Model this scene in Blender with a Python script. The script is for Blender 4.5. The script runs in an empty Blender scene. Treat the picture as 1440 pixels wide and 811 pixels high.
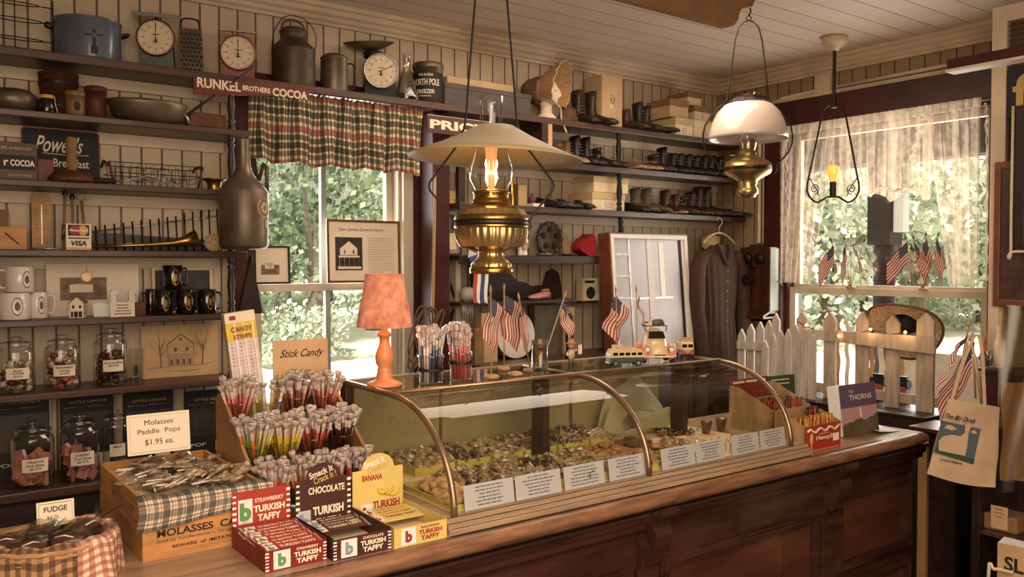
import bpy, math, random
from mathutils import Vector as V, Matrix, noise
PI = math.pi
RN = random.Random(11)
SC = bpy.context.scene
COL = SC.collection
sin, cos = math.sin, math.cos
# ---------------------------------------------------------------- camera
FP = 1200.0; YAW = math.radians(53.26); PIT = math.radians(1.6); CAM = V((0, 0, 1.6))
FW = V((cos(YAW)*cos(PIT), sin(YAW)*cos(PIT), -sin(PIT))); RT = V((sin(YAW), -cos(YAW), 0)); UP = RT.cross(FW)
def at(px, py, X=None, Y=None, Z=None, D=None):
    r = FW + RT*((px-720)/FP) - UP*((py-405.5)/FP)
    t = X/r.x if X is not None else Y/r.y if Y is not None else (Z-1.6)/r.z if Z is not None else D
    return CAM + r*t
def SX(px, z, Y):
    k = px-720; dz = z-1.6
    return (k*(FW.y*Y+FW.z*dz) - FP*RT.y*Y)/(FP*RT.x-k*FW.x)
def SY(px, z, X):
    k = px-720; dz = z-1.6
    return (k*(FW.x*X+FW.z*dz) - FP*RT.x*X)/(FP*RT.y-k*FW.y)
def K(p): return (V(p)-CAM).dot(FW)/FP
cd = bpy.data.cameras.new('camera'); cam = bpy.data.objects.new('camera', cd); COL.objects.link(cam)
cam.location = CAM; cam.rotation_euler = (PI/2-PIT, 0, YAW-PI/2)
cd.sensor_width = 36; cd.lens = 36*FP/1440; cd.clip_start = .05; cd.clip_end = 300
SC.camera = cam
# ---------------------------------------------------------------- materials
MATS = {}
def nn(nt, t, **k):
    n = nt.nodes.new(t)
    for a, b in k.items():
        if a.startswith('i_'):
            n.inputs[a[2:].replace('_', ' ')].default_value = b
        else: setattr(n, a, b)
    return n
def base_mat(name):
    m = bpy.data.materials.new(name); m.use_nodes = True; nt = m.node_tree
    b = nt.nodes['Principled BSDF']; MATS[name] = m
    return m, nt, b
def c4(c): return (c[0], c[1], c[2], 1)
def hexc(h):
    r = [int(h[i:i+2], 16)/255 for i in (0, 2, 4)]
    return tuple((x/12.92 if x <= .04045 else ((x+.055)/1.055)**2.4) for x in r)
def M(name, col, rough=.6, metal=0, var=.25, scale=9, bump=.15, stretch=None, dark=None, emit=0, sheen=0, coat=0):
    if isinstance(col, str): col = hexc(col)
    m, nt, b = base_mat(name); L = nt.links.new
    tc = nn(nt, 'ShaderNodeTexCoord'); mp = nn(nt, 'ShaderNodeMapping')
    if stretch: mp.inputs['Scale'].default_value = stretch
    L(tc.outputs['Object'], mp.inputs['Vector'])
    nz = nn(nt, 'ShaderNodeTexNoise', i_Scale=scale, i_Detail=6.0, i_Roughness=.6); L(mp.outputs[0], nz.inputs['Vector'])
    cr = nn(nt, 'ShaderNodeValToRGB'); e = cr.color_ramp.elements
    d = dark and (hexc(dark) if isinstance(dark, str) else dark) or tuple(c*(1-var*1.6) if var < .6 else c*.1 for c in col)
    e[0].position = .3; e[0].color = c4(d); e[1].position = .7; e[1].color = c4(tuple(min(1, c*(1+var*.35)) for c in col))
    L(nz.outputs['Fac'], cr.inputs['Fac']); L(cr.outputs[0], b.inputs['Base Color'])
    b.inputs['Roughness'].default_value = rough; b.inputs['Metallic'].default_value = metal
    if coat: b.inputs['Coat Weight'].default_value = coat
    if bump:
        bp = nn(nt, 'ShaderNodeBump', i_Strength=bump, i_Distance=.01); L(nz.outputs['Fac'], bp.inputs['Height']); L(bp.outputs[0], b.inputs['Normal'])
    if emit:
        L(cr.outputs[0], b.inputs['Emission Color']); b.inputs['Emission Strength'].default_value = emit
    return m
def glassmat(name, tint=(1, 1, 1), refl=1.0, ior=1.45, rough=.02, pw_=3.5):
    m = bpy.data.materials.new(name); m.use_nodes = True; nt = m.node_tree; nt.nodes.clear(); L = nt.links.new
    o = nn(nt, 'ShaderNodeOutputMaterial'); mx = nn(nt, 'ShaderNodeMixShader'); t = nn(nt, 'ShaderNodeBsdfTransparent'); g = nn(nt, 'ShaderNodeBsdfGlossy')
    t.inputs[0].default_value = c4(tint); g.inputs['Roughness'].default_value = rough
    lw = nn(nt, 'ShaderNodeLayerWeight', i_Blend=.5); pw = nn(nt, 'ShaderNodeMath', operation='POWER'); pw.inputs[1].default_value = pw_; L(lw.outputs['Facing'], pw.inputs[0])
    mu = nn(nt, 'ShaderNodeMath', operation='MULTIPLY_ADD', use_clamp=True); mu.inputs[1].default_value = .55*refl; mu.inputs[2].default_value = .035*refl
    L(pw.outputs[0], mu.inputs[0]); L(mu.outputs[0], mx.inputs[0]); L(t.outputs[0], mx.inputs[1]); L(g.outputs[0], mx.inputs[2]); L(mx.outputs[0], o.inputs[0])
    MATS[name] = m
def board_mat(name, axis, pitch, col, dark, groove=.035, rough=.55, off=0.0, dirt=.3):
    """painted boards with narrow dark joints every PITCH metres along AXIS (object space)"""
    m, nt, b = base_mat(name); L = nt.links.new
    tc = nn(nt, 'ShaderNodeTexCoord'); sp = nn(nt, 'ShaderNodeSeparateXYZ'); L(tc.outputs['Object'], sp.inputs[0])
    ad = nn(nt, 'ShaderNodeMath', operation='ADD'); ad.inputs[1].default_value = off+100*pitch; L(sp.outputs[axis], ad.inputs[0])
    dv = nn(nt, 'ShaderNodeMath', operation='DIVIDE'); dv.inputs[1].default_value = pitch; L(ad.outputs[0], dv.inputs[0])
    fr = nn(nt, 'ShaderNodeMath', operation='FRACT'); L(dv.outputs[0], fr.inputs[0])
    fl = nn(nt, 'ShaderNodeMath', operation='FLOOR'); L(dv.outputs[0], fl.inputs[0])
    pg = nn(nt, 'ShaderNodeMath', operation='PINGPONG'); pg.inputs[1].default_value = .5; L(fr.outputs[0], pg.inputs[0])
    cr = nn(nt, 'ShaderNodeValToRGB'); e = cr.color_ramp.elements
    e[0].position = groove*.5; e[0].color = (0, 0, 0, 1); e[1].position = groove*1.3; e[1].color = (1, 1, 1, 1); L(pg.outputs[0], cr.inputs[0])
    wn = nn(nt, 'ShaderNodeTexWhiteNoise', noise_dimensions='1D'); L(fl.outputs[0], wn.inputs['W'])
    nz = nn(nt, 'ShaderNodeTexNoise', i_Scale=2.2, i_Detail=7.0); L(tc.outputs['Object'], nz.inputs['Vector'])
    nz2 = nn(nt, 'ShaderNodeTexNoise', i_Scale=38.0, i_Detail=4.0); L(tc.outputs['Object'], nz2.inputs['Vector'])
    mx = nn(nt, 'ShaderNodeMix', data_type='RGBA'); mx.inputs['A'].default_value = c4(col); mx.inputs['B'].default_value = c4(tuple(c*(1-dirt) for c in col))
    ml = nn(nt, 'ShaderNodeMath', operation='MULTIPLY_ADD'); ml.inputs[1].default_value = .5; L(wn.outputs['Value'], ml.inputs[0]); L(nz.outputs['Fac'], ml.inputs[2])
    m2 = nn(nt, 'ShaderNodeMath', operation='MULTIPLY_ADD'); m2.inputs[1].default_value = .4; m2.inputs[2].default_value = -.45; L(nz2.outputs['Fac'], m2.inputs[0])
    m3 = nn(nt, 'ShaderNodeMath', operation='ADD', use_clamp=True); L(ml.outputs[0], m3.inputs[0]); L(m2.outputs[0], m3.inputs[1])
    L(m3.outputs[0], mx.inputs['Factor'])
    m5 = nn(nt, 'ShaderNodeMix', data_type='RGBA'); m5.inputs['A'].default_value = c4(dark); L(cr.outputs[0], m5.inputs['Factor']); L(mx.outputs['Result'], m5.inputs['B'])
    L(m5.outputs['Result'], b.inputs['Base Color']); b.inputs['Roughness'].default_value = rough
    bp = nn(nt, 'ShaderNodeBump', i_Strength=.6, i_Distance=.006); L(cr.outputs[0], bp.inputs['Height']); L(bp.outputs[0], b.inputs['Normal'])
def plaid_mat(name, ground, bands, nu, nv, rough=.9):
    """woven check in UV space; bands: (offset, width, colour, strength) inside one repeat"""
    m, nt, b = base_mat(name); L = nt.links.new
    uv = nn(nt, 'ShaderNodeUVMap'); sp = nn(nt, 'ShaderNodeSeparateXYZ'); L(uv.outputs[0], sp.inputs[0])
    prev = None
    rgb = nn(nt, 'ShaderNodeRGB'); rgb.outputs[0].default_value = c4(ground); prev = rgb.outputs[0]
    for ax, n in (('X', nu), ('Y', nv)):
        mu = nn(nt, 'ShaderNodeMath', operation='MULTIPLY'); mu.inputs[1].default_value = n; L(sp.outputs[ax], mu.inputs[0])
        fr = nn(nt, 'ShaderNodeMath', operation='FRACT'); L(mu.outputs[0], fr.inputs[0])
        for o, w, c, s in bands:
            cmpn = nn(nt, 'ShaderNodeMath', operation='COMPARE'); cmpn.inputs[1].default_value = o+w/2; cmpn.inputs[2].default_value = w/2; L(fr.outputs[0], cmpn.inputs[0])
            ms = nn(nt, 'ShaderNodeMath', operation='MULTIPLY'); ms.inputs[1].default_value = s; L(cmpn.outputs[0], ms.inputs[0])
            mx = nn(nt, 'ShaderNodeMix', data_type='RGBA'); mx.inputs['B'].default_value = c4(c); L(ms.outputs[0], mx.inputs['Factor']); L(prev, mx.inputs['A']); prev = mx.outputs['Result']
    L(prev, b.inputs['Base Color']); b.inputs['Roughness'].default_value = rough
def lace_mat(name, col, dens):
    m, nt, b = base_mat(name); L = nt.links.new
    b.inputs['Base Color'].default_value = c4(col); b.inputs['Roughness'].default_value = .9
    tc = nn(nt, 'ShaderNodeTexCoord'); vo = nn(nt, 'ShaderNodeTexVoronoi', i_Scale=30.0); L(tc.outputs['Object'], vo.inputs['Vector'])
    mp = nn(nt, 'ShaderNodeMapping'); mp.inputs['Scale'].default_value = (1, 1, .07); L(tc.outputs['Object'], mp.inputs['Vector'])
    nz = nn(nt, 'ShaderNodeTexNoise', i_Scale=26.0, i_Detail=3.0); L(mp.outputs[0], nz.inputs['Vector'])
    a = nn(nt, 'ShaderNodeMath', operation='MULTIPLY_ADD'); a.inputs[1].default_value = .28; L(vo.outputs['Distance'], a.inputs[0])
    a2 = nn(nt, 'ShaderNodeMath', operation='MULTIPLY_ADD'); a2.inputs[1].default_value = 1.5; a2.inputs[2].default_value = dens-.92; L(nz.outputs['Fac'], a2.inputs[0]); L(a2.outputs[0], a.inputs[2])
    cl = nn(nt, 'ShaderNodeClamp'); cl.inputs['Min'].default_value = dens*.5; cl.inputs['Max'].default_value = .96; L(a.outputs[0], cl.inputs[0])
    L(cl.outputs[0], b.inputs['Alpha'])
    tr = nn(nt, 'ShaderNodeBsdfTranslucent'); tr.inputs[0].default_value = c4(col)
    mx = nn(nt, 'ShaderNodeMixShader'); mx.inputs[0].default_value = .45
    t2 = nn(nt, 'ShaderNodeBsdfTransparent'); m4 = nn(nt, 'ShaderNodeMixShader'); L(cl.outputs[0], m4.inputs[0]); L(t2.outputs[0], m4.inputs[1])
    L(b.outputs[0], mx.inputs[1]); L(tr.outputs[0], mx.inputs[2]); L(mx.outputs[0], m4.inputs[2]); b.inputs['Alpha'].default_value = 1
    for l in list(nt.links):
        if l.to_socket == b.inputs['Alpha']: nt.links.remove(l)
    L(m4.outputs[0], nt.nodes['Material Output'].inputs[0])
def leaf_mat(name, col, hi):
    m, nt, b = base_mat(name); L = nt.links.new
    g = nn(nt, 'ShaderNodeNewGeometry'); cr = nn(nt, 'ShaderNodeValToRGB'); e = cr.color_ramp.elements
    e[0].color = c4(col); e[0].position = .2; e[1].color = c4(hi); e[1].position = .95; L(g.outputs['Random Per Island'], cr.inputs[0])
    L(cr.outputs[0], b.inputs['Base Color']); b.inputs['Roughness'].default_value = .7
    L(cr.outputs[0], b.inputs['Emission Color']); b.inputs['Emission Strength'].default_value = .12  # slight glow added to the leaves to brighten the foliage
# ---------------------------------------------------------------- mesh builder
_TX = {}
def text_geo(s, bold=0.0, shear=0.0, sp=1.0):
    k = (s, bold, shear, sp)
    if k not in _TX:
        c = bpy.data.curves.new('t', 'FONT'); c.body = s; c.size = 1; c.offset = bold; c.shear = shear; c.space_character = sp
        c.align_x = 'CENTER'; c.align_y = 'CENTER'; c.resolution_u = 3
        o = bpy.data.objects.new('t', c); COL.objects.link(o)
        dg = bpy.context.evaluated_depsgraph_get(); dg.update()
        me = bpy.data.meshes.new_from_object(o.evaluated_get(dg))
        vs = [v.co.copy() for v in me.vertices]; fs = [tuple(p.vertices) for p in me.polygons]
        bpy.data.objects.remove(o); bpy.data.curves.remove(c); bpy.data.meshes.remove(me)
        if vs:
            x0 = min(v.x for v in vs); x1 = max(v.x for v in vs); y0 = min(v.y for v in vs); y1 = max(v.y for v in vs)
            vs = [((v.x-(x0+x1)/2), (v.y-(y0+y1)/2)) for v in vs]; w, h = x1-x0, y1-y0
        else: w = h = 1
        _TX[k] = (vs, fs, w, h)
    return _TX[k]
class MB:
    def __init__(s, mat='wood_dark'):
        s.v = []; s.f = []; s.mi = []; s.sm = []; s.uv = []; s.slots = []; s.m = mat; s.T = Matrix.Identity(4)
    def use(s, m): s.m = m; return s
    def xf(s, loc=(0, 0, 0), rot=(0, 0, 0), sc=1):
        from mathutils import Euler
        s.T = Matrix.Translation(V(loc)) @ Euler(rot).to_matrix().to_4x4() @ (Matrix.Diagonal((sc, sc, sc, 1)) if not hasattr(sc, '__len__') else Matrix.Diagonal((*sc, 1))); return s
    def add(s, vs, fs, mat=None, smooth=False, uvs=None):
        b = len(s.v); m = mat or s.m
        if m not in s.slots: s.slots.append(m)
        i = s.slots.index(m)
        s.v += [s.T @ V(v) for v in vs]
        for f in fs:
            s.f.append(tuple(b+j for j in f)); s.mi.append(i); s.sm.append(smooth); s.uv.append([uvs[j] for j in f] if uvs else None)
        return s
    def bx(s, x0, x1, y0, y1, z0, z1, mat=None):
        s.nb = getattr(s, 'nb', -1)+1; e = (s.nb % 9)*.00013; x0 += e; x1 -= e; y0 += e; y1 -= e; z1 -= e
        if z0 > .001: z0 += e
        return s.add([(x0, y0, z0), (x1, y0, z0), (x1, y1, z0), (x0, y1, z0), (x0, y0, z1), (x1, y0, z1), (x1, y1, z1), (x0, y1, z1)],
                     [(3, 2, 1, 0), (4, 5, 6, 7), (0, 1, 5, 4), (1, 2, 6, 5), (2, 3, 7, 6), (3, 0, 4, 7)], mat)
    def quad(s, a, b, c, d, mat=None, uv=None): return s.add([a, b, c, d], [(0, 1, 2, 3)], mat, uvs=uv)
    def prism(s, pts, a0, a1, ax='y', mat=None, smooth=False):
        n = len(pts)
        g = (lambda p, a: (p[0], a, p[1])) if ax == 'y' else (lambda p, a: (a, p[0], p[1])) if ax == 'x' else (lambda p, a: (p[0], p[1], a))
        s.add([g(p, a0) for p in pts]+[g(p, a1) for p in pts], [tuple(range(n))[::-1], tuple(range(n, 2*n))], mat)
        return s.add([g(p, a0) for p in pts]+[g(p, a1) for p in pts], [(i, (i+1) % n, n+(i+1) % n, n+i) for i in range(n)], mat, smooth)
    def lathe(s, prof, n=24, c=(0, 0, 0), mat=None, smooth=True, ax='z', flute=0, fn=0, sx=1, sy=1):
        vs = []; cx, cy, cz = c
        for r, z in prof:
            for i in range(n):
                a = 2*PI*i/n; rr = r*(1+(flute*cos(fn*a) if flute else 0))
                x, y = rr*cos(a)*sx, rr*sin(a)*sy
                vs.append((cx+x, cy+y, cz+z) if ax == 'z' else (cx+x, cy+z, cz+y) if ax == 'y' else (cx+z, cy+x, cz+y))
        fs = [(j*n+i, j*n+(i+1) % n, (j+1)*n+(i+1) % n, (j+1)*n+i) for j in range(len(prof)-1) for i in range(n)]
        return s.add(vs, fs, mat, smooth)
    def cyl(s, r, z0, z1, n=20, c=(0, 0, 0), mat=None, r1=None, ax='z'):
        r1 = r if r1 is None else r1
        return s.lathe([(0, z0), (r, z0)], n, c, mat, False, ax).lathe([(r, z0), (r1, z1)], n, c, mat, True, ax).lathe([(r1, z1), (0, z1)], n, c, mat, False, ax)
    def tube(s, pts, r, n=8, mat=None, closed=False, cap=True):
        pts = [V(p) for p in pts]; m = len(pts); vs = []; prevx = None
        for i, p in enumerate(pts):
            a = pts[(i-1) % m] if (closed or i) else p; b = pts[(i+1) % m] if (closed or i < m-1) else p
            d = (b-a).normalized()
            if prevx is None:
                x = d.orthogonal().normalized()
            else:
                x = (prevx-d*prevx.dot(d)); x = x.normalized() if x.length > 1e-6 else d.orthogonal().normalized()
            prevx = x; y = d.cross(x); rr = r[i] if hasattr(r, '__len__') else r
            vs += [p+(x*cos(2*PI*k/n)+y*sin(2*PI*k/n))*rr for k in range(n)]
        fs = [(j*n+i, j*n+(i+1) % n, ((j+1) % m)*n+(i+1) % n, ((j+1) % m)*n+i) for j in range(m if closed else m-1) for i in range(n)]
        if cap and not closed: fs += [tuple(range(n))[::-1], tuple(range((m-1)*n, m*n))]
        return s.add(vs, fs, mat, True)
    def ball(s, c, r, n=12, mat=None, sx=1, sy=1, sz=1, rough=0, seed=0):
        vs = []; h = n//2
        for j in range(h+1):
            t = PI*j/h
            for i in range(n):
                a = 2*PI*i/n; d = V((sin(t)*cos(a), sin(t)*sin(a), cos(t)))
                q = r*(1+(rough*noise.noise(d*2.3+V((seed, seed*.7, 3))) if rough else 0))
                vs.append((c[0]+d.x*q*sx, c[1]+d.y*q*sy, c[2]+d.z*q*sz))
        return s.add(vs, [(j*n+i, (j+1)*n+i, (j+1)*n+(i+1) % n, j*n+(i+1) % n) for j in range(h) for i in range(n)], mat, True)
    def grid(s, fn, nu, nv, mat=None, smooth=True, matf=None):
        vs = [fn(i/nu, j/nv) for j in range(nv+1) for i in range(nu+1)]
        uvs = [(i/nu, j/nv) for j in range(nv+1) for i in range(nu+1)]
        if not matf: return s.add(vs, [(j*(nu+1)+i, j*(nu+1)+i+1, (j+1)*(nu+1)+i+1, (j+1)*(nu+1)+i) for j in range(nv) for i in range(nu)], mat, smooth, uvs)
        b = len(s.v); s.v += [s.T @ V(v) for v in vs]
        for j in range(nv):
            for i in range(nu):
                m = matf(i, j)
                if m not in s.slots: s.slots.append(m)
                q = (j*(nu+1)+i, j*(nu+1)+i+1, (j+1)*(nu+1)+i+1, (j+1)*(nu+1)+i)
                s.f.append(tuple(b+k for k in q)); s.mi.append(s.slots.index(m)); s.sm.append(smooth); s.uv.append([uvs[k] for k in q])
        return s
    def loft(s, rings, mat=None, smooth=True, cap=True, closed=True):
        n = len(rings[0]); vs = [p for r in rings for p in r]
        fs = [(j*n+i, j*n+(i+1) % n, (j+1)*n+(i+1) % n, (j+1)*n+i) for j in range(len(rings)-1) for i in range(n if closed else n-1)]
        if cap: fs += [tuple(range(n))[::-1], tuple(range((len(rings)-1)*n, len(rings)*n))]
        return s.add(vs, fs, mat, smooth)
    def text(s, t, cx, y, cz, w=None, h=None, mat=None, bold=0.0, shear=0.0, rot=0, sp=1.0):
        vs, fs, tw, th = text_geo(t, bold, shear, sp)
        kx = w/tw if w else h/th; kz = h/th if h else kx
        ca, sa = cos(rot), sin(rot)
        return s.add([(cx+(x*kx*ca-z*kz*sa), y, cz+(x*kx*sa+z*kz*ca)) for x, z in vs], fs, mat)
    def lines(s, x0, x1, y, ztop, n, dz, mat='ink_soft', th=None, ctr=True, rn=None):
        """unreadable lines of small print as thin bars"""
        rn = rn or RN; th = th or dz*.38
        for i in range(n):
            w = (x1-x0)*rn.uniform(.55, 1) if ctr else (x1-x0)*(1 if i < n-1 else .6)
            a = (x0+x1)/2-w/2 if ctr else x0; z = ztop-i*dz; x = a
            while x < a+w-1e-6:
                ww = min(rn.uniform(.06, .16)*(x1-x0), a+w-x); s.quad((x, y, z-th), (x+ww, y, z-th), (x+ww, y, z), (x, y, z), mat); x += ww+.02*(x1-x0)
        return s
    def mesh(s, name):
        me = bpy.data.meshes.new(name); me.from_pydata([tuple(v) for v in s.v], [], s.f)
        for m in s.slots: me.materials.append(MATS[m])
        me.polygons.foreach_set('material_index', s.mi); me.polygons.foreach_set('use_smooth', s.sm)
        if any(s.uv):
            ul = me.uv_layers.new(name='UVMap'); k = 0
            for p, u in zip(me.polygons, s.uv):
                for j in range(len(p.vertices)):
                    ul.data[p.loop_start+j].uv = u[j] if u else (0, 0)
        me.update(); return me
def setp(o, label=None, cat=None, group=None, kind=None):
    if label: o['label'] = label
    if cat: o['category'] = cat
    if group: o['group'] = group
    if kind: o['kind'] = kind
    return o
def bev(o, w, seg=2):
    if w:
        b = o.modifiers.new('bevel', 'BEVEL'); b.width = w; b.segments = seg; b.limit_method = 'ANGLE'; b.angle_limit = math.radians(40); b.harden_normals = False
    return o
def empty(name, label, cat, loc=(0, 0, 0), rz=0, group=None, rot=None):
    o = bpy.data.objects.new(name, None); COL.objects.link(o); o.location = loc; o.rotation_euler = rot or (0, 0, rz); o.empty_display_size = .05
    return setp(o, label, cat, group)
SUBP = ('lettering', 'printing', 'card_printing', 'front_printing', 'side_printing', 'wrapper_printing', 'emblem', 'title', 'end_label', 'pointer', 'stars', 'hat_band', 'rim', 'brim_edge', 'duck_print', 'relief', 'house_photo', 'headlight', 'printed_band')
def part(name, mb, parent, label=None, bevel=0, kind=None):
    if name in SUBP and parent.type == 'EMPTY':
        c = [q for q in ALLP.get(parent.name, [])]
        if c: parent = c[-1]
    elif parent.type == 'EMPTY': ALLP.setdefault(parent.name, [])
    o = bpy.data.objects.new(name, mb.mesh(name)); COL.objects.link(o); o.parent = parent
    if label: o['label'] = label
    if kind: o['kind'] = kind
    if parent.type == 'EMPTY': ALLP[parent.name].append(o)
    return bev(o, bevel)
ALLP = {}
def solo(name, label, cat, mb, loc=(0, 0, 0), rz=0, group=None, bevel=0, rot=None, kind=None):
    o = bpy.data.objects.new(name, mb.mesh(name)); COL.objects.link(o); o.location = loc; o.rotation_euler = rot or (0, 0, rz)
    return bev(setp(o, label, cat, group, kind), bevel)
def struct(name, mb, bevel=0, parent=None):
    o = bpy.data.objects.new(name, mb.mesh(name)); COL.objects.link(o)
    if parent: o.parent = parent
    else: o['kind'] = 'structure'
    return bev(o, bevel)
def dup(root, loc, rz=None, label=None, group=None, rot=None, sc=None):
    r = root.copy(); COL.objects.link(r); r.location = loc
    if rz is not None: r.rotation_euler = (0, 0, rz)
    if rot is not None: r.rotation_euler = rot
    if sc is not None: r.scale = sc if hasattr(sc, '__len__') else (sc, sc, sc)
    if label: r['label'] = label
    if group: r['group'] = group
    for ch in list(root.children):
        c = ch.copy(); COL.objects.link(c); c.parent = r
        for g in list(ch.children):
            d = g.copy(); COL.objects.link(d); d.parent = c
    return r
ORD = ['first', 'second', 'third', 'fourth', 'fifth', 'sixth', 'seventh', 'eighth', 'ninth', 'tenth', 'eleventh', 'twelfth', 'thirteenth', 'fourteenth', 'fifteenth', 'sixteenth', 'seventeenth', 'eighteenth', 'nineteenth', 'twentieth']
# palette -------------------------------------------------------------
board_mat('bead_back', 'X', .082, hexc('ccb69a'), hexc('5f4630'), .05, dirt=.25)
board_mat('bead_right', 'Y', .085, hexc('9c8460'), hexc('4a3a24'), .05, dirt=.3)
board_mat('ceiling_board', 'Y', .14, hexc('e6d3bf'), hexc('8c7058'), .022, dirt=.2)
board_mat('floor_board', 'Y', .12, hexc('5a3d28'), hexc('1a0f08'), .05)
M('cream_trim', 'd6c0a2', .5, var=.18, scale=4, bump=.08)
M('cream_dark', '7a6448', .55, var=.25, scale=4)
M('wood_dark', '3a241b', .45, var=.45, scale=6, stretch=(1, 8, 8))
M('wood_shelf', '503427', .42, var=.4, scale=5, stretch=(.6, 10, 10), coat=.1)
M('wood_red', '5a1f18', .4, var=.35, scale=5, bump=.1)
M('wood_maroon', '451411', .45, var=.35, scale=7, bump=.12)
M('counter_wood', '472a22', .3, var=.45, scale=4, stretch=(.7, 5, 5), coat=.35, bump=.06)
M('counter_panel', '573224', .3, var=.5, scale=3, stretch=(.5, 4, 2), coat=.4, bump=.05)
M('counter_top', 'a5876a', .38, var=.3, scale=5, stretch=(.8, 9, 9), coat=.15, bump=.06)
M('nosing_wood', '8a6246', .33, var=.45, scale=9, stretch=(.8, 6, 6), coat=.2)
M('case_metal', '9c8064', .32, .75, var=.25, scale=12, bump=.03)
M('case_wood', 'a3896c', .42, var=.25, scale=9, stretch=(.5, 8, 8))
M('brass', 'b08a4a', .27, .9, var=.35, scale=16, bump=.08)
M('brass_pale', 'c7ac74', .3, .85, var=.3, scale=14, bump=.1)
M('brass_band', '4a3c2c', .4, .7, var=.3)
M('iron', '2b2320', .5, .6, var=.3, scale=20, bump=.1)
M('tin', '7d6c5a', .42, .6, var=.35, scale=8)
M('tin_dark', '5a4a3d', .5, .5, var=.35, scale=8)
M('tin_rust', '6b3a26', .6, .3, var=.45, scale=14)
M('tin_tan', 'a07a4c', .5, .3, var=.35, scale=10)
M('tin_silver', 'b4aca4', .32, .7, var=.3, scale=18)
M('enamel_blue', '5c6672', .25, var=.2, scale=5, bump=.04, coat=.4)
M('enamel_chip', '1c1614', .6)
M('green_paint', '3e4a34', .4, var=.3, scale=12)
M('cream_enamel', 'd9c6a4', .35, var=.15, scale=12)
M('red_enamel', '8c3a2a', .4)
M('ink', '201814', .7, bump=0, var=.1)
M('ink_soft', '6a5a4c', .8, bump=0, var=.1)
M('ink_blue', '4c5666', .8, bump=0, var=.1)
M('paper', 'e2d2ba', .75, var=.08, scale=5, bump=.03)
M('paper_tan', 'c7a479', .75, var=.15, scale=6, bump=.03)
M('paper_white', 'dcd6d0', .7, var=.06, bump=.02)
M('card_blue', 'b4b2b6', .6, var=.06, bump=.01)
M('box_card', 'c4a67a', .75, var=.16, scale=6, bump=.05)
M('box_cream', 'dcc6a0', .75, var=.14, scale=6, bump=.05)
M('box_brown', '8c6844', .8, var=.2, scale=6, bump=.05)
M('box_grey', '5e5452', .8, var=.2, scale=6, bump=.05)
M('crate_wood', 'c0874c', .55, var=.3, scale=5, stretch=(1, 1, 7))
M('rack_wood', 'a6784a', .5, var=.25, scale=6, stretch=(6, 1, 1))
M('box_old', 'a08258', .7, var=.3, scale=5, stretch=(5, 5, 1))
M('leather_black', '231b18', .45, var=.35, scale=14)
M('leather_brown', '4c2f22', .45, var=.4, scale=14)
M('leather_dark', '33241e', .45, var=.4, scale=14)
M('leather_tan', '8a6342', .5, var=.35, scale=12)
M('leather_olive', '5e5038', .55, var=.35, scale=12)
M('sole_dark', '1a1412', .6)
M('sole_tan', 'b08c60', .6, var=.2)
M('lace_cord', '8a7860', .8)
M('plaster', 'dbc3a8', .5, var=.06, scale=4, bump=.02)
M('lip', '9a4a3a', .5, bump=0)
M('straw', 'b0875a', .8, var=.3, scale=30, stretch=(1, 1, 8))
M('straw_dark', '6a4c34', .8, var=.35, scale=30)
M('straw_pale', 'cdb48e', .8, var=.35, scale=60, bump=.5)
M('shade_paper', 'a8946c', .6, var=.1, scale=3, bump=.02)
M('milk_glass', 'd6c6ba', .2, var=.04, scale=3, bump=0, coat=.5)
M('peach_paint', 'd98a58', .45, var=.12, scale=8, bump=.04)
M('white_china', 'd8cdc6', .25, var=.06, bump=0, coat=.4)
M('black_china', '16100f', .15, var=.2, bump=0, coat=.5)
M('gold', 'c09450', .35, .8, bump=.02)
M('red_card', '9c3226', .5, var=.1, scale=6, bump=.02)
M('red_deep', '7a1c1c', .5, var=.15, scale=6, bump=.02)
M('choc_card', '421e17', .5, var=.12, scale=6, bump=.02)
M('banana_card', 'cbb366', .5, var=.1, scale=6, bump=.02)
M('yellow_card', 'd8b832', .5, var=.15, scale=20, bump=.02)
M('letter_cream', 'e6d6b8', .6, var=.05, bump=0)
M('letter_white', 'eae2da', .6, var=.05, bump=0)
M('letter_gold', 'c39d5e', .5, var=.1, bump=0)
M('letter_red', '8e2a24', .6, var=.05, bump=0)
M('letter_green', '5c8a4a', .6, var=.05, bump=0)
M('letter_grey', '7c8898', .6, var=.05, bump=0)
M('flag_red', '9a3a36', .85, var=.1, bump=.02)
M('flag_white', 'd8c8b6', .85, var=.06, bump=.02)
M('flag_blue', '34344e', .85, var=.1, bump=.02)
M('pole_wood', 'b08a5c', .5, var=.15)
M('pole_dark', '2e221c', .5)
M('ribbon_blue', '4a4a86', .6, bump=0)
M('ribbon_red', 'c04a34', .6, bump=0)
M('red_cloth', 'a8202a', .75, var=.25, scale=6)
M('coat_cloth', '42291c', .9, var=.25, scale=9, stretch=(4, 4, .6), bump=.3)
M('tray_green', 'b8ae5a', .5, var=.2, scale=7)
M('case_back', '8a8058', .6, var=.3, scale=2.5)
M('bag_green', '8d8460', .7, var=.3, scale=5, bump=.3)
M('choco', '3f2618', .35, var=.4, scale=30)
M('choco_milk', '6e4426', .35, var=.4, scale=30)
M('nutty', 'a87646', .6, var=.5, scale=55, bump=.6)
M('cookie', 'c39a6a', .7, var=.35, scale=40, bump=.5)
M('fudge', '6a4630', .5, var=.3, scale=12)
M('cello', 'a08a6c', .12, var=.4, scale=24, bump=.8, coat=.6)
M('cello_dark', '6a4a34', .15, var=.6, scale=24, bump=.8, coat=.6)
M('wrap_tip', 'd2bfb0', .2, var=.4, scale=60, bump=.6, coat=.6)
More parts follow.
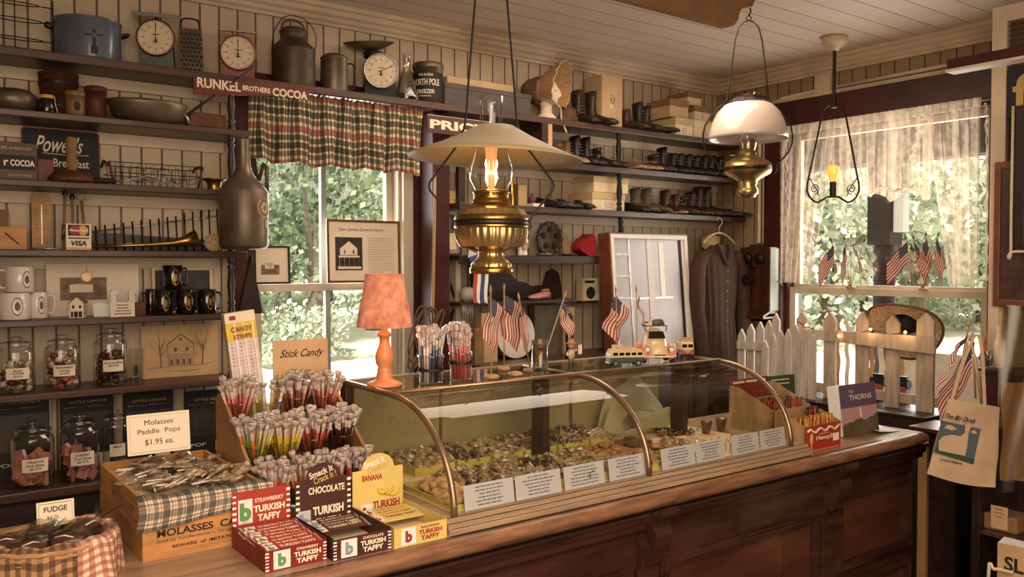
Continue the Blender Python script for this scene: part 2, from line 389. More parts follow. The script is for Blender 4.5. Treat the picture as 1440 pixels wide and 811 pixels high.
for n_, c_ in (('stick_red', 'b24a3c'), ('stick_pink', 'c47a70'), ('stick_orange', 'b8693a'), ('stick_yellow', 'bfa03c'), ('stick_brown', '7c3a26'), ('stick_dark', '30190f'), ('stick_blue', '48506e'), ('stick_white', 'd6c8c0'), ('stick_purple', '6c4a5a'), ('stick_amber', 'a8702a'), ('honey_red', '8a2a20'), ('honey_amber', 'b87c2c'), ('candy_pink', 'c08078'), ('candy_orange', 'c08858'), ('stick_green', '8a8a4a')):
    M(n_, c_, .22, var=.2, scale=30, bump=.05, coat=.4)
M('fence_wood', 'bfab94', .75, var=.3, scale=6, stretch=(5, 5, .7), bump=.3)
M('fence_white', 'cdc0b0', .75, var=.25, scale=6, stretch=(5, 5, .7), bump=.3)
M('rope_twine', '6a5238', .85, var=.3, scale=60, bump=.4)
M('phone_wood', '4a2418', .35, var=.4, scale=6, stretch=(4, 4, .7), coat=.3)
M('frame_wood', '7a4428', .4, var=.35, scale=7, coat=.2)
M('frame_dark', '2c1c16', .4, var=.3)
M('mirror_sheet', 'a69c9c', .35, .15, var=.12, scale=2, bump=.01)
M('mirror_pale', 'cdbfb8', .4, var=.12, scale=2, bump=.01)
M('photo_sepia', '8c7458', .6, var=.5, scale=14, bump=0)
M('photo_dark', '3c332c', .5, var=.5, scale=16, bump=0)
M('sash_paint', 'cbbca4', .5, var=.15, scale=5)
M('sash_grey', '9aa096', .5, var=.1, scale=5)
M('gravel', 'fbeedb', .9, var=.05, scale=1.2, bump=.1)
M('grass', '8a9468', .9, var=.3, scale=1.5, bump=.3)
M('bark', '857868', .9, var=.3, scale=8)
M('porch_paint', '3e2a28', .6, var=.2)
M('porch_white', 'e6dccf', .6, var=.1)
M('bulb_glow', 'ffb070', .3, emit=3, var=.05, bump=0)
M('flame_glow', 'f08a54', .3, emit=1.0, var=.1, bump=0)
M('shade_glow', 'd08a68', .8, var=.3, scale=26, bump=.2, emit=.34, dark='8e4a30')
M('fairy_glow', 'ffb060', .3, emit=14, var=.05, bump=0)
M('black_paint', '0e0b0a', .65, var=.2, bump=.02)
M('sign_brown', '4a2a20', .5, var=.25, scale=9)
M('sign_red', '6a2018', .5, var=.25, scale=9)
M('purple_dusk', '5e4c62', .45, var=.1, scale=3, bump=0)
M('dusk_pink', 'b08a8c', .45, var=.1, scale=3, bump=0)
M('canvas', 'bda182', .85, var=.12, scale=9, bump=.15)
M('sky_print', '4a545c', .7, var=.15, bump=0)
M('grass_print', '2c4428', .7, var=.2, bump=0)
M('stripe_orange', 'c08a4a', .8, var=.1)
M('toy_red', '9c4434', .4, var=.2, coat=.3)
M('toy_cream', 'd2b88c', .35, var=.12, coat=.3)
M('toy_teal', '34464a', .4, var=.2, coat=.3)
M('toy_pink', 'd68a72', .4, var=.15, coat=.3)
M('glass_dark', '1a1614', .15, bump=0)
M('rubber', '14110f', .7, bump=0)
M('bulb_amber', 'ff9c48', .2, emit=1.1, var=.05, bump=0)
glassmat('glass', (.97, .97, .95), 1.0)
glassmat('glass_case', (.96, .95, .90), 1.0, 1.5)
glassmat('glass_jar', (.95, .95, .93), 1.8, 1.5, .06, 2.0)
glassmat('plastic_bag', (.80, .78, .70), 1.3, 1.5, .3)
plaid_mat('plaid_valance', hexc('ecd9b4'), [(.0, .2, hexc('6e2018'), .72), (.27, .16, hexc('26301c'), .78), (.5, .18, hexc('141210'), .8), (.75, .15, hexc('26301c'), .7)], 11, 2.1)
plaid_mat('plaid_green', hexc('cdb8a0'), [(.0, .3, hexc('0c1612'), .72), (.38, .05, hexc('0c1612'), .6), (.5, .05, hexc('7a3a3a'), .35), (.62, .2, hexc('26322c'), .6), (.9, .04, hexc('0c1612'), .6)], 6, 1.1)
plaid_mat('gingham', hexc('dcc0a0'), [(.0, .5, hexc('8a3434'), .6)], 15, 7)
plaid_mat('gingham_dark', hexc('a88458'), [(.0, .5, hexc('3e1e18'), .66)], 15, 6)
M('porch_white_glow', 'f4ece0', .6, var=.05, emit=.35, bump=0)  # brighter white with added glow, lifts the bracket out of porch shade
M('groove', '2a1e16', .7, bump=0)
lace_mat('lace', hexc('d8c4ae'), .44)
lace_mat('lace_thick', hexc('dcc9b2'), .7)
leaf_mat('leaf_a', hexc('748462'), hexc('ccd4b8'))  # pale leaf colours here and below stand in for outdoor haze
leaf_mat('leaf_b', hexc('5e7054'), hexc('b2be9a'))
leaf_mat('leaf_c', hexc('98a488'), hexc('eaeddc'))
# ================================================================= the room
X0, X1, Y0, Y1, HC = -2.4, 4.55, -2.6, 3.8, 2.82
struct('floor', MB('floor_board').bx(X0, X1, Y0, Y1, -.1, 0))
struct('ceiling', MB('ceiling_board').bx(X0-.2, X1+.2, Y0-.2, Y1+.2, HC, HC+.1))
WA, WB, WZ0, WZ1 = 1.36, 2.14, .93, 2.36          # window_1 opening
m = MB('bead_back'); m.bx(X0, WA, Y1, Y1+.15, 0, HC).bx(WB, X1+.2, Y1, Y1+.15, 0, HC).bx(WA, WB, Y1, Y1+.15, WZ1, HC).bx(WA, WB, Y1, Y1+.15, 0, WZ0)
struct('wall_back', m)
RA, RB, RZ0, RZ1 = 2.02, 3.25, .80, 2.43          # window_2 opening (along y)
m = MB('bead_right'); m.bx(X1, X1+.15, Y0, RA, 0, HC).bx(X1, X1+.15, RB, Y1, 0, HC).bx(X1, X1+.15, RA, RB, RZ1, HC).bx(X1, X1+.15, RA, RB, 0, RZ0)
struct('wall_right', m)
struct('wall_left', MB('cream_dark').bx(X0-.15, X0, Y0, Y1, 0, HC))
struct('wall_front', MB('cream_dark').bx(X0, X1, Y0-.15, Y0, 0, HC))
pr = [(0, 0), (-.018, 0), (-.022, .012), (-.034, .02), (-.036, .036), (-.052, .046), (-.056, .066), (-.07, .072), (-.072, .09), (0, .09)]
struct('trim_1', MB('cream_trim').prism([(Y1+a, HC-.09+b) for a, b in pr], X0, X1, 'x'))
struct('trim_2', MB('cream_trim').prism([(X1+a, HC-.09+b) for a, b in pr], Y0, Y1, 'y'))
struct('trim_3', MB('cream_trim').prism([(X1-.03, 2.625), (X1, 2.625), (X1, 2.6), (X1-.02, 2.6)], 1.95, Y1, 'y'))
# window_1 : casing, sash, glass
m = MB('wood_maroon'); m.bx(WA-.08, WA, 3.765, 3.80, .75, WZ1+.1).bx(WB+.05, WB+.075, 3.76, 3.80, .75, WZ1+.1).bx(WA-.08, WB+.07, 3.765, 3.80, WZ1, WZ1+.1)
m.use('sash_paint').bx(WB-.005, WB+.05, 3.77, 3.80, .75, WZ1).bx(WA-.1, WB+.08, 3.73, 3.80, .89, .93)
m.bx(WA, WA+.02, 3.80, 3.95, WZ0, WZ1).bx(WB-.02, WB, 3.80, 3.95, WZ0, WZ1).bx(WA, WB, 3.8, 3.95, WZ1-.02, WZ1).bx(WA, WB, 3.8, 3.97, WZ0-.03, WZ0)
w1 = struct('window_1', m)
def sash(x0, x1, z0, z1, y, mull):
    m = MB('sash_paint'); t = .035
    m.bx(x0, x0+t, y, y+.035, z0, z1).bx(x1-t, x1, y, y+.035, z0, z1).bx(x0, x1, y, y+.035, z0, z0+t).bx(x0, x1, y, y+.035, z1-t, z1)
    m.use('sash_grey').bx(mull-.012, mull+.014, y+.003, y+.032, z0, z1)
    return m
part('upper_sash', sash(WA+.02, WB-.02, 1.475, WZ1-.02, 3.86, 1.745), w1); part('lower_sash', sash(WA+.02, WB-.02, WZ0, 1.51, 3.815, 1.745), w1)
part('pane', MB('glass').bx(WA+.03, WB-.03, 3.876, 3.879, 1.5, WZ1-.04), w1); part('pane', MB('glass').bx(WA+.03, WB-.03, 3.831, 3.834, WZ0+.02, 1.49), w1)
# the tall maroon post right of window_1
solo('corner_post', 'tall maroon painted wooden post between the plaid curtained window and the shoe shelves', 'post', MB('wood_maroon').bx(2.215, 2.315, 3.62, 3.798, 0, 2.355).bx(2.205, 2.325, 3.61, 3.798, 0, .12), bevel=.004)
solo('bamboo_pole', 'thin pale wooden pole leaning on the maroon post beside the window', 'pole', MB('pole_wood').tube([SXp for SXp in [(2.19, 3.60, .96), (2.20, 3.60, 1.4), (2.212, 3.60, 1.9), (2.215, 3.6, 2.05)]], [.010, .009, .008, .006], 8))
# window_2
m = MB('wood_maroon')
m.bx(4.51, 4.55, RB, RB+.13, .55, 2.6).bx(4.51, 4.55, RA-.1, RA, .55, 2.6).bx(4.505, 4.55, RA-.12, RB+.15, RZ1, 2.6)
m.bx(4.55, 4.70, RB-.02, RB, RZ0, RZ1).bx(4.55, 4.70, RA, RA+.02, RZ0, RZ1).bx(4.55, 4.70, RA, RB, RZ1-.02, RZ1)
m.use('sash_paint').bx(4.45, 4.72, RA-.02, RB+.02, RZ0-.03, RZ0)
w2 = struct('window_2', m)
def sash2(y0, y1, z0, z1, x):
    t = .04; m = MB('sash_paint'); return m.bx(x, x+.035, y0, y0+t, z0, z1).bx(x, x+.035, y1-t, y1, z0, z1).bx(x, x+.035, y0, y1, z0, z0+t).bx(x, x+.035, y0, y1, z1-t, z1)
part('upper_sash', sash2(RA+.02, RB-.02, 1.44, RZ1-.02, 4.62), w2); part('lower_sash', sash2(RA+.02, RB-.02, RZ0, 1.462, 4.575), w2)
part('pane', MB('glass').bx(4.637, 4.64, RA+.05, RB-.05, 1.47, RZ1-.05), w2); part('pane', MB('glass').bx(4.592, 4.595, RA+.05, RB-.05, RZ0+.03, 1.43), w2)
# conduit and junction plate above window_2
m = MB('cream_trim'); zc_ = 2.665
ja, jb = SY(1147, 2.6, 4.53), SY(1169, 2.6, 4.53)
m.tube([(4.535, SY(1088, 2.6, 4.53), 2.60), (4.535, SY(1100, 2.6, 4.53), 2.632), (4.535, ja, 2.64)], .011, 8)
m.tube([(4.535, jb, 2.64), (4.535, 2.5, 2.645), (4.535, 1.98, 2.65)], .011, 8)
m.bx(4.515, 4.549, jb, ja, 2.56, 2.73)
solo('junction_plate', 'cream painted junction box with conduit pipe running along the wall above the lace window', 'electrical box', m)
# ================================================================= outside
GZ = -.4
struct('ground', MB('gravel').quad((-90, 3.96, GZ), (120, 3.96, GZ), (120, 150, GZ), (-90, 150, GZ)).quad((4.72, -60, GZ), (120, -60, GZ), (120, 3.96, GZ), (4.72, 3.96, GZ)))
def gpoly(px):
    pts = [at(a, b, Z=GZ+.02) for a, b in px]; return MB('grass').add([tuple(p) for p in pts], [tuple(range(len(pts)))])
for n_, q, lb in (('lawn', [(330, 440), (470, 436), (640, 426), (640, 412), (330, 412)], 'strip of grass beyond the pale road, seen through the plaid curtained window'),
              ('lawn', [(350, 484), (470, 476), (470, 462), (440, 458), (350, 462)], 'small patch of mown grass beside the pale lane outside the left window'),
              ('lawn', [(1090, 470), (1180, 458), (1290, 447), (1400, 434), (1460, 430), (1460, 408), (1090, 408)], 'grass verge beyond the pale gravel outside the lace window')):
    solo('lawn', lb, 'lawn', gpoly(q), kind='stuff')
def tree(name, label, px, D, r, zc, mat, n=1500, leaf=.3, group='trees outside the windows', flat=.8, trunk=True):
    p = at(px, 372, D=D); rn = random.Random(int(px*7+D)); t = empty(name, label, 'tree' if trunk else 'bush', (p.x, p.y, GZ), 0, group)
    m = MB(mat); lumps = [V((rn.gauss(0, .45)*r, rn.gauss(0, .45)*r, rn.gauss(0, .4)*r*flat)) for _ in range(9)]
    n = int(n*2.2); leaf *= .62
    for i in range(n):
        c = rn.choice(lumps); d = V((rn.gauss(0, 1), rn.gauss(0, 1), rn.gauss(0, 1))).normalized()*r*.45*rn.uniform(.6, 1.1)
        q = V((0, 0, zc))+c+V((d.x, d.y, d.z*flat)); q.z = max(q.z, .15)
        a = V((rn.gauss(0, 1), rn.gauss(0, 1), rn.gauss(0, 1))).normalized(); b = a.orthogonal().normalized(); s = leaf*rn.uniform(.5, 1.2)
        c2 = a.cross(b)*.6
        m.add([q-b*s, q+c2*s, q+b*s, q-c2*s], [(0, 1, 2, 3)])
    part('foliage', m, t)
    if trunk:
        m = MB('bark').tube([(0, 0, -.3), (.1, 0, zc*.4), (0, .1, zc*.8)], [.28, .22, .15], 8)
        for k in range(3):
            a = rn.uniform(0, 6.28); m.tube([(0, 0, zc*.5), (cos(a)*r*.5, sin(a)*r*.5, zc+rn.uniform(-.2, .3)*r)], [.1, .04], 6)
        part('trunk', m, t)
    return t
tree('leafy_tree', 'pale green leafy tree directly outside the left pane of the plaid window', 395, 24, 4.6, 4.2, 'leaf_c', 3000, .26)
tree('leafy_tree', 'darker green tree behind the middle of the plaid curtained window', 440, 20, 2.6, 3.4, 'leaf_b', 1800, .22)
tree('leafy_tree', 'light leafy tree beyond the right pane of the plaid window', 525, 26, 4.8, 4.6, 'leaf_c', 3000, .26)
tree('leafy_tree', 'tall tree far behind the others outside the plaid window', 460, 42, 9, 7.5, 'leaf_a', 3200, .5)
tree('flowering_bush', 'round bush with white blossoms beside the lane outside the left window', 432, 17.5, 1.1, .5, 'leaf_c', 900, .12, trunk=False, group=None)
tree('flowering_bush', 'low green bush at the far left edge outside the plaid window', 378, 21, 1.5, .5, 'leaf_a', 900, .14, trunk=False, group=None)
tree('leafy_tree', 'bright green tree seen below the harp lamp through the lace window', 1165, 22, 3.8, 3.6, 'leaf_c', 2600, .24)
tree('leafy_tree', 'dense green tree left of the dark porch post', 1210, 30, 5.5, 5.5, 'leaf_b', 2600, .34)
tree('leafy_tree', 'leafy tree directly right of the dark porch post', 1290, 24, 4.2, 3.4, 'leaf_a', 2600, .26)
tree('leafy_tree', 'tree at the right edge of the lace curtained window', 1385, 26, 4.8, 4.6, 'leaf_c', 2600, .28)
tree('leafy_tree', 'tall dark tree far behind the lace curtained window', 1330, 46, 10, 8, 'leaf_b', 3200, .5)
tree('flowering_bush', 'low hedge of pale shrubs beyond the verge at right', 1340, 27, 2.6, .5, 'leaf_a', 900, .2, trunk=False, group=None)
# porch outside window_2
px_ = 6.6
ya, yb = SY(1229, 1.7, px_), SY(1259, 1.7, px_)
pc = (ya+yb)/2; pw = abs(ya-yb)/2
pt = empty('porch_post', 'dark porch post with a white bracket seen through the lace curtained window', 'post', (px_, pc, GZ))
part('shaft', MB('porch_paint').bx(-pw, pw, -pw, pw, 0, 1.15).lathe([(pw, 1.15), (pw*.7, 1.2), (pw*.95, 1.3), (pw*.9, 1.9), (pw*.6, 1.96), (pw, 2.0), (pw*.6, 2.06), (pw, 2.1), (pw*.85, 2.16)], 16).bx(-pw*1.05, pw*1.05, -pw*1.05, pw*1.05, 2.16, 3.35), pt)
part('bracket', MB('porch_white_glow').bx(-.07, .02, -pw-.10, -pw-.02, 2.26, 2.52).lathe([(.045, 0), (.045, .07)], 12, (-.03, -pw-.06, 2.50)), pt)
m = MB('porch_paint').bx(4.75, 6.75, -2, 6, 2.9, 3.0).bx(6.5, 6.7, -2, 6, 2.42, 2.95)
solo('porch_roof', 'dark underside and beam of the porch roof outside the lace window', 'roof', m)
solo('porch_deck', 'grey porch floor outside the lace curtained window', 'deck', MB('gravel').bx(4.72, 6.9, -2, 6, GZ+.01, -.05))
m = MB('porch_white'); ch = empty('porch_bench', 'white painted bench with arm rail outside the window at right', 'bench', (5.5, 2.42, -.05))
part('arm', MB('porch_white').bx(-.3, .25, -.42, -.36, .98, 1.02).bx(-.3, -.25, -.42, -.36, .0, .98).bx(.2, .25, -.42, -.36, 0, .98), ch)
part('seat', MB('porch_white').bx(-.28, .22, -.42, .7, .62, .66), ch)
part('backrest', MB('porch_white').bx(.22, .26, -.42, .7, .62, 1.05), ch)
for i, (px, w) in enumerate([(1178, 9), (1192, 7), (1226, 8), (1240, 10), (1268, 8), (1283, 7)]):
    xx = 5.0; y = SY(px, 1.2, xx); m = MB('stripe_orange' if i % 2 == 0 else 'porch_white')
    m.grid(lambda u, v, y=y, w=w: (xx+.01*sin(v*17), y+(u-.5)*w*.004+.008*sin(v*15), .80+v*.45), 2, 18)
    solo('striped_cloth', f'{ORD[i]} wavy orange or cream cloth strip from the left, hanging outside behind the pickets', 'cloth strip', m)
# ================================================================= lights
def area(loc, rot, size, power, col, sy=None, name='area'):
    l = bpy.data.lights.new(name, 'AREA'); l.energy = power; l.color = col; l.size = size
    if sy: l.shape = 'RECTANGLE'; l.size_y = sy
    o = bpy.data.objects.new(name, l); COL.objects.link(o); o.location = loc; o.rotation_euler = rot; return o
def point(loc, power, col, r=.03):
    l = bpy.data.lights.new('lamp_light', 'POINT'); l.energy = power; l.color = col; l.shadow_soft_size = r
    o = bpy.data.objects.new('lamp_light', l); COL.objects.link(o); o.location = loc; return o
area((.4, -.6, 2.75), (0, 0, 0), 2.6, 88, (1, .775, .585), 2.2)  # unseen warm fill light added under the ceiling
area((-.6, -1.6, 2.0), (math.radians(72), 0, math.radians(-38)), 2.0, 66, (1, .79, .60), 1.6)  # unseen fill light added behind the camera
area((2.6, 2.75, 2.76), (0, 0, 0), 1.6, 22, (1, .79, .60), .8)  # fill light added above the aisle to brighten the back shelves
area((.9, .5, 1.5), (math.radians(80), 0, math.radians(-28)), 1.4, 12, (1, .80, .62), 1.0)  # weak front fill added, belongs to no lamp in the room
area((1.75, 4.15, 1.7), (math.radians(-90), 0, 0), .8, 26, (.93, .96, 1), 1.3)  # unseen light added outside window_1 to strengthen its daylight
area((4.9, 2.6, 1.65), (0, math.radians(90), 0), 1.5, 34, (1, .95, .9), 1.1)  # unseen light added outside window_2, shining in
sun = bpy.data.lights.new('sun', 'SUN'); sun.energy = 4.6; sun.color = (1, .95, .86); sun.angle = .05
so = bpy.data.objects.new('sun', sun); COL.objects.link(so); so.rotation_euler = V((.5, .75, -1)).to_track_quat('-Z', 'Y').to_euler()
w = bpy.data.worlds.new('world'); SC.world = w; w.use_nodes = True
w.node_tree.nodes['Background'].inputs[0].default_value = (.92, .95, .90, 1); w.node_tree.nodes['Background'].inputs[1].default_value = .95
SC.view_settings.view_transform = 'Standard'; SC.view_settings.look = 'None'; SC.view_settings.exposure = .25; SC.view_settings.gamma = 1
SC.cycles.max_bounces = 10; SC.cycles.transparent_max_bounces = 24; SC.cycles.use_denoising = True; SC.cycles.sample_clamp_indirect = 6
SC.cycles.caustics_reflective = False; SC.cycles.caustics_refractive = False
# ================================================================= shelves
Z = {1: 2.385, 2: 2.162, 3: 1.91, 4: 1.655, 5: 1.397, 6: 1.128, 7: .78, 12: 2.156, 13: 1.908, 14: 1.648, 15: 1.41}
def shelf(label, x0, x1, z, yf=3.55, th=.026, mat='wood_shelf', nose=.0, yb=3.798):
    m = MB(mat).bx(x0, x1, yf, yb, z-th, z)
    if nose: m.bx(x0, x1, yf-.004, yf+.014, z-nose, z)
    return solo('wall_shelf', label, 'shelf', m, bevel=.004)
shelf('long top wall shelf running above both the window and the shoes', -.6, 4.548, Z[1], nose=.034)
shelf('left wall shelf holding the long-handled ladle pan and old tins', -.6, 1.27, Z[2])
shelf('left wall shelf holding the wire basket and brass cup', -.6, 1.24, Z[3])
shelf('left wall shelf holding the utensils and card payment sign', -.6, 1.262, Z[4])
shelf('left wall shelf with the white and black mugs', -.6, 1.20, Z[5])
shelf('left wall shelf with three candy jars and a house drawing', -.6, 1.21, Z[6], yf=3.53)
shelf('lowest left wall shelf with two pink candy jars', -.6, 1.05, Z[7], yf=3.50, nose=.035)
shelf('shoe shelf just below the top shelf at right', 2.325, 4.548, Z[12], nose=.034)
shelf('shoe shelf with cream shoeboxes, second below the top', 2.325, 4.548, Z[13], nose=.034)
shelf('short dark shelf behind the brass lamp with the round carved plaque', 2.325, 3.26, Z[14], nose=.045, mat='wood_dark')
shelf('thin dark shelf behind the small flags', 2.33, 3.10, Z[15], th=.018, mat='wood_dark')
for z, x, lb in ((Z[1], 1.27, 'mug and utensil'),):
    for zz in (Z[2], Z[3], Z[4], Z[5]): pass
def ledger(label, x0, x1, z): return solo('shelf_cleat', label, 'shelf cleat', MB('cream_trim').bx(x0, x1, 3.778, 3.799, z-.072, z-.027))
ledger('cream cleat board under the left end of the top shelf', -.6, 1.27, Z[1]); ledger('cream cleat board under the ladle pan shelf', -.6, 1.24, Z[2]); ledger('cream cleat under the wire basket shelf', -.6, 1.2, Z[3])
ledger('cream cleat board under the right part of the top shelf', 2.33, 4.54, Z[1]); ledger('cream cleat board under the upper shoe shelf', 2.33, 4.54, Z[12]); ledger('cream cleat board under the shoebox shelf', 2.33, 4.54, Z[13]); ledger('cream cleat under the mug shelf', -.6, 1.2, Z[4])
def spindle(x, y, z0, z1, mat='wood_dark', r=.014):
    h = z1-z0; pr = [(r, 0), (r, .1), (r*.6, .13), (r*1.2, .18), (r*.75, .24), (r*1.15, .5), (r*.75, .78), (r*1.2, .84), (r*.6, .88), (r, .91), (r, 1)]
    return MB(mat).lathe([(a, b*h) for a, b in pr], 14)
for i, (za, zb, lb) in enumerate(((Z[2], Z[1]-.026, 'turned dark spindle at the right end of the ladle pan shelf'), (Z[3], Z[2]-.026, 'turned dark spindle behind the neck of the tin jug'), (Z[4], Z[3]-.026, 'turned dark spindle hidden partly by the tin jug body'), (Z[5], Z[4]-.026, 'turned dark spindle beside the black mugs'), (Z[6], Z[5]-.026, 'dark spindle right of the house drawing'))):
    solo('shelf_spindle', lb, 'spindle', spindle(0, 0, za, zb), (SX(325, (za+zb)/2, 3.575), 3.575, za))
for (za, zb, px, lb) in ((Z[12], Z[1]-.026, 870, 'dark turned spindle between the top shelf and upper shoe shelf'), (Z[13], Z[12]-.026, 871, 'dark turned spindle between the two shoe shelves'), (1.66, Z[13]-.026, 873, 'short dark spindle under the shoebox shelf')):
    solo('shelf_spindle', lb, 'spindle', spindle(0, 0, za, zb, 'iron', .015), (SX(px, (za+zb)/2, 3.57), 3.57, za))
x = SX(757, 2.27, 3.62); solo('shelf_block', 'upright wooden block propping the top shelf beside the lamp shade', 'shelf support', MB('wood_dark').bx(-.03, .012, -.07, .16, 0, .203).use('paper_tan').bx(.012, .04, -.07, .16, 0, .203), (x, 3.62, Z[12]))
# ================================================================= counter
CT = .95; CF = 1.675; CE = 3.25
ctr = empty('store_counter', 'long dark panelled wooden shop counter carrying the glass candy case', 'counter', (0, 0, 0))
m = MB('counter_wood').bx(-.8, 3.37, 1.79, 2.40, .06, .90).bx(-.8, 3.35, 1.82, 2.38, 0, .06)
part('body', m, ctr, bevel=.003)
m = MB('counter_top').bx(-.8, CE-.01, CF+.015, 2.43, .918, CT); part('counter_board', m, ctr, 'worn pale brown counter board', bevel=.003)
n_ = 10; pr = [(CF+.03-.024*sin(PI*i/n_)-.012, CT-.023-.023*cos(PI*i/n_)+.0) for i in range(n_+1)]
m = MB('nosing_wood').prism([(CF+.03, CT-.046)]+pr+[(CF+.03, CT+.0005)], -.8, CE, 'x', smooth=True)
m.prism([(CF+.02, CT-.046), (CF+.05, CT-.046), (CF+.05, CT-.062), (CF+.035, CT-.062)], -.8, CE, 'x', 'iron')
m.bx(CE-.035, CE, CF+.01, 2.43, CT-.046, CT+.0005)
part('nosing', m, ctr, 'rounded worn front edge of the counter')
m = MB('counter_wood').prism([(1.79, .888), (1.725, .888), (1.722, .874), (1.735, .868), (1.738, .85), (1.75, .842), (1.752, .825), (1.79, .82)], -.8, 3.375, 'x')
part('apron_moulding', m, ctr)
def panel(x0, x1, z0, z1):
    w = .035; m = MB('counter_wood'); pr = [(0, 0), (.012, -.014), (.022, -.012), (.03, -.002), (.035, 0)]
    y = 1.79
    def q(a0, b0, a1, b1, off):   # moulding strips mitred
        pass
    m.bx(x0-.004, x0+w, y-.016, y, z0, z1).bx(x1-w, x1+.004, y-.016, y, z0, z1).bx(x0, x1, y-.016, y, z1-w, z1).bx(x0, x1, y-.016, y, z0, z0+w)
    m.bx(x0+.008, x0+.02, y-.024, y, z0+.008, z1-.008).bx(x1-.02, x1-.008, y-.024, y, z0+.008, z1-.008).bx(x0+.008, x1-.008, y-.024, y, z1-.02, z1-.008).bx(x0+.008, x1-.008, y-.024, y, z0+.008, z0+.02)
    m.use('counter_panel').bx(x0+w, x1-w, y-.004, y, z0+w, z1-w)
    return m
xs = [at(930, 745, Y=1.72).x, at(1186, 660, Y=1.72).x]
for i in range(2):
    m = MB('counter_wood'); xc = xs[i]; m.T = Matrix.Translation((xc, 0, 0))
    prf = [(1.79, .90), (1.685, .90), (1.685, .870), (1.70, .866), (1.702, .855)]
    prf += [(1.728-.036*sin(PI*j/8)*(1-j/9), .85-.11*j/8) for j in range(1, 9)] + [(1.752, .735), (1.76, .72), (1.765, .70), (1.79, .695)]
    m.prism(prf, -.034, .034, 'x').cyl(.017, -.038, .038, 14, (0, 1.698, .880), ax='x').cyl(.010, -.03, .03, 12, (0, 1.748, .728), ax='x')
    part('corbel', m, ctr, bevel=.002)
    m = MB('counter_wood').bx(xc-.045, xc+.045, 1.77, 1.79, .06, .70); part('stile', m, ctr, bevel=.002)
part('panel', panel(xs[0]+.06, xs[1]-.06, .16, .71), ctr, bevel=.0015)
part('panel', panel(.35, xs[0]-.06, .16, .71), ctr, bevel=.0015)
part('panel', panel(xs[1]+.055, 3.34, .46, .76), ctr, bevel=.0015)
part('panel', panel(xs[1]+.055, 3.34, .12, .42), ctr, bevel=.0015)
# ================================================================= glass display case
A = [1.115, 1.785, 2.462]; BX0, BX1 = 1.088, 2.545; BF = 1.705; ZT = 1.255; YR = 2.03; YB = 2.34
case = empty('display_case', 'curved glass candy display case with brown metal ribs standing on the counter', 'display case', (0, 0, 0))
m = MB('case_wood').prism([(BF, CT), (BF, CT+.014), (BF+.006, CT+.017), (BF+.006, CT+.026), (BF+.013, CT+.029), (BF+.013, CT+.038), (BF+.022, CT+.041), (BF+.03, CT+.041), (YB+.02, CT+.041), (YB+.02, CT)], BX0, BX1, 'x')
part('base', m, case, 'stepped wooden base of the case', bevel=.001)
def arc(off=0, n=16):
    zb = CT+.040; r = [(BF+.022+(YR-BF-.022)*(1-cos(PI/2*i/n)), zb+(ZT-.006-zb)*sin(PI/2*i/n)) for i in range(n+1)]
    return r
AC = arc()
for i, x in enumerate(A):
    pts = [(x, a, b) for a, b in AC]+[(x, YB-.02, ZT-.004), (x, YB, ZT-.012)]
    part('rib', MB('case_metal').tube(pts, [.0085]*len(pts), 10), case, 'rounded metal rib')
for a, b in ((0, 1), (1, 2)):
    m = MB('glass_case'); x0, x1 = A[a]+.006, A[b]-.006
    m.grid(lambda u, v, x0=x0, x1=x1: (x0+(x1-x0)*u, AC[round(v*16)][0]+.003, AC[round(v*16)][1]-.003), 1, 16)
    part('curved_glass', m, case)
part('top_glass', MB('glass_case').bx(A[0], A[2], YR, YB, ZT-.006, ZT-.001), case)
for x in (A[0], A[2]):
    prf = [(a, b) for a, b in AC]+[(YB, ZT-.006), (YB, CT+.041)]
    part('side_glass', MB('glass_case').add([(x, p[0], p[1]-.004) for p in prf], [tuple(range(len(prf)))]), case)
m = MB('case_metal').tube([(A[0], YR, ZT), (A[2], YR, ZT)], .006, 8); part('front_rail', m, case)
m = MB('case_wood').bx(A[0]-.01, A[2]+.01, YB-.012, YB+.016, ZT-.014, ZT+.001); part('rear_rail', m, case, bevel=.001)
m = MB('case_back').bx(A[0], A[2], YB-.004, YB+.004, CT+.041, ZT-.014).use('case_metal').bx(1.45, 1.458, YB-.010, YB-.004, CT+.041, ZT-.014).bx(2.0, 2.012, YB-.010, YB-.004, CT+.041, ZT-.014)
part('rear_panel', m, case, 'olive coloured sliding rear panel')
for px, z in ((760, 1.07), (955, 1.10)):
    x = SX(px, z, 2.07); part('inner_post', MB('wood_dark').bx(x-.012, x+.012, 2.04, 2.10, CT+.041, ZT-.008), case, 'dark post inside the case', bevel=.001)
m = MB('groove')
for a_, b_ in ((BF-.0006, CT+.0005), (BF+.003, CT+.0145), (BF+.0085, CT+.0265), (BF+.0165, CT+.0385)): m.bx(BX0+.002, BX1-.002, a_, a_+.006, b_, b_+.0022)
part('base_groove', m, case)
m = MB('wood_dark').bx(A[0]-.004, A[0]+.022, YB-.03, YB+.01, CT+.04, ZT-.01); part('corner_stile', m, case, bevel=.001)
DK = CT+.0415
# price cards
cards = [(653, 725), (725.5, 791), (794, 852), (857, 910), (931, 979), (979.5, 1021), (1030, 1069), (1070, 1106)]
for i, (a, b) in enumerate(cards):
    y = 1.742; xa, xb = SX(a, 1.03, y), SX(b, 1.03, y); w = (xb-xa)*.97; h = .062
    m = MB('card_blue').bx(-w/2, w/2, 0, .0012, 0, h)
    if i in (0, 1, 2, 3): pass
    m.lines(-w*.36, w*.36, -.0006, h-.007, 6, .0088, 'ink_blue', .0028)
    solo('price_card', f'pale printed price card, {ORD[i]} from the left along the case front', 'price card', m, ((xa+xb)/2, y, DK), rot=(math.radians(-8), 0, 0), group='price cards in the case')
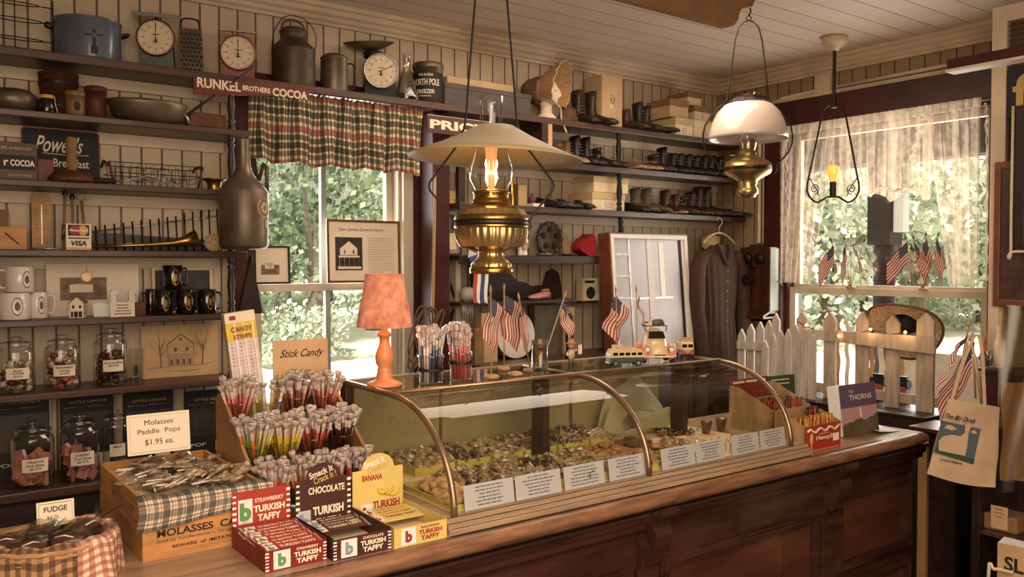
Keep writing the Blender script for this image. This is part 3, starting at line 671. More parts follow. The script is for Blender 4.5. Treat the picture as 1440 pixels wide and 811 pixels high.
# trays and candies
def tray(x0, x1, y0, y1, label, h=.029, mat='tray_green'):
    t = .0022; z = 0
    m = MB(mat).bx(x0, x1, y0, y1, 0, .002).bx(x0, x0+t, y0, y1, 0, h).bx(x1-t, x1, y0, y1, 0, h).bx(x0, x1, y0, y0+t, 0, h*.9).bx(x0, x1, y1-t, y1, 0, h)
    m.bx(x0-.004, x0+t, y0, y1, h-.0015, h).bx(x1-t, x1+.004, y0, y1, h-.0015, h).bx(x0, x1, y1-t, y1+.004, h-.0015, h)
    return m
def cello_candy(core, wr, r=.014, seed=0, long=1.0):
    rn = random.Random(seed); m = MB(wr)
    m.ball((0, 0, 0), r, 10, wr, long, 1, .8, .5, seed).ball((0, 0, r*.15), r*.72, 8, core, long, 1, .8, .4, seed+3)
    for sx in (-1, 1):
        n = 9; c = [(sx*r*long*.85, 0, 0)]; vs = []
        for i in range(n):
            a = 2*PI*i/n; q = r*rn.uniform(.6, 1.2); vs.append((sx*r*(long+rn.uniform(.6, 1.1)), cos(a)*q, abs(sin(a))*q*.9))
        m.add(c+vs, [(0, 1+i, 1+(i+1) % n) for i in range(n)], 'cello')
    return m
def lump(mat, r=.015, seed=0, sx=1, sz=.6): return MB(mat).ball((0, 0, 0), r, 12, mat, sx, 1, sz, .7, seed)
proto = {}
def cand(kind, loc, rz, label, group, sc=1):
    if kind not in proto:
        me = {'dark': lambda: cello_candy('choco', 'cello_dark', .014, 1), 'milk': lambda: cello_candy('choco_milk', 'cello', .014, 2, 1.3), 'pale': lambda: cello_candy('candy_pink', 'cello', .012, 3, 1.2), 'white': lambda: cello_candy('stick_white', 'cello', .013, 4),
              'nut': lambda: lump('nutty', .019, 5), 'cookie': lambda: lump('cookie', .024, 6, 1.3, .55), 'fudge': lambda: MB('fudge').bx(-.016, .016, -.012, .012, -.008, .010), 'roll': lambda: MB('cello').lathe([(.006, -.02), (.013, -.018), (.013, .018), (.006, .02)], 14, ax='y').lathe([(.0005, -.0185), (.009, -.0185)], 12, ax='y', mat='candy_orange'), 'disc': lambda: MB('choco').cyl(.011, -.003, .003, 14)}[kind]().mesh('wrapped_candy')
        proto[kind] = me
    nm = {'nut': 'nut_cluster', 'cookie': 'cookie', 'fudge': 'fudge_piece', 'roll': 'wafer_roll', 'disc': 'chocolate_disc'}.get(kind, 'wrapped_candy')
    o = bpy.data.objects.new(nm, proto[kind]); COL.objects.link(o); o.location = loc; o.rotation_euler = (0, 0, rz); o.scale = (sc, sc, sc)
    setp(o, label, nm.replace('_', ' '), group); return o
cols = [1.225, 1.37, 1.50, 1.625, 1.76, 1.90, 2.03]; rows = [(1.765, 1.885), (1.895, 2.025), (2.11, 2.21), (2.22, 2.325)]
tr_kinds = [['dark', 'white', 'milk', 'pale', 'nut', 'nut'], ['milk', 'milk', 'dark', 'pale', 'nut', 'fudge'], ['pale', 'dark', 'milk', 'fudge', 'dark', 'milk'], ['milk', 'dark', 'pale', 'milk', 'fudge', 'dark']]
kn = {'dark': 'dark chocolates in clear wrappers', 'white': 'white wrapped sweets', 'milk': 'milk chocolates in cellophane', 'pale': 'pink and cream wrapped sweets', 'nut': 'brown nut clusters', 'fudge': 'small fudge squares'}
rown = ['front row', 'second row', 'third row', 'back row']
for r, (ya, yb) in enumerate(rows):
    for c in range(6):
        xa, xb = cols[c]+.005, cols[c+1]-.005; k = tr_kinds[r][c]
        solo('candy_tray', f'green tray of {kn[k]}, {ORD[c]} from left in the {rown[r]}', 'tray', tray(xa, xb, ya, yb, ''), (0, 0, DK))
        rn = random.Random(r*10+c); lb = f'one of the {kn[k]} in the {ORD[c]} tray of the {rown[r]}'
        for i in range(3):
            for j in range(3):
                cand(k, (xa+.022+(xb-xa-.044)*(i+.5*(j % 2))/2.5+rn.uniform(-.004, .004), ya+.02+(yb-ya-.04)*j/2, DK+.019+rn.uniform(0, .006)), rn.uniform(0, 3.1), lb, f'{kn[k]}, {rown[r]} tray {ORD[c]}'[:60], rn.uniform(1.1, 1.45))
        for i in range(1 if r < 2 else 0):
            cand(k, ((xa+xb)/2+rn.uniform(-.025, .025), (ya+yb)/2+rn.uniform(-.03, .03), DK+.040), rn.uniform(0, 3.1), lb, f'{kn[k]}, {rown[r]} tray {ORD[c]}'[:60], 1.1)
solo('cookie_tray', 'shallow green edged tray of chocolate chip cookies at the left end of the case', 'tray', tray(1.135, 1.22, 1.76, 2.02, '', .016), (0, 0, DK))
for i, (x, y, z) in enumerate([(1.16, 1.79, .014), (1.195, 1.80, .016), (1.165, 1.835, .016), (1.2, 1.85, .014), (1.165, 1.88, .014), (1.195, 1.91, .016), (1.165, 1.94, .016), (1.2, 1.97, .014), (1.178, 1.815, .032), (1.182, 1.86, .034), (1.178, 1.90, .032)]):
    cand('cookie', (x, y, DK+z+.003), i*1.3, 'chocolate chip cookie piled in the tray at the left end of the case', 'cookies in the left end tray', .95)
# right half of the case
bag = MB('bag_green').grid(lambda u, v: (2.06+.33*u+.02*sin(v*9), 2.14+.05*sin(u*PI)*(1-v)+.12*v, DK+.02+.17*v*(sin(u*PI)**.6)+.012*sin(u*13)*v), 14, 8)
solo('paper_bag', 'large crumpled olive paper bag lying at the right back of the case', 'bag', bag, kind=None)
solo('paper_bag', 'olive folded paper in front of the large crumpled bag', 'bag', MB('bag_green').grid(lambda u, v: (2.12+.26*u, 2.10+.09*v, DK+.035+.05*sin(v*PI)+.006*sin(u*11)), 10, 6))
for i, (px, py, mt) in enumerate(((993, 592, 'choco'), (1014, 588, 'nutty'))):
    p = at(px, py, Z=DK+.045); m = MB('cello_dark').lathe([(.014, 0), (.021, .042), (.023, .045), (.021, .045), (.018, .038), (.0, .038)], 18).cyl(.018, .036, .04, 16, mat=mt)
    solo('candy_cup', ('small brown cup filled with dark candy', 'small pale-rimmed brown cup')[i]+' in the right of the case', 'cup', m, (p.x, p.y, DK), group=None)
for i, (px, py) in enumerate(((938, 622), (950, 620), (963, 622))):
    p = at(px, py, Z=DK+.014); cand('roll', (p.x, p.y, DK+.0135), .2, 'pale glassy roll lying end-on behind the fifth price card', 'rolls behind the fifth card')
for i in range(9):
    p = at(925+i*6, 603+4*(i % 2), Z=DK+.02); cand('dark', (p.x, p.y, DK+.014), i*.7, 'dark wrapped chocolate in the pile just right of the middle rib', 'dark chocolates right of the middle rib', .95)
solo('cream_tray', 'cream paper lined tray behind the fifth and sixth price cards', 'tray', tray(1.93, 2.24, 1.80, 2.0, '', .018, 'box_cream'), (0, 0, DK))
for i in range(6):
    m = MB('plastic_bag').grid(lambda u, v, i=i: (.05*(u-.5), .018*(v-.5), .03+.012*sin(u*9+i)+.02*sin(v*PI)), 6, 4).use('letter_white').bx(-.02, .02, -.004, .004, .0, .03)
    solo('wrapped_cake', f'small cake in clear shiny wrapping, {ORD[i]} from the left behind the right price cards', 'wrapped cake', m, (2.0+i*.075, 1.785, DK))
# misc deck liner
part('deck_liner', MB('box_cream').bx(A[0]+.012, A[2]-.012, BF+.05, YB-.03, DK-.0004, DK+.0004), case, 'pale liner of the case floor')
# ================================================================= hanging lamps
RZL = YAW-PI/2
def mir(pts, k, zc, off=0, s=1): return [(s*r*k, off, (zc-y)*k) for y, r in pts]
# big brass lamp
D = 2.4; k = D/FP; c = at(691, 405.5, D=D); ang = RZL
L1 = empty('hanging_oil_lamp', 'large ornate brass hanging lamp with a wide flat paper shade over the candy case', 'hanging lamp', (c.x, c.y, 1.6), ang)
yz = 372.0
def prof(pts): return [(r*k, (yz-y)*k) for y, r in pts]
m = MB('brass').lathe(prof([(385, 1), (385, 30), (382, 31), (377, 31), (375, 28)]), 40)
m.lathe(prof([(375, 28), (371, 28), (367, 24), (362, 19), (357, 17.5), (355, 18), (353, 20)]), 60, flute=.03, fn=20, mat='brass_pale')
m.lathe(prof([(353, 20), (351, 27), (349, 34), (347, 43)]), 40).lathe(prof([(347, 43), (343, 46), (336, 49), (328, 51), (322, 51)]), 128, flute=.022, fn=32, mat='brass_pale')
m.lathe(prof([(322, 51), (320, 53), (318, 52.5)]), 40)
m.lathe(prof([(310, 52.5), (308, 53), (305, 51), (303, 50)]), 40).lathe(prof([(303, 50), (297, 46), (295, 45)]), 90, flute=.02, fn=30, mat='brass_pale').lathe(prof([(295, 45), (292, 40), (289, 32), (287, 28)]), 40)
part('font', m, L1, 'fluted brass oil font')
m = MB('brass_band').lathe(prof([(318, 51), (318, 52), (310, 52), (310, 51)]), 90, flute=.01, fn=45); part('band', m, L1, 'dark ribbed band')
m = MB('brass').lathe(prof([(287, 28), (285, 27), (283, 27), (281, 25), (274, 25), (273, 26.5), (270, 26.5), (269, 25), (268, 22), (268, 2)]), 36).bx(-.003, .003, -.052, -.05, .19, .2)
m.tube([(.053, -.02, .155), (.060, -.02, .165), (.060, -.02, .235)], .0035, 6, 'brass_pale'); part('burner', m, L1, 'brass burner collar')
m = MB('glass_jar').lathe(prof([(268, 23), (262, 26), (254, 30), (245, 31), (235, 30), (222, 26), (208, 22), (195, 17.5), (185, 16), (150, 16), (137.5, 16.5), (137.5, 15.5)]), 32); part('chimney', m, L1, 'clear glass chimney')
m = MB('flame_glow').lathe([(.010, .205), (.009, .23), (.009, .26), (.015, .30), (.018, .33)], 14).lathe([(.0016, .25), (.0016, .315)], 8, (-.006, -.010, 0), mat='bulb_glow').lathe([(.0016, .25), (.0016, .315)], 8, (.006, -.010, 0), mat='bulb_glow'); part('flame_bulb', m, L1, 'glowing orange bulb')
tilt = Matrix.Rotation(math.radians(2.2), 4, 'Y')
m = MB('shade_paper'); m.T = tilt; zt = (372-177)*k; zr = (372-223)*k
m.lathe([(.036, zt), (.05, zt-.002), (.10, zt-.030), (.16, zt-.058), (.21, zt-.078), (.246, zr), (.2455, zr-.004), (.205, zt-.084), (.16, zt-.066), (.10, zt-.038), (.05, zt-.010), (.036, zt-.006)], 56)
part('shade', m, L1, 'wide flat pale olive shade')
for s in (-1, 1):
    m = MB('iron').tube(mir([(-16, 1), (-14, 8), (-6, 17), (0, 22), (60, 27), (120, 32), (165, 35), (182, 38), (210, 51), (235, 70), (256, 86), (262, 87.5), (268, 86), (290, 68), (305, 56), (312, 54), (322, 55)], k, yz, 0, s), .0032, 8).bx(s*.100-.009, s*.100+.009, -.006, .006, .094, .116)
    part('bail_arm', m, L1, 'bent iron carrying arm')
m = MB('iron').tube([(0, 0, (yz+16)*k), (.006, 0, (yz+24)*k), (0, 0, (yz+32)*k), (0, 0, HC-1.6)], .0032, 8).cyl(.02, HC-1.6-.015, HC-1.6, 12); part('hook', m, L1)
point((c.x, c.y, 1.6+.27), 1.6, (1, .55, .25), .02)
# white dome lamp
D = 4.1; k = D/FP; c = at(1050, 405.5, D=D)
L2 = empty('hanging_oil_lamp', 'hanging lamp with a white milk glass dome over a shiny brass font', 'hanging lamp', (c.x, c.y, 1.6), RZL)
m = MB('milk_glass').lathe(prof([(144, 22), (150, 34), (160, 43), (172, 49), (184, 53), (193, 54.5), (197, 54), (197, 53), (190, 52), (172, 47), (155, 36), (146, 21)]), 48); part('dome_shade', m, L2, 'white milk glass dome')
m = MB('iron').lathe(prof([(147, 31), (144, 27), (142, 25), (140, 25)]), 36, flute=.06, fn=12).lathe(prof([(142, 12), (136, 9), (133, 3)]), 16); part('crown', m, L2, 'dark pierced crown')
part('chimney', MB('glass_jar').lathe(prof([(215, 9), (205, 12), (195, 12), (180, 8), (133, 8), (132, 10)]), 20), L2)
m = MB('brass_pale').lathe(prof([(218, 12), (214, 12), (212, 9), (208, 11), (200, 11), (196, 8), (195, 1)]), 24).tube([(-.09, -.02, .52), (-.04, -.01, .52)], .003, 6); part('burner', m, L2)
m = MB('brass_pale').lathe(prof([(218, 12), (221, 14), (224, 22), (229, 30), (234, 32.5), (236, 33)]), 40).lathe(prof([(236, 33), (240, 33), (241, 32)]), 40, mat='brass_band').lathe(prof([(241, 33), (245, 31), (249, 24), (253, 17), (256, 13), (259, 14), (262, 12), (268, 15), (272, 15), (274, 13), (278, 11), (278, 1)]), 40); part('font', m, L2, 'polished brass font')
for s in (-1, 1):
    part('bail_arm', MB('iron').tube(mir([(32, 1), (34, 7), (41, 14), (60, 19), (100, 24), (143, 29), (152, 40), (165, 52), (178, 60), (190, 62.5), (203, 62), (215, 57), (225, 48), (232, 41), (240, 40), (244, 37)], k, yz, 0, s), .0042, 8), L2)
m = MB('iron').tube([(0, 0, (yz-33)*k), (.013, 0, (yz-29)*k), (0, 0, (yz-24)*k), (-.013, 0, (yz-29)*k)], .003, 6, closed=True).tube([(0, 0, (yz-26)*k), (.01, 0, (yz-19)*k), (0, 0, (yz-10)*k), (0, 0, HC-1.6)], .0035, 6); part('hook', m, L2)
# harp lamp
c = at(1170, 405.5, D=4.62); k = 4.62/FP
L3 = empty('harp_lamp', 'plain dark iron harp ceiling lamp holding a bare glowing bulb before the lace curtain', 'hanging lamp', (c.x, c.y, 1.6), RZL)
zc2 = HC-1.6
m = MB('cream_enamel').lathe([(.0, zc2), (.068, zc2), (.07, zc2-.03), (.058, zc2-.036), (.05, zc2-.05), (.03, zc2-.06), (.022, zc2-.072), (0, zc2-.074)], 32); part('ceiling_canopy', m, L3, 'pale round ceiling canopy')
part('stem', MB('iron').cyl(.009, (yz-152)*k, zc2-.07, 12).cyl(.014, (yz-153)*k, (yz-146)*k, 12), L3)
m = MB('iron').tube(mir([(148, 0), (149.5, 8), (154, 14), (165, 17), (200, 24), (235, 31), (258, 36), (268, 36.5), (277, 33), (283, 27), (285, 21), (281, 14), (277, 8), (277, 0)], k, yz)+mir([(277, 8), (281, 14), (285, 21), (283, 27), (277, 33), (268, 36.5), (258, 36), (235, 31), (200, 24), (165, 17), (154, 14), (149.5, 8)], k, yz, 0, -1), .0055, 8, closed=True)
part('harp', m, L3, 'iron harp frame')
for s in (-1, 1):
    pts = [(s*(26+(1.2+5.5*t)*cos(t*11))*k, 0, (yz-266+(1.2+6.5*t)*sin(t*11))*k) for t in [i/28 for i in range(29)]]
    part('scroll', MB('iron').tube(pts, .0026, 6).tube([(s*34*k, 0, (yz-250)*k), (s*30*k, 0, (yz-256)*k), (s*22*k, 0, (yz-268)*k), (s*20*k, 0, (yz-276)*k)], .0026, 6), L3)
m = MB('iron').cyl(4.6*k, (yz-277)*k, (yz-256)*k, 16).tube([(-.03, -.01, (yz-268)*k), (-.015, 0, (yz-268)*k)], .003, 6); part('socket', m, L3)
m = MB('bulb_amber').lathe(prof([(256, 4), (252, 5), (246, 7.5), (240, 8.5), (235, 7), (232, 3), (231.5, 0)]), 20); part('bulb', m, L3, 'glowing filament bulb')
point((c.x-.12, c.y-.14, 1.6+(yz-243)*k), .7, (1, .66, .35), .04)
# ================================================================= table lamp
p = V((SX(541, ZT, 2.16), 2.16, ZT)); k = K(p); y0 = 545
tl = empty('table_lamp', 'small peach wooden lamp with mottled orange shade on the left case end', 'table lamp', p)
pr2 = lambda pts: [(r*k, (543-y)*k) for y, r in pts]
m = MB('peach_paint').lathe(pr2([(543, 0), (543, 24), (541, 25), (538, 23), (535, 15), (532, 11), (530, 11.5), (527, 11.5), (524, 9.5), (522, 10.5), (520, 10), (516, 9), (511, 12), (503, 13.2), (496, 12), (488, 8.5), (480, 6.8), (474, 7), (473, 9.5), (470, 10), (468, 8), (466, 5), (450, 4.5), (450, 0)]), 32); part('base', m, tl, 'turned peach coloured base')
m = MB('shade_glow').lathe(pr2([(460, 39), (440, 36), (410, 30), (386, 26.5), (386, 25.8), (410, 29.3), (440, 35.3), (460, 38.3)]), 40); part('shade', m, tl, 'mottled orange lamp shade')
part('bulb', MB('bulb_glow').ball((0, 0, (543-430)*k), 9*k, 12), tl)
point((p.x, p.y, p.z+(543-425)*k), 2.2, (1, .52, .24), .02)
# ================================================================= things on the left shelves and top shelf
def PZ(px, py, Y): return at(px, py, Y=Y).z
def spot(px, zs, Y=3.67):
    x = SX(px, zs, Y); p = V((x, Y, zs)); return p, K(p)
def bez(pts, n=6):
    out = []; P_ = [V(p) for p in pts]
    for i in range(len(P_)-1):
        a = P_[max(i-1, 0)]; b = P_[i]; c = P_[i+1]; d = P_[min(i+2, len(P_)-1)]
        for j in range(n):
            t = j/n; out.append(.5*((2*b)+(-a+c)*t+(2*a-5*b+4*c-d)*t*t+(-a+3*b-3*c+d)*t**3))
    return out+[P_[-1]]
T1 = Z[1]
# wire plate rack on the wall
p, k = spot(40, 2.47, 3.70)
m = MB('iron').tube([(.10, 0, -.06), (.10, 0, .16)], .0025, 6)
for zz, r in ((.13, .075), (.07, .085), (.0, .085), (-.05, .07)):
    m.tube([(.10, 0, zz), (.06, 0, zz)], .0022, 6).tube([(cos(a*PI/12)*r-.02, sin(a*PI/12)*r*.8, zz+.01*sin(a*PI/12)) for a in range(24)], .0022, 6, closed=True)
m.tube([(-.02, .06, -.05), (-.02, .06, .16)], .0022, 6)
solo('wire_rack', 'wire hoop rack standing at the far left end of the top shelf', 'wire rack', m, (p.x-.02, 3.68, T1+.06))
# blue enamel pot
p, k = spot(124, T1, 3.68); t = empty('stock_pot', 'blue-grey enamel stock pot with two side handles and a chipped dark patch', 'pot', p); r = 43*k; h = .152
m = MB('enamel_blue').lathe([(0, .002), (r*.98, .002), (r, .006), (r, h), (r*1.04, h+.003), (r*1.03, h+.006), (r*.98, h+.004), (r*.97, .01), (0, .01)], 40); part('body', m, t)
for s in (-1, 1):
    part('handle', MB('enamel_chip').tube(bez([(s*r, -.03, h*.80), (s*(r+.022), -.026, h*.84), (s*(r+.026), 0, h*.85), (s*(r+.022), .026, h*.84), (s*r, .03, h*.80)]), .006, 8), t)
m = MB('enamel_chip'); a0 = -PI/2+.1
for q in ((0, .03, .024, .03), (.0, .06, .012, .03), (-.02, .085, .03, .006), (.02, .088, .02, .005), (.0, .10, .01, .016)):
    for u in range(3):
        pass
    m.bx(q[0]-q[2]/2, q[0]+q[2]/2, -r-.0015, -r+.004, q[1]-q[3]/2, q[1]+q[3]/2)
part('chipped_patch', m, t, 'dark chipped patch in the enamel')
# dial scales
def dial_scale(px, py, rpx, body, dialm, label, platform, ph, pw, tiltp=0, hand=0, Y=3.66, ring='tin', base=True):
    x = SX(px, T1+.06, Y); p = V((x, Y, T1)); k = K(p); r = rpx*k; cz = PZ(px, py, Y)-T1
    t = empty('kitchen_scale', label, 'scale', p, -.35)
    m = MB(body).prism([(-r*.95, .0), (r*.95, .0), (r*.8, cz+r*.6), (r*.4, cz+r*1.0), (-r*.4, cz+r*1.0), (-r*.8, cz+r*.6)], -.01, .075); m.bx(-r*1.0, r*1.0, -.02, .08, 0, .012); part('body', m, t, bevel=.002)
    m = MB(ring).lathe([(r, -.012), (r*1.03, -.02), (r*1.03, -.027), (r*.95, -.030), (r*.93, -.024)], 40, (0, 0, cz), ax='y'); part('rim', m, t)
    m = MB(dialm).lathe([(r*.96, -.024), (0, -.024)], 40, (0, 0, cz), ax='y')
    for i in range(36):
        a = 2*PI*i/36; q = r*(.84 if i % 3 else .78); m.add([((r*.9*cos(a+e)), -.0245, cz+r*.9*sin(a+e)) for e in (-.018, .018)]+[(q*cos(a+e), -.0245, cz+q*sin(a+e)) for e in (.018, -.018)], [(0, 1, 2, 3)], 'ink')
    for i in range(12):
        a = PI/2-2*PI*i/12; m.text(str(i*2), r*.66*cos(a), -.0246, cz+r*.66*sin(a), h=r*.13, mat='ink')
    m.add([(r*.05*cos(a), -.0246, cz-r*.15+r*.35*sin(a)*.5) for a in [j*PI/6 for j in range(12)]], [tuple(range(12))], 'ink').bx(-r*.18, r*.18, -.0249, -.0246, cz+r*.15, cz+r*.19, 'ink').bx(-r*.14, r*.14, -.0249, -.0246, cz-r*.25, cz-r*.2, 'ink')
    part('dial', m, t, 'pale round dial with black numbers')
    a = PI/2-hand; m = MB('ink').tube([(-.2*r*cos(a), -.027, cz-.2*r*sin(a)), (.8*r*cos(a), -.027, cz+.8*r*sin(a))], .0014, 6); part('pointer', m, t)
    return t, r, cz, k
t, r, cz, k = dial_scale(220, 55, 25, 'green_paint', 'cream_enamel', 'green kitchen scale with a round cream dial and tilted square platform', 0, 0, 0, ring='tin_rust')
m = MB('green_paint').cyl(.008, cz+r, cz+r+.022, 10, (0, .02, 0)); m.xf((0, .02, cz+r+.03), (.25, 0, .1)).bx(-.092, .092, -.07, .07, -.004, .004).bx(-.092, .092, -.073, -.067, -.009, .007); m.T = Matrix.Identity(4); part('platform', m, t, bevel=.001)
t, r, cz, k = dial_scale(335, 76, 24, 'red_enamel', 'cream_enamel', 'small scale with a cream dial ringed in red and a flat pale platform', 0, 0, 0, ring='red_enamel')
m = MB('tin').bx(-.025, -.02, .01, .02, cz+r*.9, cz+r+.024).bx(.02, .025, .01, .02, cz+r*.9, cz+r+.024); m.xf((0, .02, cz+r+.028), (.22, 0, .1)).bx(-.08, .08, -.06, .06, -.003, .003); m.T = Matrix.Identity(4); part('platform', m.use('cream_enamel'), t)
t, r, cz, k = dial_scale(535, 101, 24, 'black_paint', 'cream_enamel', 'black kitchen scale with a wide shallow oval pan and slanted pointer', 0, 0, 0, hand=1.15, ring='tin_silver')
m = MB('black_paint').lathe([(.045, cz+r*.85), (.05, cz+r+.01), (.03, cz+r+.02)], 20, (-.03, .02, 0)); part('pan_support', m, t)
m = MB('tin'); m.xf((-.05, .02, cz+r+.022), (.12, -.08, 0)).lathe([(0, 0), (.06, .003), (.105, .022), (.122, .032), (.124, .034), (.118, .032), (.1, .025), (0, .005)], 36, sy=.75); part('pan', m, t, 'wide shallow metal pan')
# grater
p, k = spot(268, T1, 3.66); t = empty('box_grater', 'dark metal box grater with rows of holes and a wire handle', 'grater', p, -.25); w0, w1, h = .040, .034, .142
m = MB('tin_dark').add([(-w0, -.03, 0), (w0, -.03, 0), (w0, .03, 0), (-w0, .03, 0), (-w1, -.022, h), (w1, -.022, h), (w1, .022, h), (-w1, .022, h)], [(0, 1, 5, 4), (1, 2, 6, 5), (2, 3, 7, 6), (3, 0, 4, 7), (4, 5, 6, 7)])
for j in range(9):
    for i in range(5):
        x = -.026+i*.013+(.0065 if j % 2 else -.0); z = .014+j*.0137
        if abs(x) < .033: m.lathe([(.0042, -.0306+.008*z/h+.0), (.0, -.0312+.008*z/h)], 8, (x, 0, z), 'ink', False, 'y').lathe([(.0052, -.0300+.008*z/h), (.0042, -.0322+.008*z/h)], 8, (x, 0, z), 'tin', False, 'y')
part('body', m, t)
part('handle', MB('iron').tube(bez([(-.027, 0, h-.01), (-.028, 0, h+.02), (-.018, 0, h+.034), (.018, 0, h+.034), (.028, 0, h+.02), (.027, 0, h-.01)]), .003, 8), t)
t.scale = (1.28, 1.2, 1.32)
# milk can
p, k = spot(413, T1, 3.66); t = empty('milk_can', 'tall dull metal milk can with a domed shoulder and wire bail handle', 'milk can', p)
f = lambda pts: [(a*k, b*k) for a, b in pts]
m = MB('tin_dark').lathe(f([(0, 0), (29, 0), (30, 2), (30, 50), (30.5, 51), (30, 53), (27, 59), (20, 65), (18, 68), (18, 76), (19.5, 77), (19.5, 79), (18, 80), (14, 84), (0, 84)]), 40); part('body', m, t)
part('lid_handle', MB('tin_dark').tube(bez([(-17*k, 0, 76*k), (-15*k, 0, 89*k), (-6*k, 0, 95*k), (6*k, 0, 95*k), (15*k, 0, 89*k), (18*k, 0, 76*k)]), .0055, 8), t)
part('bail', MB('iron').tube(bez([(-31*k, 0, 54*k), (-27*k, .0, 78*k), (-14*k, .0, 97*k), (3*k, .0, 102*k), (22*k, 0, 97*k), (34*k, 0, 78*k), (31*k, 0, 54*k)]), .0022, 6).tube([(-31*k, -.004, 50*k), (-31*k, -.006, 60*k)], .004, 6).tube([(31*k, -.004, 50*k), (31*k, -.006, 60*k)], .004, 6), t)
# tin mug
p, k = spot(470, T1, 3.66); t = empty('tin_measure', 'plain tall tin measure with a strap handle between milk can and black scale', 'jug', p)
m = MB('tin').lathe(f([(0, 0), (19, 0), (19.5, 2), (18.5, 48), (19.5, 49), (17, 52), (12, 55), (3, 56), (0, 56)]), 32); part('body', m, t)
part('handle', MB('iron').tube(bez([(18*k, 0, 44*k), (28*k, 0, 46*k), (31*k, 0, 38*k), (30*k, 0, 14*k), (26*k, 0, 8*k), (19*k, 0, 10*k)]), [.004]*31, 8), t)
# flask
p, k = spot(572, T1, 3.64)
m = MB('glass_jar').lathe(f([(0, 1), (17, 1), (18.5, 3), (18, 8), (8, 40), (5.5, 46), (5.5, 64), (7, 66), (6.5, 67), (5, 65), (4.8, 46), (7, 40), (17, 9), (17, 4), (0, 3)]), 28)
solo('glass_flask', 'clear conical glass flask on the top shelf beside the printed tin', 'flask', m, p)
# printed tin
p, k = spot(602, T1, 3.66); r = 21*k; t = empty('printed_tin', 'round lidded tin printed with white lettering on black, next to the glass flask', 'tin', p, -.7)
m = MB('tin').lathe(f([(0, 0), (21, 0), (21, 50), (22, 50.5), (22.3, 52), (22, 57), (21, 58.5), (0, 59)]), 36); part('body', m, t)
m = MB('black_paint').lathe([(r*1.004, 8*k), (r*1.004, 44*k)], 48)
def wrap_text(mb, s, z, h, rr, mat, span=1.5, bold=.02):
    vs, fs, tw, th = text_geo(s, bold); sc = h/th; kx = min(sc, span*rr/tw)
    mb.add([(rr*sin(x*kx/rr), -rr*cos(x*kx/rr), z+y*sc) for x, y in vs], fs, mat)
wrap_text(m, 'NORTH POLE', 30*k, 9*k, r*1.02, 'letter_cream', 1.9); wrap_text(m, 'FREEZER', 17*k, 5.5*k, r*1.02, 'letter_cream', 1.2); wrap_text(m, 'THE ALASKA', 40*k, 3.5*k, r*1.02, 'letter_cream', 1.0); wrap_text(m, 'Freezer Co.', 11*k, 2.5*k, r*1.02, 'letter_cream', .8)
part('printed_band', m, t, 'black band with cream words')
# long drawer box
xa, xb = SX(627, T1, 3.62), SX(748, T1, 3.62)
solo('long_box', 'long dark grey flat box on the top shelf behind the big lamp', 'box', MB('box_grey').bx(0, xb-xa, 0, .17, 0, .11).bx(-.004, xb-xa+.004, -.004, .17, .10, .125), (xa, 3.63, T1), bevel=.002)
solo('flat_box', 'pale tan flat box lying on the long dark grey box', 'box', MB('box_card').bx(0, xb-xa-.12, 0, .13, 0, .035), (xa+.02, 3.64, T1+.126), bevel=.002)
# mannequin head with bonnet
p, k = spot(768, T1, 3.63); hd = empty('mannequin_head', 'pale mannequin head with red lips under a straw bonnet on the top shelf', 'mannequin head', p, .55)
m = MB('plaster').lathe([(0, 0), (.045, 0), (.043, .012), (.026, .03), (.024, .055), (.028, .075), (.02, .09)], 20)
ring = []
for j, (z, ry, rx, off) in enumerate(((.07, .016, .016, -.024), (.078, .03, .028, -.018), (.09, .044, .035, -.008), (.105, .052, .041, -.002), (.125, .056, .045, 0), (.145, .056, .046, .004), (.165, .05, .042, .008), (.18, .036, .030, .01), (.187, .015, .014, .01))):
    rg = []
    for i in range(20):
        a = 2*PI*i/20; y = -cos(a)*ry+off; x = sin(a)*rx
        if i in (0,) and .10 < z < .13: y -= .014 if z < .115 else .007
        if i in (1, 19) and .10 < z < .11: y -= .004
        if i in (1, 19) and .12 < z < .14: y += .006
        rg.append((x, y, z))
    ring.append(rg)
m.loft(ring); part('head', m, hd)
part('lips', MB('lip').ball((0, -.052, .094), .009, 8, None, 1, .5, .45), hd, 'red lips')
for s in (-1, 1): part('eye', MB('ink').ball((s*.018, -.0475, .126), .0055, 8, None, 1.2, .4, .6), hd)
hd.scale = (1.3, 1.3, 1.2)
bo = empty('straw_bonnet', 'dark and tan straw poke bonnet with a deep scalloped brim worn by the mannequin head', 'bonnet', (p.x, p.y, T1), .55)
bo.scale = (1.35, 1.4, 1.2)
m = MB('straw_dark')
for j in range(5):
    m.lathe([(.058-.003*j, 0), (.064-.005*j, .012), (.055-.005*j, .022)], 20, (0, .02+j*.010, .13+j*.002), ax='y', sy=1.1)
m.lathe([(.05, .02), (.05, .05), (.03, .075), (0, .08)], 20, (0, .02, .135), ax='y', sy=1.1); part('crown', m, bo, 'gathered dark crown')
def brim(u, v):
    a = -.18*PI+u*1.36*PI; L_ = .02+.085*v*(.75+.25*sin(a)); rr = .062+.045*v
    return (cos(a)*rr, .03-L_-.01*v+.003*sin(u*70)*v, .135+sin(a)*rr*1.15)
m = MB('straw').grid(brim, 60, 6); part('brim', m, bo, 'deep tan brim')
m = MB('straw_pale').tube([V(brim(i/60, 1)) for i in range(61)], .0025, 5); part('brim_edge', m, bo, 'pale scalloped edge')
part('ribbon', MB('straw_pale').tube(bez([(-.04, -.03, .09), (-.02, -.055, .06), (0, -.06, .045), (.004, -.062, .0), (.012, -.08, -.06)]), .004, 6), bo)
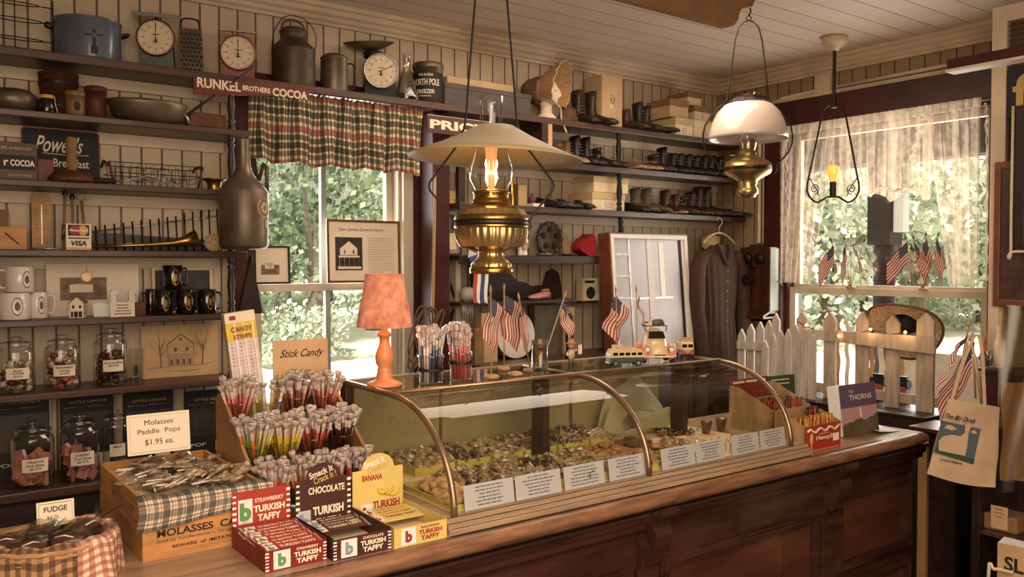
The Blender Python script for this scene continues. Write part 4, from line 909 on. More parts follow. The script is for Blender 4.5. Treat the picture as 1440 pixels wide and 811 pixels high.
# brown basket hat
p, k = spot(799, T1, 3.68); m = MB('straw_dark').lathe([(.0, 0), (.066, 0), (.066, .035), (.05, .085), (.025, .105), (0, .108)], 28, sx=1, sy=.7)
solo('felt_hat', 'dark brown rounded felt hat between the bonnet and the tall boots', 'hat', m, p)
# wooden box upright
xa, xb = SX(846, T1, 3.60), SX(875, T1, 3.60); h = PZ(860, 106, 3.6)-T1
t = empty('wooden_box', 'tall pale wooden box standing on end with a worn emblem, among the boots', 'box', (xa, 3.60, T1))
part('case', MB('box_card').bx(0, xb-xa, 0, .14, 0, h), t, bevel=.002)
m = MB('paper_tan').bx(.004, xb-xa-.004, -.002, 0, .004, h-.004)
cx = (xb-xa)/2
for j in range(7): m.tube([(cx+.018*cos(a+j)*(.4+.1*j), -.003, h*.55+.03*sin(a*1.3+j)) for a in (0, .6, 1.2)], .0012, 4, 'ink')
m.text('R', cx+.008, -.0035, h*.62, h=.03, mat='letter_white').text('&', cx-.008, -.0036, h*.42, h=.03, mat='letter_white').lines(.01, xb-xa-.01, -.003, .045, 4, .009, 'ink_soft', .002)
part('front_board', m, t, 'pale front board with faded emblem')
# shoe boxes stack on the top shelf
def shoebox(px0, px1, py0, py1, zs, Y, label, mat='box_cream', lid='box_card', dep=.19, mark=True, name='shoebox', grp=None):
    xa, xb = SX(px0, zs, Y), SX(px1, zs, Y); pm = (px0+px1)/2; h = PZ(pm, py0, Y)-(zs); w = xb-xa
    t = empty(name, label, 'box', (xa, Y, zs), 0, grp)
    part('carton', MB(mat).bx(0, w, 0, dep, 0, h*.8), t, bevel=.001); part('lid', MB(lid).bx(-.003, w+.003, -.003, dep+.003, h*.62, h), t, bevel=.001)
    if mark: part('end_label', MB('paper').bx(w*.25, w*.75, -.0012, 0, h*.12, h*.5).lines(w*.3, w*.7, -.0016, h*.45, 3, h*.11, 'ink_soft'), t)
    return zs+h, h
z1, _ = shoebox(950, 974, 166, 190, T1, 3.58, 'cream shoebox with an oval label at the left bottom of the top shelf stack', dep=.21)
shoebox(976, 1003, 170, 190, T1, 3.58, 'cream shoebox beside it at the right bottom of the top shelf stack', 'box_cream', 'box_cream', dep=.21)
z2, _ = shoebox(977, 998, 150, 169, z1+.002, 3.60, 'tan lidded shoebox in the middle layer of the top shelf stack', 'box_cream', 'box_brown', dep=.19)
shoebox(942, 968, 140, 168, z1+.002, 3.60, 'wide olive shoebox in the middle layer, left part of the top shelf stack', 'box_card', 'box_brown', dep=.19, mark=False)
shoebox(967, 986, 131, 149, z2+.004, 3.62, 'small lidded shoebox at the very top of the top shelf stack', 'box_cream', 'box_brown', dep=.17, mark=False)
# hanging sign under the top shelf
xa, xb = SX(272, T1, 3.54), SX(435, T1, 3.54); h = .062; za = T1-.036
t = empty('enamel_sign', 'long narrow reddish sign with cream cocoa lettering on the top shelf edge', 'sign', (xa, 3.536, 0))
zz0, zz1 = PZ(272, 132, 3.54), PZ(435, 137, 3.54); W = xb-xa
m = MB('sign_red').add([(0, 0, zz0), (W, 0, zz1), (W, 0, zz1+h*.78), (0, 0, zz0+h), (0, .008, zz0), (W, .008, zz1), (W, .008, zz1+h*.78), (0, .008, zz0+h)], [(0, 1, 2, 3), (7, 6, 5, 4), (0, 4, 5, 1), (3, 2, 6, 7), (0, 3, 7, 4), (1, 5, 6, 2)]); part('board', m, t)
m = MB('letter_cream'); sl = (zz1-zz0)/W
m.text('RUNKEL', W*.205, -.001, (zz0+zz1)/2+h*.44, w=W*.36, h=.040, bold=.03).text('BROTHERS', W*.52, -.001, (zz0+zz1)/2+h*.44, w=W*.24, h=.022, bold=.03).text('COCOA', W*.82, -.001, (zz0+zz1)/2+h*.42, w=W*.32, h=.036, bold=.04); part('lettering', m, t, 'cream lettering')
xa, xb = SX(600, T1, 3.54), SX(690, T1, 3.54); zz = PZ(640, 190, 3.54)
t = empty('enamel_sign', 'dark brown sign with pale letters partly hidden by the big lamp shade', 'sign', (xa, 3.536, zz))
part('board', MB('sign_brown').bx(0, xb-xa, 0, .008, 0, .085).bx(0, xb-xa, -.003, 0, .082, .085, 'cream_trim'), t); part('lettering', MB('letter_cream').text('PRICE', (xb-xa)*.46, -.001, .042, w=(xb-xa)*.84, h=.045, bold=.04), t, 'pale lettering')
# ---------------- ladle shelf (Z2)
S2 = Z[2]
p, k = spot(18, S2, 3.67); solo('grey_bowl', 'wide low grey enamel bowl at the far left of the second shelf', 'bowl', MB('tin').lathe([(0, 0), (.06, 0), (.085, .03), (.088, .06), (.06, .085), (0, .09)], 32), p)
p, k = spot(83, S2, 3.70); t = empty('wooden_bucket', 'dark stained wooden bucket with iron hoops under the top shelf', 'bucket', p); m = MB('tin_rust').lathe(f([(0, 0), (21, 0), (26, 62), (26.5, 62), (24, 62), (19, 4), (0, 4)]), 20); part('staves', m, t)
for zz in (14, 46): part('hoop', MB('iron').lathe(f([(22+zz*.075, zz), (22.6+zz*.075, zz+3), (22+zz*.08, zz+5)]), 24), t)
p, k = spot(66, S2, 3.60); t = empty('dark_jar', 'small dark jar with a yellow lid and a pale string, front of the bucket', 'jar', p); part('body', MB('black_china').lathe(f([(0, 0), (10, 0), (10.5, 3), (10.5, 18), (8, 22), (0, 22)]), 20), t); part('lid', MB('yellow_card').lathe(f([(8.5, 21), (8.5, 26), (0, 27)]), 16), t); part('string', MB('paper').tube([(8*k, -10*k, 24*k), (9.5*k, -11*k, 10*k), (12*k, -11*k, 1*k)], .0015, 5), t)
for px, r_, h_, mt, nm, lb in ((106, 13, 36, 'tin_tan', 'spice_tin', 'yellow-tan round spice tin with a dark portrait emblem'), (135, 14, 45, 'tin_rust', 'spice_tin', 'taller rust-brown round tin right of the yellow-tan tin')):
    p, k = spot(px, S2, 3.62); t = empty(nm, lb, 'tin', p); part('body', MB(mt).lathe(f([(0, 0), (r_, 0), (r_, h_-6), (0, h_-6)]), 28), t); part('lid', MB(mt).lathe(f([(r_+.7, h_-7), (r_+.7, h_-1), (r_-1, h_), (0, h_)]), 28), t)
    e = MB('ink'); rr = r_*k*1.01
    if px < 120: e.add([(.35*rr*cos(a), -rr*1.0-.0005, 14*k+7*k*sin(a)) for a in [j*PI/7 for j in range(14)]], [tuple(range(14))])
    else: wrap_text(e, 'TEA', 20*k, 8*k, rr, 'sign_red', .9)
    part('emblem', e, t)
p, k = spot(208, S2, 3.62); t = empty('long_ladle_pan', 'shallow grey dipping pan with a very long handle rising to the right', 'pan', p)
m = MB('tin').lathe(f([(0, 1), (36, 1), (46, 8), (52, 24), (54, 29), (52, 29), (44, 10), (35, 4), (0, 4)]), 36, sy=.75); part('pan', m, t)
a = V((50*k, -.02, 16*k)); b = at(362, 92, Y=3.50)-V(p); part('long_handle', MB('tin_dark').tube([a, a.lerp(b, .5), b], [.006, .005, .006], 8).tube([(44*k, -.02, 22*k), (52*k, -.022, 12*k), (54*k, -.02, 4*k)], .007, 8, 'tin_silver'), t)
xa, xb = SX(268, S2, 3.66), SX(318, S2, 3.66); solo('wooden_box', 'small reddish wooden box with a dark slot at the right end of the ladle shelf', 'box', MB('frame_wood').bx(0, xb-xa, 0, .08, 0, .075).bx(.03, xb-xa-.03, -.002, 0, .012, .02, 'ink'), (xa, 3.66, S2), bevel=.002)
# ---------------- cocoa shelf (Z3)
S3 = Z[3]
xa, xb = SX(-30, S3, 3.62), SX(53, S3, 3.62); h = PZ(40, 201, 3.62)-S3; t = empty('cocoa_box', 'brown wooden cocoa box with white capital lettering at the far left', 'box', (xa, 3.62, S3)); w_ = xb-xa
part('crate', MB('sign_brown').bx(0, w_, 0, .13, 0, h), t, bevel=.002); part('lettering', MB('letter_white').text('COCOA', w_*.74, -.001, h*.46, w=w_*.42, h=.024, bold=.03).text('r', w_*.46, -.001, h*.45, h=.020, bold=.03).text('PURE AMERICAN', w_*.6, -.001, h*.84, w=w_*.6, h=.010, mat='letter_gold').text('FULTON MASS.', w_*.7, -.001, h*.14, w=w_*.4, h=.008, mat='letter_gold').bx(.02, w_*.97, -.0006, 0, h*.28, h*.66, 'ink'), t)
xa, xb = SX(32, S3, 3.74), SX(142, S3, 3.74); h = PZ(90, 181, 3.74)-S3; w_ = xb-xa; t = empty('tin_sign', 'black tin tray sign with cream script and the word Breakfast', 'sign', (xa, 3.745, S3), rot=(-.08, 0, 0))
rp = [(w_*x, h*y) for x, y in ((.03, 0), (.97, 0), (1, .05), (1, .95), (.97, 1), (.03, 1), (0, .95), (0, .05))]
part('panel', MB('tin_rust').prism(rp, 0, .008).prism([(w_/2+(x-w_/2)*.96, h/2+(y-h/2)*.95) for x, y in rp], -.002, 0, mat='black_paint'), t)
part('lettering', MB('letter_cream').text("Powell's", w_*.47, -.003, h*.73, w=w_*.62, h=h*.3, shear=.45, bold=.01).text('Breakfast', w_*.62, -.003, h*.4, w=w_*.46, h=h*.15, bold=.01).text('Cocoa', w_*.62, -.003, h*.13, w=w_*.42, h=h*.16).tube([(w_*.25, -.003, h*.56), (w_*.55, -.003, h*.545), (w_*.85, -.003, h*.56)], .0018, 4), t)
solo('red_box', 'small reddish tin box between the cocoa crate and the black sign', 'box', MB('sign_red').bx(0, .055, 0, .05, 0, .09), (SX(53, S3, 3.66), 3.66, S3), bevel=.002)
p, k = spot(101, S3, 3.61); t = empty('wooden_dasher', 'wooden dasher with a tall thick handle and rounded base before the black sign', 'kitchen tool', p)
part('base', MB('tin_rust').lathe(f([(0, 0), (29, 0), (31, 3), (29, 8), (22, 14), (12, 17), (7, 18)]), 28), t); part('handle', MB('box_brown').lathe(f([(7, 17), (6, 22), (7, 30), (7.5, 60), (6.5, 64), (0, 65)]), 16), t)
p, k = spot(148, S3, 3.56); t = empty('sausage_tool', 'small tool with a black turned handle lying in front of the wire basket', 'kitchen tool', (p.x, 3.57, S3+.012)); part('handle', MB('black_paint').lathe([(0, -.045), (.009, -.04), (.011, 0), (.009, .04), (0, .045)], 14, ax='x'), t); part('shank', MB('tin_silver').tube([(-.045, 0, 0), (-.062, 0, .002)], .004, 8).tube([(.045, 0, 0), (.1, .0, .012), (.16, 0, .028), (.19, 0, .022)], .003, 6), t)
xa, xb = SX(152, S3, 3.62), SX(284, S3, 3.62); w_ = xb-xa; hh = .088; t = empty('wire_basket', 'long open wire basket with flared ends holding small tools', 'basket', (xa, 3.60, S3+.003))
m = MB('iron'); 
for zz, y0_, y1_, e in ((.0, .02, .14, .025), (hh*.55, .008, .155, .01), (hh, 0, .165, 0)): m.tube([(e, y0_, zz), (w_-e, y0_, zz), (w_-e, y1_, zz), (e, y1_, zz)], .0018, 5, closed=True)
for i in range(12):
    x = .025+(w_-.05)*i/11; m.tube([(x, 0, hh), (x, .02, 0), (x, .14, 0), (x, .165, hh)], .0012, 4)
for i in range(6):
    x = .05+i*(w_-.1)/5; m.tube([(x+.028*cos(a), .002, hh*.5+.03*sin(a)) for a in [j*PI/6 for j in range(12)]], .0012, 4, closed=True)
part('wires', m, t)
for s, x in ((0, 0), (1, w_)): part('end_handle', MB('leather_brown').tube(bez([(x, .03, hh-.01), (x+(-.008 if s == 0 else .008), .05, hh+.006), (x, .11, hh+.006), (x, .14, hh-.01)]), .005, 6).tube([(x, .0, hh), (x+(.02 if s == 0 else -.02), .01, 0)], .005, 6), t)
p, k = spot(236, S3, 3.60); solo('egg_beater', 'small geared metal beater lying inside the wire basket', 'beater', MB('tin_silver').lathe([(.026, -.003), (.026, .003)], 24, (0, 0, .045), ax='y').lathe([(.020, -.003), (.026, -.003)], 24, (0, 0, .045), ax='y').tube([(-.11, 0, .02), (0, 0, .045), (.05, 0, .03)], .003, 6).bx(-.006, .006, -.004, .004, .006, .045), (p.x, 3.66, S3))
p, k = spot(301, S3, 3.62); solo('brass_cup', 'small brass cup with a wide rim at the right end of the wire basket shelf', 'cup', MB('brass').lathe(f([(0, 0), (10, 0), (9, 2), (10, 10), (12, 13), (17, 15), (17, 16), (11, 14), (8, 5), (0, 4)]), 28), p)
# ---------------- utensil shelf (Z4)
S4 = Z[4]
xa, xb = SX(-20, S4, 3.64), SX(38, S4, 3.64); solo('wooden_box', 'pale wooden box with a dark diagonal mark, left end of the utensil shelf', 'box', MB('crate_wood').bx(0, xb-xa, 0, .12, 0, .085).add([((xb-xa)*.45, -.001, .06), ((xb-xa)*.47, -.001, .065), ((xb-xa)*.82, -.001, .022), ((xb-xa)*.8, -.001, .018)], [(0, 3, 2, 1)], 'ink'), (xa, 3.64, S4), bevel=.002)
solo('small_crate', 'thin upright board behind the pale wooden box at the left end', 'board', MB('box_brown').bx(0, .04, 0, .01, 0, .155), (SX(-4, S4, 3.76), 3.765, S4))
xa, xb = SX(46, S4, 3.72), SX(74, S4, 3.72); h = PZ(60, 271, 3.72)-S4; w_ = xb-xa; t = empty('thermometer_board', 'tall yellowed wall thermometer board with a rounded top', 'thermometer', (xa, 3.735, S4))
part('board', MB('tin_tan').prism([(0, 0), (w_, 0), (w_, h*.92), (w_*.85, h), (w_*.15, h), (0, h*.92)], 0, .012), t); m = MB('tin_silver').bx(w_*.47, w_*.53, -.003, 0, h*.1, h*.8)
for i in range(11):
    for s in (.2, .68): m.bx(w_*s, w_*(s+.12), -.001, 0, h*(.12+i*.065), h*(.13+i*.065), 'ink')
part('scale', m, t)
for i, (px, top, lb) in enumerate(((94, 262, 'wooden-handled brush, leftmost of the upright tools above the payment sign'), (104, 268, 'round-ended upright metal tool, middle of the three above the payment sign'), (117, 274, 'upright tool with a flat crossbar top, right of the three above the payment sign'))):
    x = SX(px, S4, 3.66); h = PZ(px, top, 3.66)-S4; t = empty('upright_tool', lb, 'kitchen tool', (x, 3.66, S4))
    part('shaft', MB('box_brown' if i < 2 else 'tin_tan').tube([(-.012*(1-i), 0, 0), (0, .02, h*.9)], .005, 8), t)
    part('head', (MB('iron').ball((0, .022, h*.9), .010, 10, None, 1, .7, 1.6) if i < 2 else MB('tin').bx(-.016, .014, .015, .028, h*.92, h)).tube([(-.012*(1-i), 0, .04), (-.012*(1-i)+.003, 0, .1)], .007, 8, 'tin'), t)
xa, xb = SX(93, S4, 3.56), SX(128.5, S4, 3.56); h = PZ(110, 315, 3.56)-S4; w_ = xb-xa; t = empty('payment_sign', 'small white card payment sign with red and orange circles on the shelf edge', 'sign', (xa, 3.558, S4+.001))
part('card', MB('paper').bx(0, w_, 0, .003, 0, h), t); m = MB('ink').bx(w_*.08, w_*.92, -.001, 0, h*.54, h*.96)
m.lathe([(h*.19, -.002), (0, -.002)], 24, (w_*.34, 0, h*.75), 'letter_red', False, 'y').lathe([(h*.19, -.0018), (0, -.0018)], 24, (w_*.66, 0, h*.75), 'letter_gold', False, 'y').text('MasterCard', w_*.5, -.003, h*.75, w=w_*.72, mat='letter_white', bold=.02).bx(w_*.08, w_*.92, -.001, 0, h*.42, h*.47, 'ink').text('VISA', w_*.5, -.0012, h*.25, w=w_*.62, h=h*.2, mat='ink', bold=.04, shear=.2).bx(0, w_, -.001, 0, 0, h*.1, 'letter_gold')
part('printing', m, t)
solo('metal_rod', 'thin metal rod lying flat left of the payment sign', 'rod', MB('tin_silver').tube([(SX(43, S4, 3.56), 3.60, S4+.004), (SX(95, S4, 3.56), 3.57, S4+.005)], .003, 8))
# toothed rack and horn
xa, xb = SX(132, S4, 3.68), SX(312, S4, 3.68); w_ = xb-xa; t = empty('bottle_rack', 'long low dark rack with a row of thin upright pegs', 'rack', (xa, 3.70, S4))
zl = PZ(134, 326, 3.70)-S4; zr = PZ(300, 303, 3.70)-S4; m = MB('tin_silver').tube([(0, 0, zl), (w_, 0, zr)], .004, 6); part('top_bar', m, t); part('bottom_bar', MB('tin_silver').tube([(0, 0, .03), (w_, 0, .034)], .004, 6), t); m = MB('wood_dark').add([(0, .008, .0), (w_, .008, 0), (w_*.9, .008, .05), (0, .008, zl)], [(0, 1, 2, 3)]); part('back_board', m, t)
for i in range(15):
    x = w_*(.02+i*.068); zt_ = zl+(zr-zl)*(x/w_)+.022+(.01 if i > 9 else 0); part('peg', MB('iron').tube([(x+.006, -.004, 0), (x, -.004, zt_)], .0035, 6), t)
xa = SX(133, S4, 3.58); t = empty('brass_horn', 'long narrow tarnished brass horn lying in front of the peg rack', 'horn', (xa, 3.60, S4+.02)); L_ = SX(276, S4, 3.6)-xa
part('tube', MB('brass').tube([(0, 0, -.006), (L_*.5, 0, .004), (L_*.75, 0, .012), (L_*.88, 0, .022), (L_, 0, .034)], [.006, .008, .012, .02, .036], 16), t, 'flared brass tube')
# biscuit dial
p, k = spot(303, S4, 3.58); m = MB('paper_tan').lathe([(0, -.006), (.024*1.45, -.006), (.026*1.45, 0), (.024*1.45, .006), (0, .006)], 28, (0, 0, .0), ax='y')
for i in range(12): m.ball((.028*cos(i*PI/6), -.0062, .028*sin(i*PI/6)), .0022, 6, 'ink')
for i in range(6): m.ball((.014*cos(i*PI/3), -.0062, .014*sin(i*PI/3)), .0022, 6, 'ink')
solo('round_dial', 'small round yellowed dial with dark dots beside the big tin jug', 'dial', m, (p.x, 3.60, S4+.0375), -.3)
# big tin jug hanging
p = at(343, 350, Y=3.44); k = K(p); t = empty('tin_jug', 'large dull tin jug with a narrow neck and pale round emblem hanging beside the window', 'jug', (p.x, p.y, p.z))
f = lambda pts: [(a*k, b*k) for a, b in pts]
part('body', MB('tin').lathe(f([(0, -1), (30, 0), (33, 5), (34, 80), (33, 82), (26, 92), (17, 100), (12, 108), (10, 118), (9, 130), (8, 150), (9, 152), (8, 154), (0, 154)]), 40), t)
m = MB('paper_tan'); rr = 34*k*1.003
def badge(cx, cz, rx, rz, mat):
    n = 20; m.add([(rr*sin(cx+rx*cos(2*PI*i/n)), -rr*cos(cx+rx*cos(2*PI*i/n)), cz+rz*sin(2*PI*i/n)) for i in range(n)], [tuple(range(n))], mat)
badge(.62, 57*k, .40, 14*k, 'paper_tan'); rr *= 1.006; badge(.62, 57*k, .34, 12*k, 'tin'); rr *= 1.005; badge(.62, 57*k, .22, 8*k, 'paper_tan'); rr *= 1.004; badge(.62, 57*k, .1, 4*k, 'tin'); rr *= .985; rr = 34*k*1.003; badge(.78, 35*k, .13, 7*k, 'paper_tan')
part('emblem', m, t, 'pale worn round emblem')
part('handle', MB('tin_dark').bx(24*k, 30*k, -.02, .0, 70*k, 75*k).tube([(22*k, 0, 96*k), (30*k, .0, 122*k), (34*k, 0, 118*k), (34*k, 0, 76*k)], .009, 8), t)
solo('dark_strip', 'dark slanted wooden strip behind the neck of the tin jug', 'strip', MB('wood_dark').tube([tuple(at(352, 215, Y=3.70)), tuple(at(368, 300, Y=3.70))], .02, 4), bevel=.001)
# ---------------- mugs (Z5)
S5 = Z[5]
def mug(px, py0, py1, w, mat, label, emb, zoff=0, hs=1, rz=0, Y=3.62, grp=None, hp=None):
    z = S5+zoff; x = SX(px, z, Y); p = V((x, Y, z)); k = K(p); r = w*k/2; h = (py1-py0)*k
    t = empty('mug', label, 'mug', p, 0, grp)
    part('cup', MB(mat).lathe([(0, .001), (r*.94, .001), (r, .004), (r, h-.001), (r*.97, h), (r*.92, h-.002), (r*.92, .006), (0, .006)], 32), t)
    part('handle', MB(mat).tube(bez([(hs*r*.95, 0, h*.85), (hs*(r+.016), 0, h*.84), (hs*(r+.022), 0, h*.55), (hs*(r+.016), 0, h*.22), (hs*r*.95, 0, h*.18)]), .004, 8), t)
    m = MB(emb); rr = r*1.006; n = 20; a0 = rz
    for (A_, B_, mt) in ((.36, .34, emb), (.31, .29, mat), (.18, .16, emb)):
        rr += .0003; m.add([(rr*sin(a0+A_*cos(2*PI*i/n)), -rr*cos(a0+A_*cos(2*PI*i/n)), h*.5+h*B_*sin(2*PI*i/n)) for i in range(n)], [tuple(range(n))], mt)
    part('emblem', m, t, 'round printed emblem')
    return h
h = mug(20, 413, 451, 40, 'white_china', 'white mug with a round dark emblem, bottom left of the white mugs', 'ink_soft', hs=-1, rz=.1)
mug(53, 413, 450, 27, 'white_china', 'white mug with an emblem at the right of the bottom row', 'ink_soft', hs=1, rz=.25, Y=3.66)
mug(28, 376, 412, 36, 'white_china', 'white mug balanced on top of the other white mugs', 'ink_soft', zoff=h+.001, hs=-1, rz=.4)
h = mug(212, 409, 444, 15, 'black_china', 'black mug at the far left of the black mug row', 'gold', hs=-1, rz=.3, Y=3.70)
for px, lb in ((229, 'black mug with gold house emblem, second in the black mug row'), (261, 'black mug with gold house emblem in the middle of the row'), (291, 'black mug with its handle to the right at the end of the row')):
    h = mug(px, 409, 443, 25, 'black_china', lb, 'gold', hs=1, rz=.1, Y=3.61)
mug(243, 375, 409, 26, 'black_china', 'black mug stacked on top of the black mug row', 'gold', zoff=h+.001, hs=1, rz=.05)
def flat(px0, px1, py0, py1, z, Y, name, label, cat, frame, inner, art=None, fw=.012, lean=.06, th=.012, stand=True, grp=None):
    xa, xb = SX(px0, z, Y), SX(px1, z, Y); w_ = xb-xa; h = PZ((px0+px1)/2, py0, Y)-z
    t = empty(name, label, cat, (xa, Y, z), rot=(-lean, 0, 0), group=grp)
    if frame: m = MB(frame).bx(0, fw, 0, th, 0, h).bx(w_-fw, w_, 0, th, 0, h).bx(0, w_, 0, th, 0, fw).bx(0, w_, 0, th, h-fw, h); part('frame', m, t, bevel=.001)
    m = MB(inner).bx(fw*.8, w_-fw*.8, th*.4, th*.8, fw*.8, h-fw*.8) if frame else MB(inner).bx(0, w_, 0, .003, 0, h)
    if art: art(m, w_, h, th*.4-.0008 if frame else -.0008)
    part('picture', m, t)
    return t
def house_art(mt='ink_soft', tree=True, fill=None):
    def a(m, w, h, y):
        r = .0011; cx = w*.5
        L_ = lambda pts, rr=r: m.tube([(w*q[0], y, h*q[1]) for q in pts], rr, 4, mt)
        L_([(.33, .42), (.33, .62), (.5, .8), (.67, .62), (.67, .42)]); L_([(.3, .6), (.5, .82), (.7, .6)]); L_([(.3, .42), (.72, .42)]); L_([(.3, .38), (.72, .38)])
        for i in range(5): L_([(.34+i*.08, .2), (.34+i*.08, .38)])
        for i in range(4): m.bx(w*(.355+i*.08), w*(.395+i*.08), y-.0005, y, h*.22, h*.34, mt)
        for x in (.41, .56): m.bx(w*x, w*(x+.04), y-.0005, y, h*.48, h*.56, mt)
        m.bx(w*.48, w*.52, y-.0005, y, h*.68, h*.74, mt); L_([(.05, .18), (.3, .2), (.7, .2), (.95, .24)]); L_([(.3, .12), (.6, .1), (.75, .12)])
        if tree:
            rn = random.Random(3)
            for sx, x0 in ((-1, .24), (1, .78)):
                L_([(x0, .2), (x0+.01*sx, .45), (x0+.02*sx, .6)], .0022)
                for i in range(14): a0 = rn.uniform(.35, .62); ex = x0+rn.uniform(-.16, .13); L_([(x0+.012*sx, a0), ((x0+ex)/2, a0+.1), (ex, a0+rn.uniform(.1, .3))], .0007)
    return a
def photo_art(x0, x1, z0, z1, mt='photo_sepia'):
    def a(m, w, h, y): m.bx(w*x0, w*x1, y-.0006, y, h*z0, h*z1, mt).bx(w*(x0+.1), w*(x1-.15), y-.001, y, h*(z0+.15), h*(z0+.3), 'paper').prism([(w*(x0+.1), h*(z0+.3)), (w*(x1-.15), h*(z0+.3)), (w*(x0+x1)/2, h*(z1-.1))], y-.001, y, mat='paper_tan')
    return a
flat(66, 196, 371, 446, S5, 3.745, 'matted_print', 'matted print of a pale house standing behind the small house model', 'picture', None, 'paper', photo_art(.14, .64, .3, .74, 'photo_sepia'), lean=.04)
flat(215, 300, 376, 445, S5, 3.74, 'framed_photo', 'framed photo mostly hidden behind the black mugs', 'picture', 'box_cream', 'photo_dark', lean=.05)
# house model
p, k = spot(108, S5, 3.60); t = empty('house_model', 'small cream wooden house model with porch standing on the mug shelf', 'model house', p, -.35)
w_ = .046; part('walls', MB('paper').prism([(-w_/2, 0), (w_/2, 0), (w_/2, .058), (0, .078), (-w_/2, .058)], 0, .075), t)
m = MB('box_brown').prism([(-w_/2-.004, .055), (0, .080), (w_/2+.004, .055), (w_/2+.004, .058), (0, .084), (-w_/2-.004, .058)], -.003, .078); part('roof', m, t)
m = MB('ink'); [m.bx(x-.004, x+.004, -.001, 0, z, z+.012) for x in (-.012, .012) for z in (.036,)]; [m.bx(w_/2, w_/2+.001, y, y+.006, z, z+.010) for y in (.012, .032, .052) for z in (.012, .036)]; part('windows', m, t)
m = MB('paper').bx(-w_/2-.004, w_/2+.004, -.020, 0, .026, .029); [m.bx(x-.0015, x+.0015, -.018, -.015, 0, .026) for x in (-.022, -.008, .008, .022)]; m.bx(-.02, .02, -.001, 0, .002, .024, 'ink'); part('porch', m, t)
# duck cut-outs
for i, (px, lb) in enumerate(((152, 'white painted wooden duck cut-out with a long neck, left of the pair'), (178, 'white painted wooden duck cut-out, right of the pair behind the card'))):
    p, k = spot(px, S5, 3.64+.03*i); f2 = lambda pts: [(a*k, b*k) for a, b in pts]
    solo('duck_cutout', lb, 'ornament', MB('paper_white').prism(f2([(-18, 0), (14, 0), (15, 12), (12, 20), (10, 30), (15, 31), (12, 36), (6, 37), (3, 33), (4, 22), (0, 17), (-12, 20), (-20, 17)]), 0, .008), p)
p, k = spot(173, S5, 3.58); solo('small_card', 'small cream price card in front of the duck cut-outs', 'card', MB('paper').bx(-16*k, 16*k, 0, .002, 0, 20*k).lines(-13*k, 13*k, -.001, 17*k, 4, 4*k, 'ink_soft'), p, rot=(-.1, 0, 0))
p, k = spot(198, S5, 3.64); solo('tiny_tin', 'tiny dark printed tin left of the black mugs', 'tin', MB('tin_rust').bx(-7*k, 7*k, 0, .03, 0, 18*k), p, bevel=.001)
p = at(122, 390, Y=3.52); k = K(p); m = MB('gold').lathe([(.012*1.5, -.002), (.015*1.5, -.002), (.015*1.5, .002), (.012*1.5, .002), (.012*1.5, -.002)], 20, ax='y').lathe([(.010*1.5, 0), (0, 0)], 16, ax='y', mat='paper').bx(-.012, .012, -.0015, .0015, .008, .011).tube([(0, 0, .022), (0, .0, .05), (0, .025, S4-.026-p.z), (0, .028, S4-p.z+.0)], .0012, 5)
solo('hanging_ornament', 'gold and white round ornament hanging on a cord above the house model', 'ornament', m, p)
# ---------------- candy jars
def jar(px, zs, wpx, hpx, label, fill, Y, tag_txt, lidr=.8, fillh=.62, seed=1, n=34):
    x = SX(px, zs, Y); p = V((x, Y, zs)); k = K(p); r = wpx*k/2; h = hpx*k
    t = empty('candy_jar', label, 'jar', p)
    m = MB('glass_jar').lathe([(0, .002), (r*.93, .002), (r, .008), (r, h*.72), (r*.96, h*.76), (r*.80, h*.80), (r*.78, h*.82), (r*.82, h*.83), (r*.82, h*.85)], 32, sy=.85); part('glass_body', m, t)
    m = MB('glass_jar').lathe([(r*.86, h*.85), (r*.88, h*.88), (r*.66, h*.915), (r*.30, h*.93), (r*.28, h*.94), (r*.40, h*.96), (r*.38, h*.985), (r*.2, h), (0, h)], 24); part('glass_lid', m, t)
    rn = random.Random(seed); z0 = p.z
    x0 = -r*.45; ht = h*.20; m = MB('paper').grid(lambda u, v: (r*1.02*sin(-.62+1.24*u), -r*.87*cos(-.62+1.24*u)-.001, h*.26+ht*v), 8, 1)
    part('label', m, t, 'cream paper label')
    m = MB('ink')
    for i, s_ in enumerate(tag_txt):
        vs, fs, tw, th = text_geo(s_, .02); sc = ht*.2/th; kx = min(sc, 1.05*r/tw); m.add([(r*1.03*sin(a_*kx/r), -r*.885*cos(a_*kx/r)-.0015, h*.26+ht*(.78-.27*i)+b_*sc) for a_, b_ in vs], fs)
    part('lettering', m, t)
    return t, p, r, h
def fillj(p, r, h, kinds, n, fillh, label, group, name, mesh_fn, seed, sc=1):
    rn = random.Random(seed); mes = [mesh_fn(q) for q in kinds]
    for i in range(n):
        a = rn.uniform(0, 6.28); q = r*.72*math.sqrt(rn.uniform(.1, 1)); z = .014+(h*fillh-.03)*(i+.5)/n
        o = bpy.data.objects.new(name, mes[i % len(mes)]); COL.objects.link(o); o.location = (p.x+q*cos(a), p.y+q*sin(a)*.83, p.z+z); o.rotation_euler = (rn.uniform(0, 3), rn.uniform(0, 3), rn.uniform(0, 3)); o.scale = (sc, sc, sc)
        setp(o, label, 'candy', group)
ck = lambda q: lump(q, .014, hash(q) % 7, 1.1, .8).mesh('candy_piece')
cf = lambda q: MB(q).bx(-.02, .02, -.016, .016, -.006, .006).mesh('candy_slab')
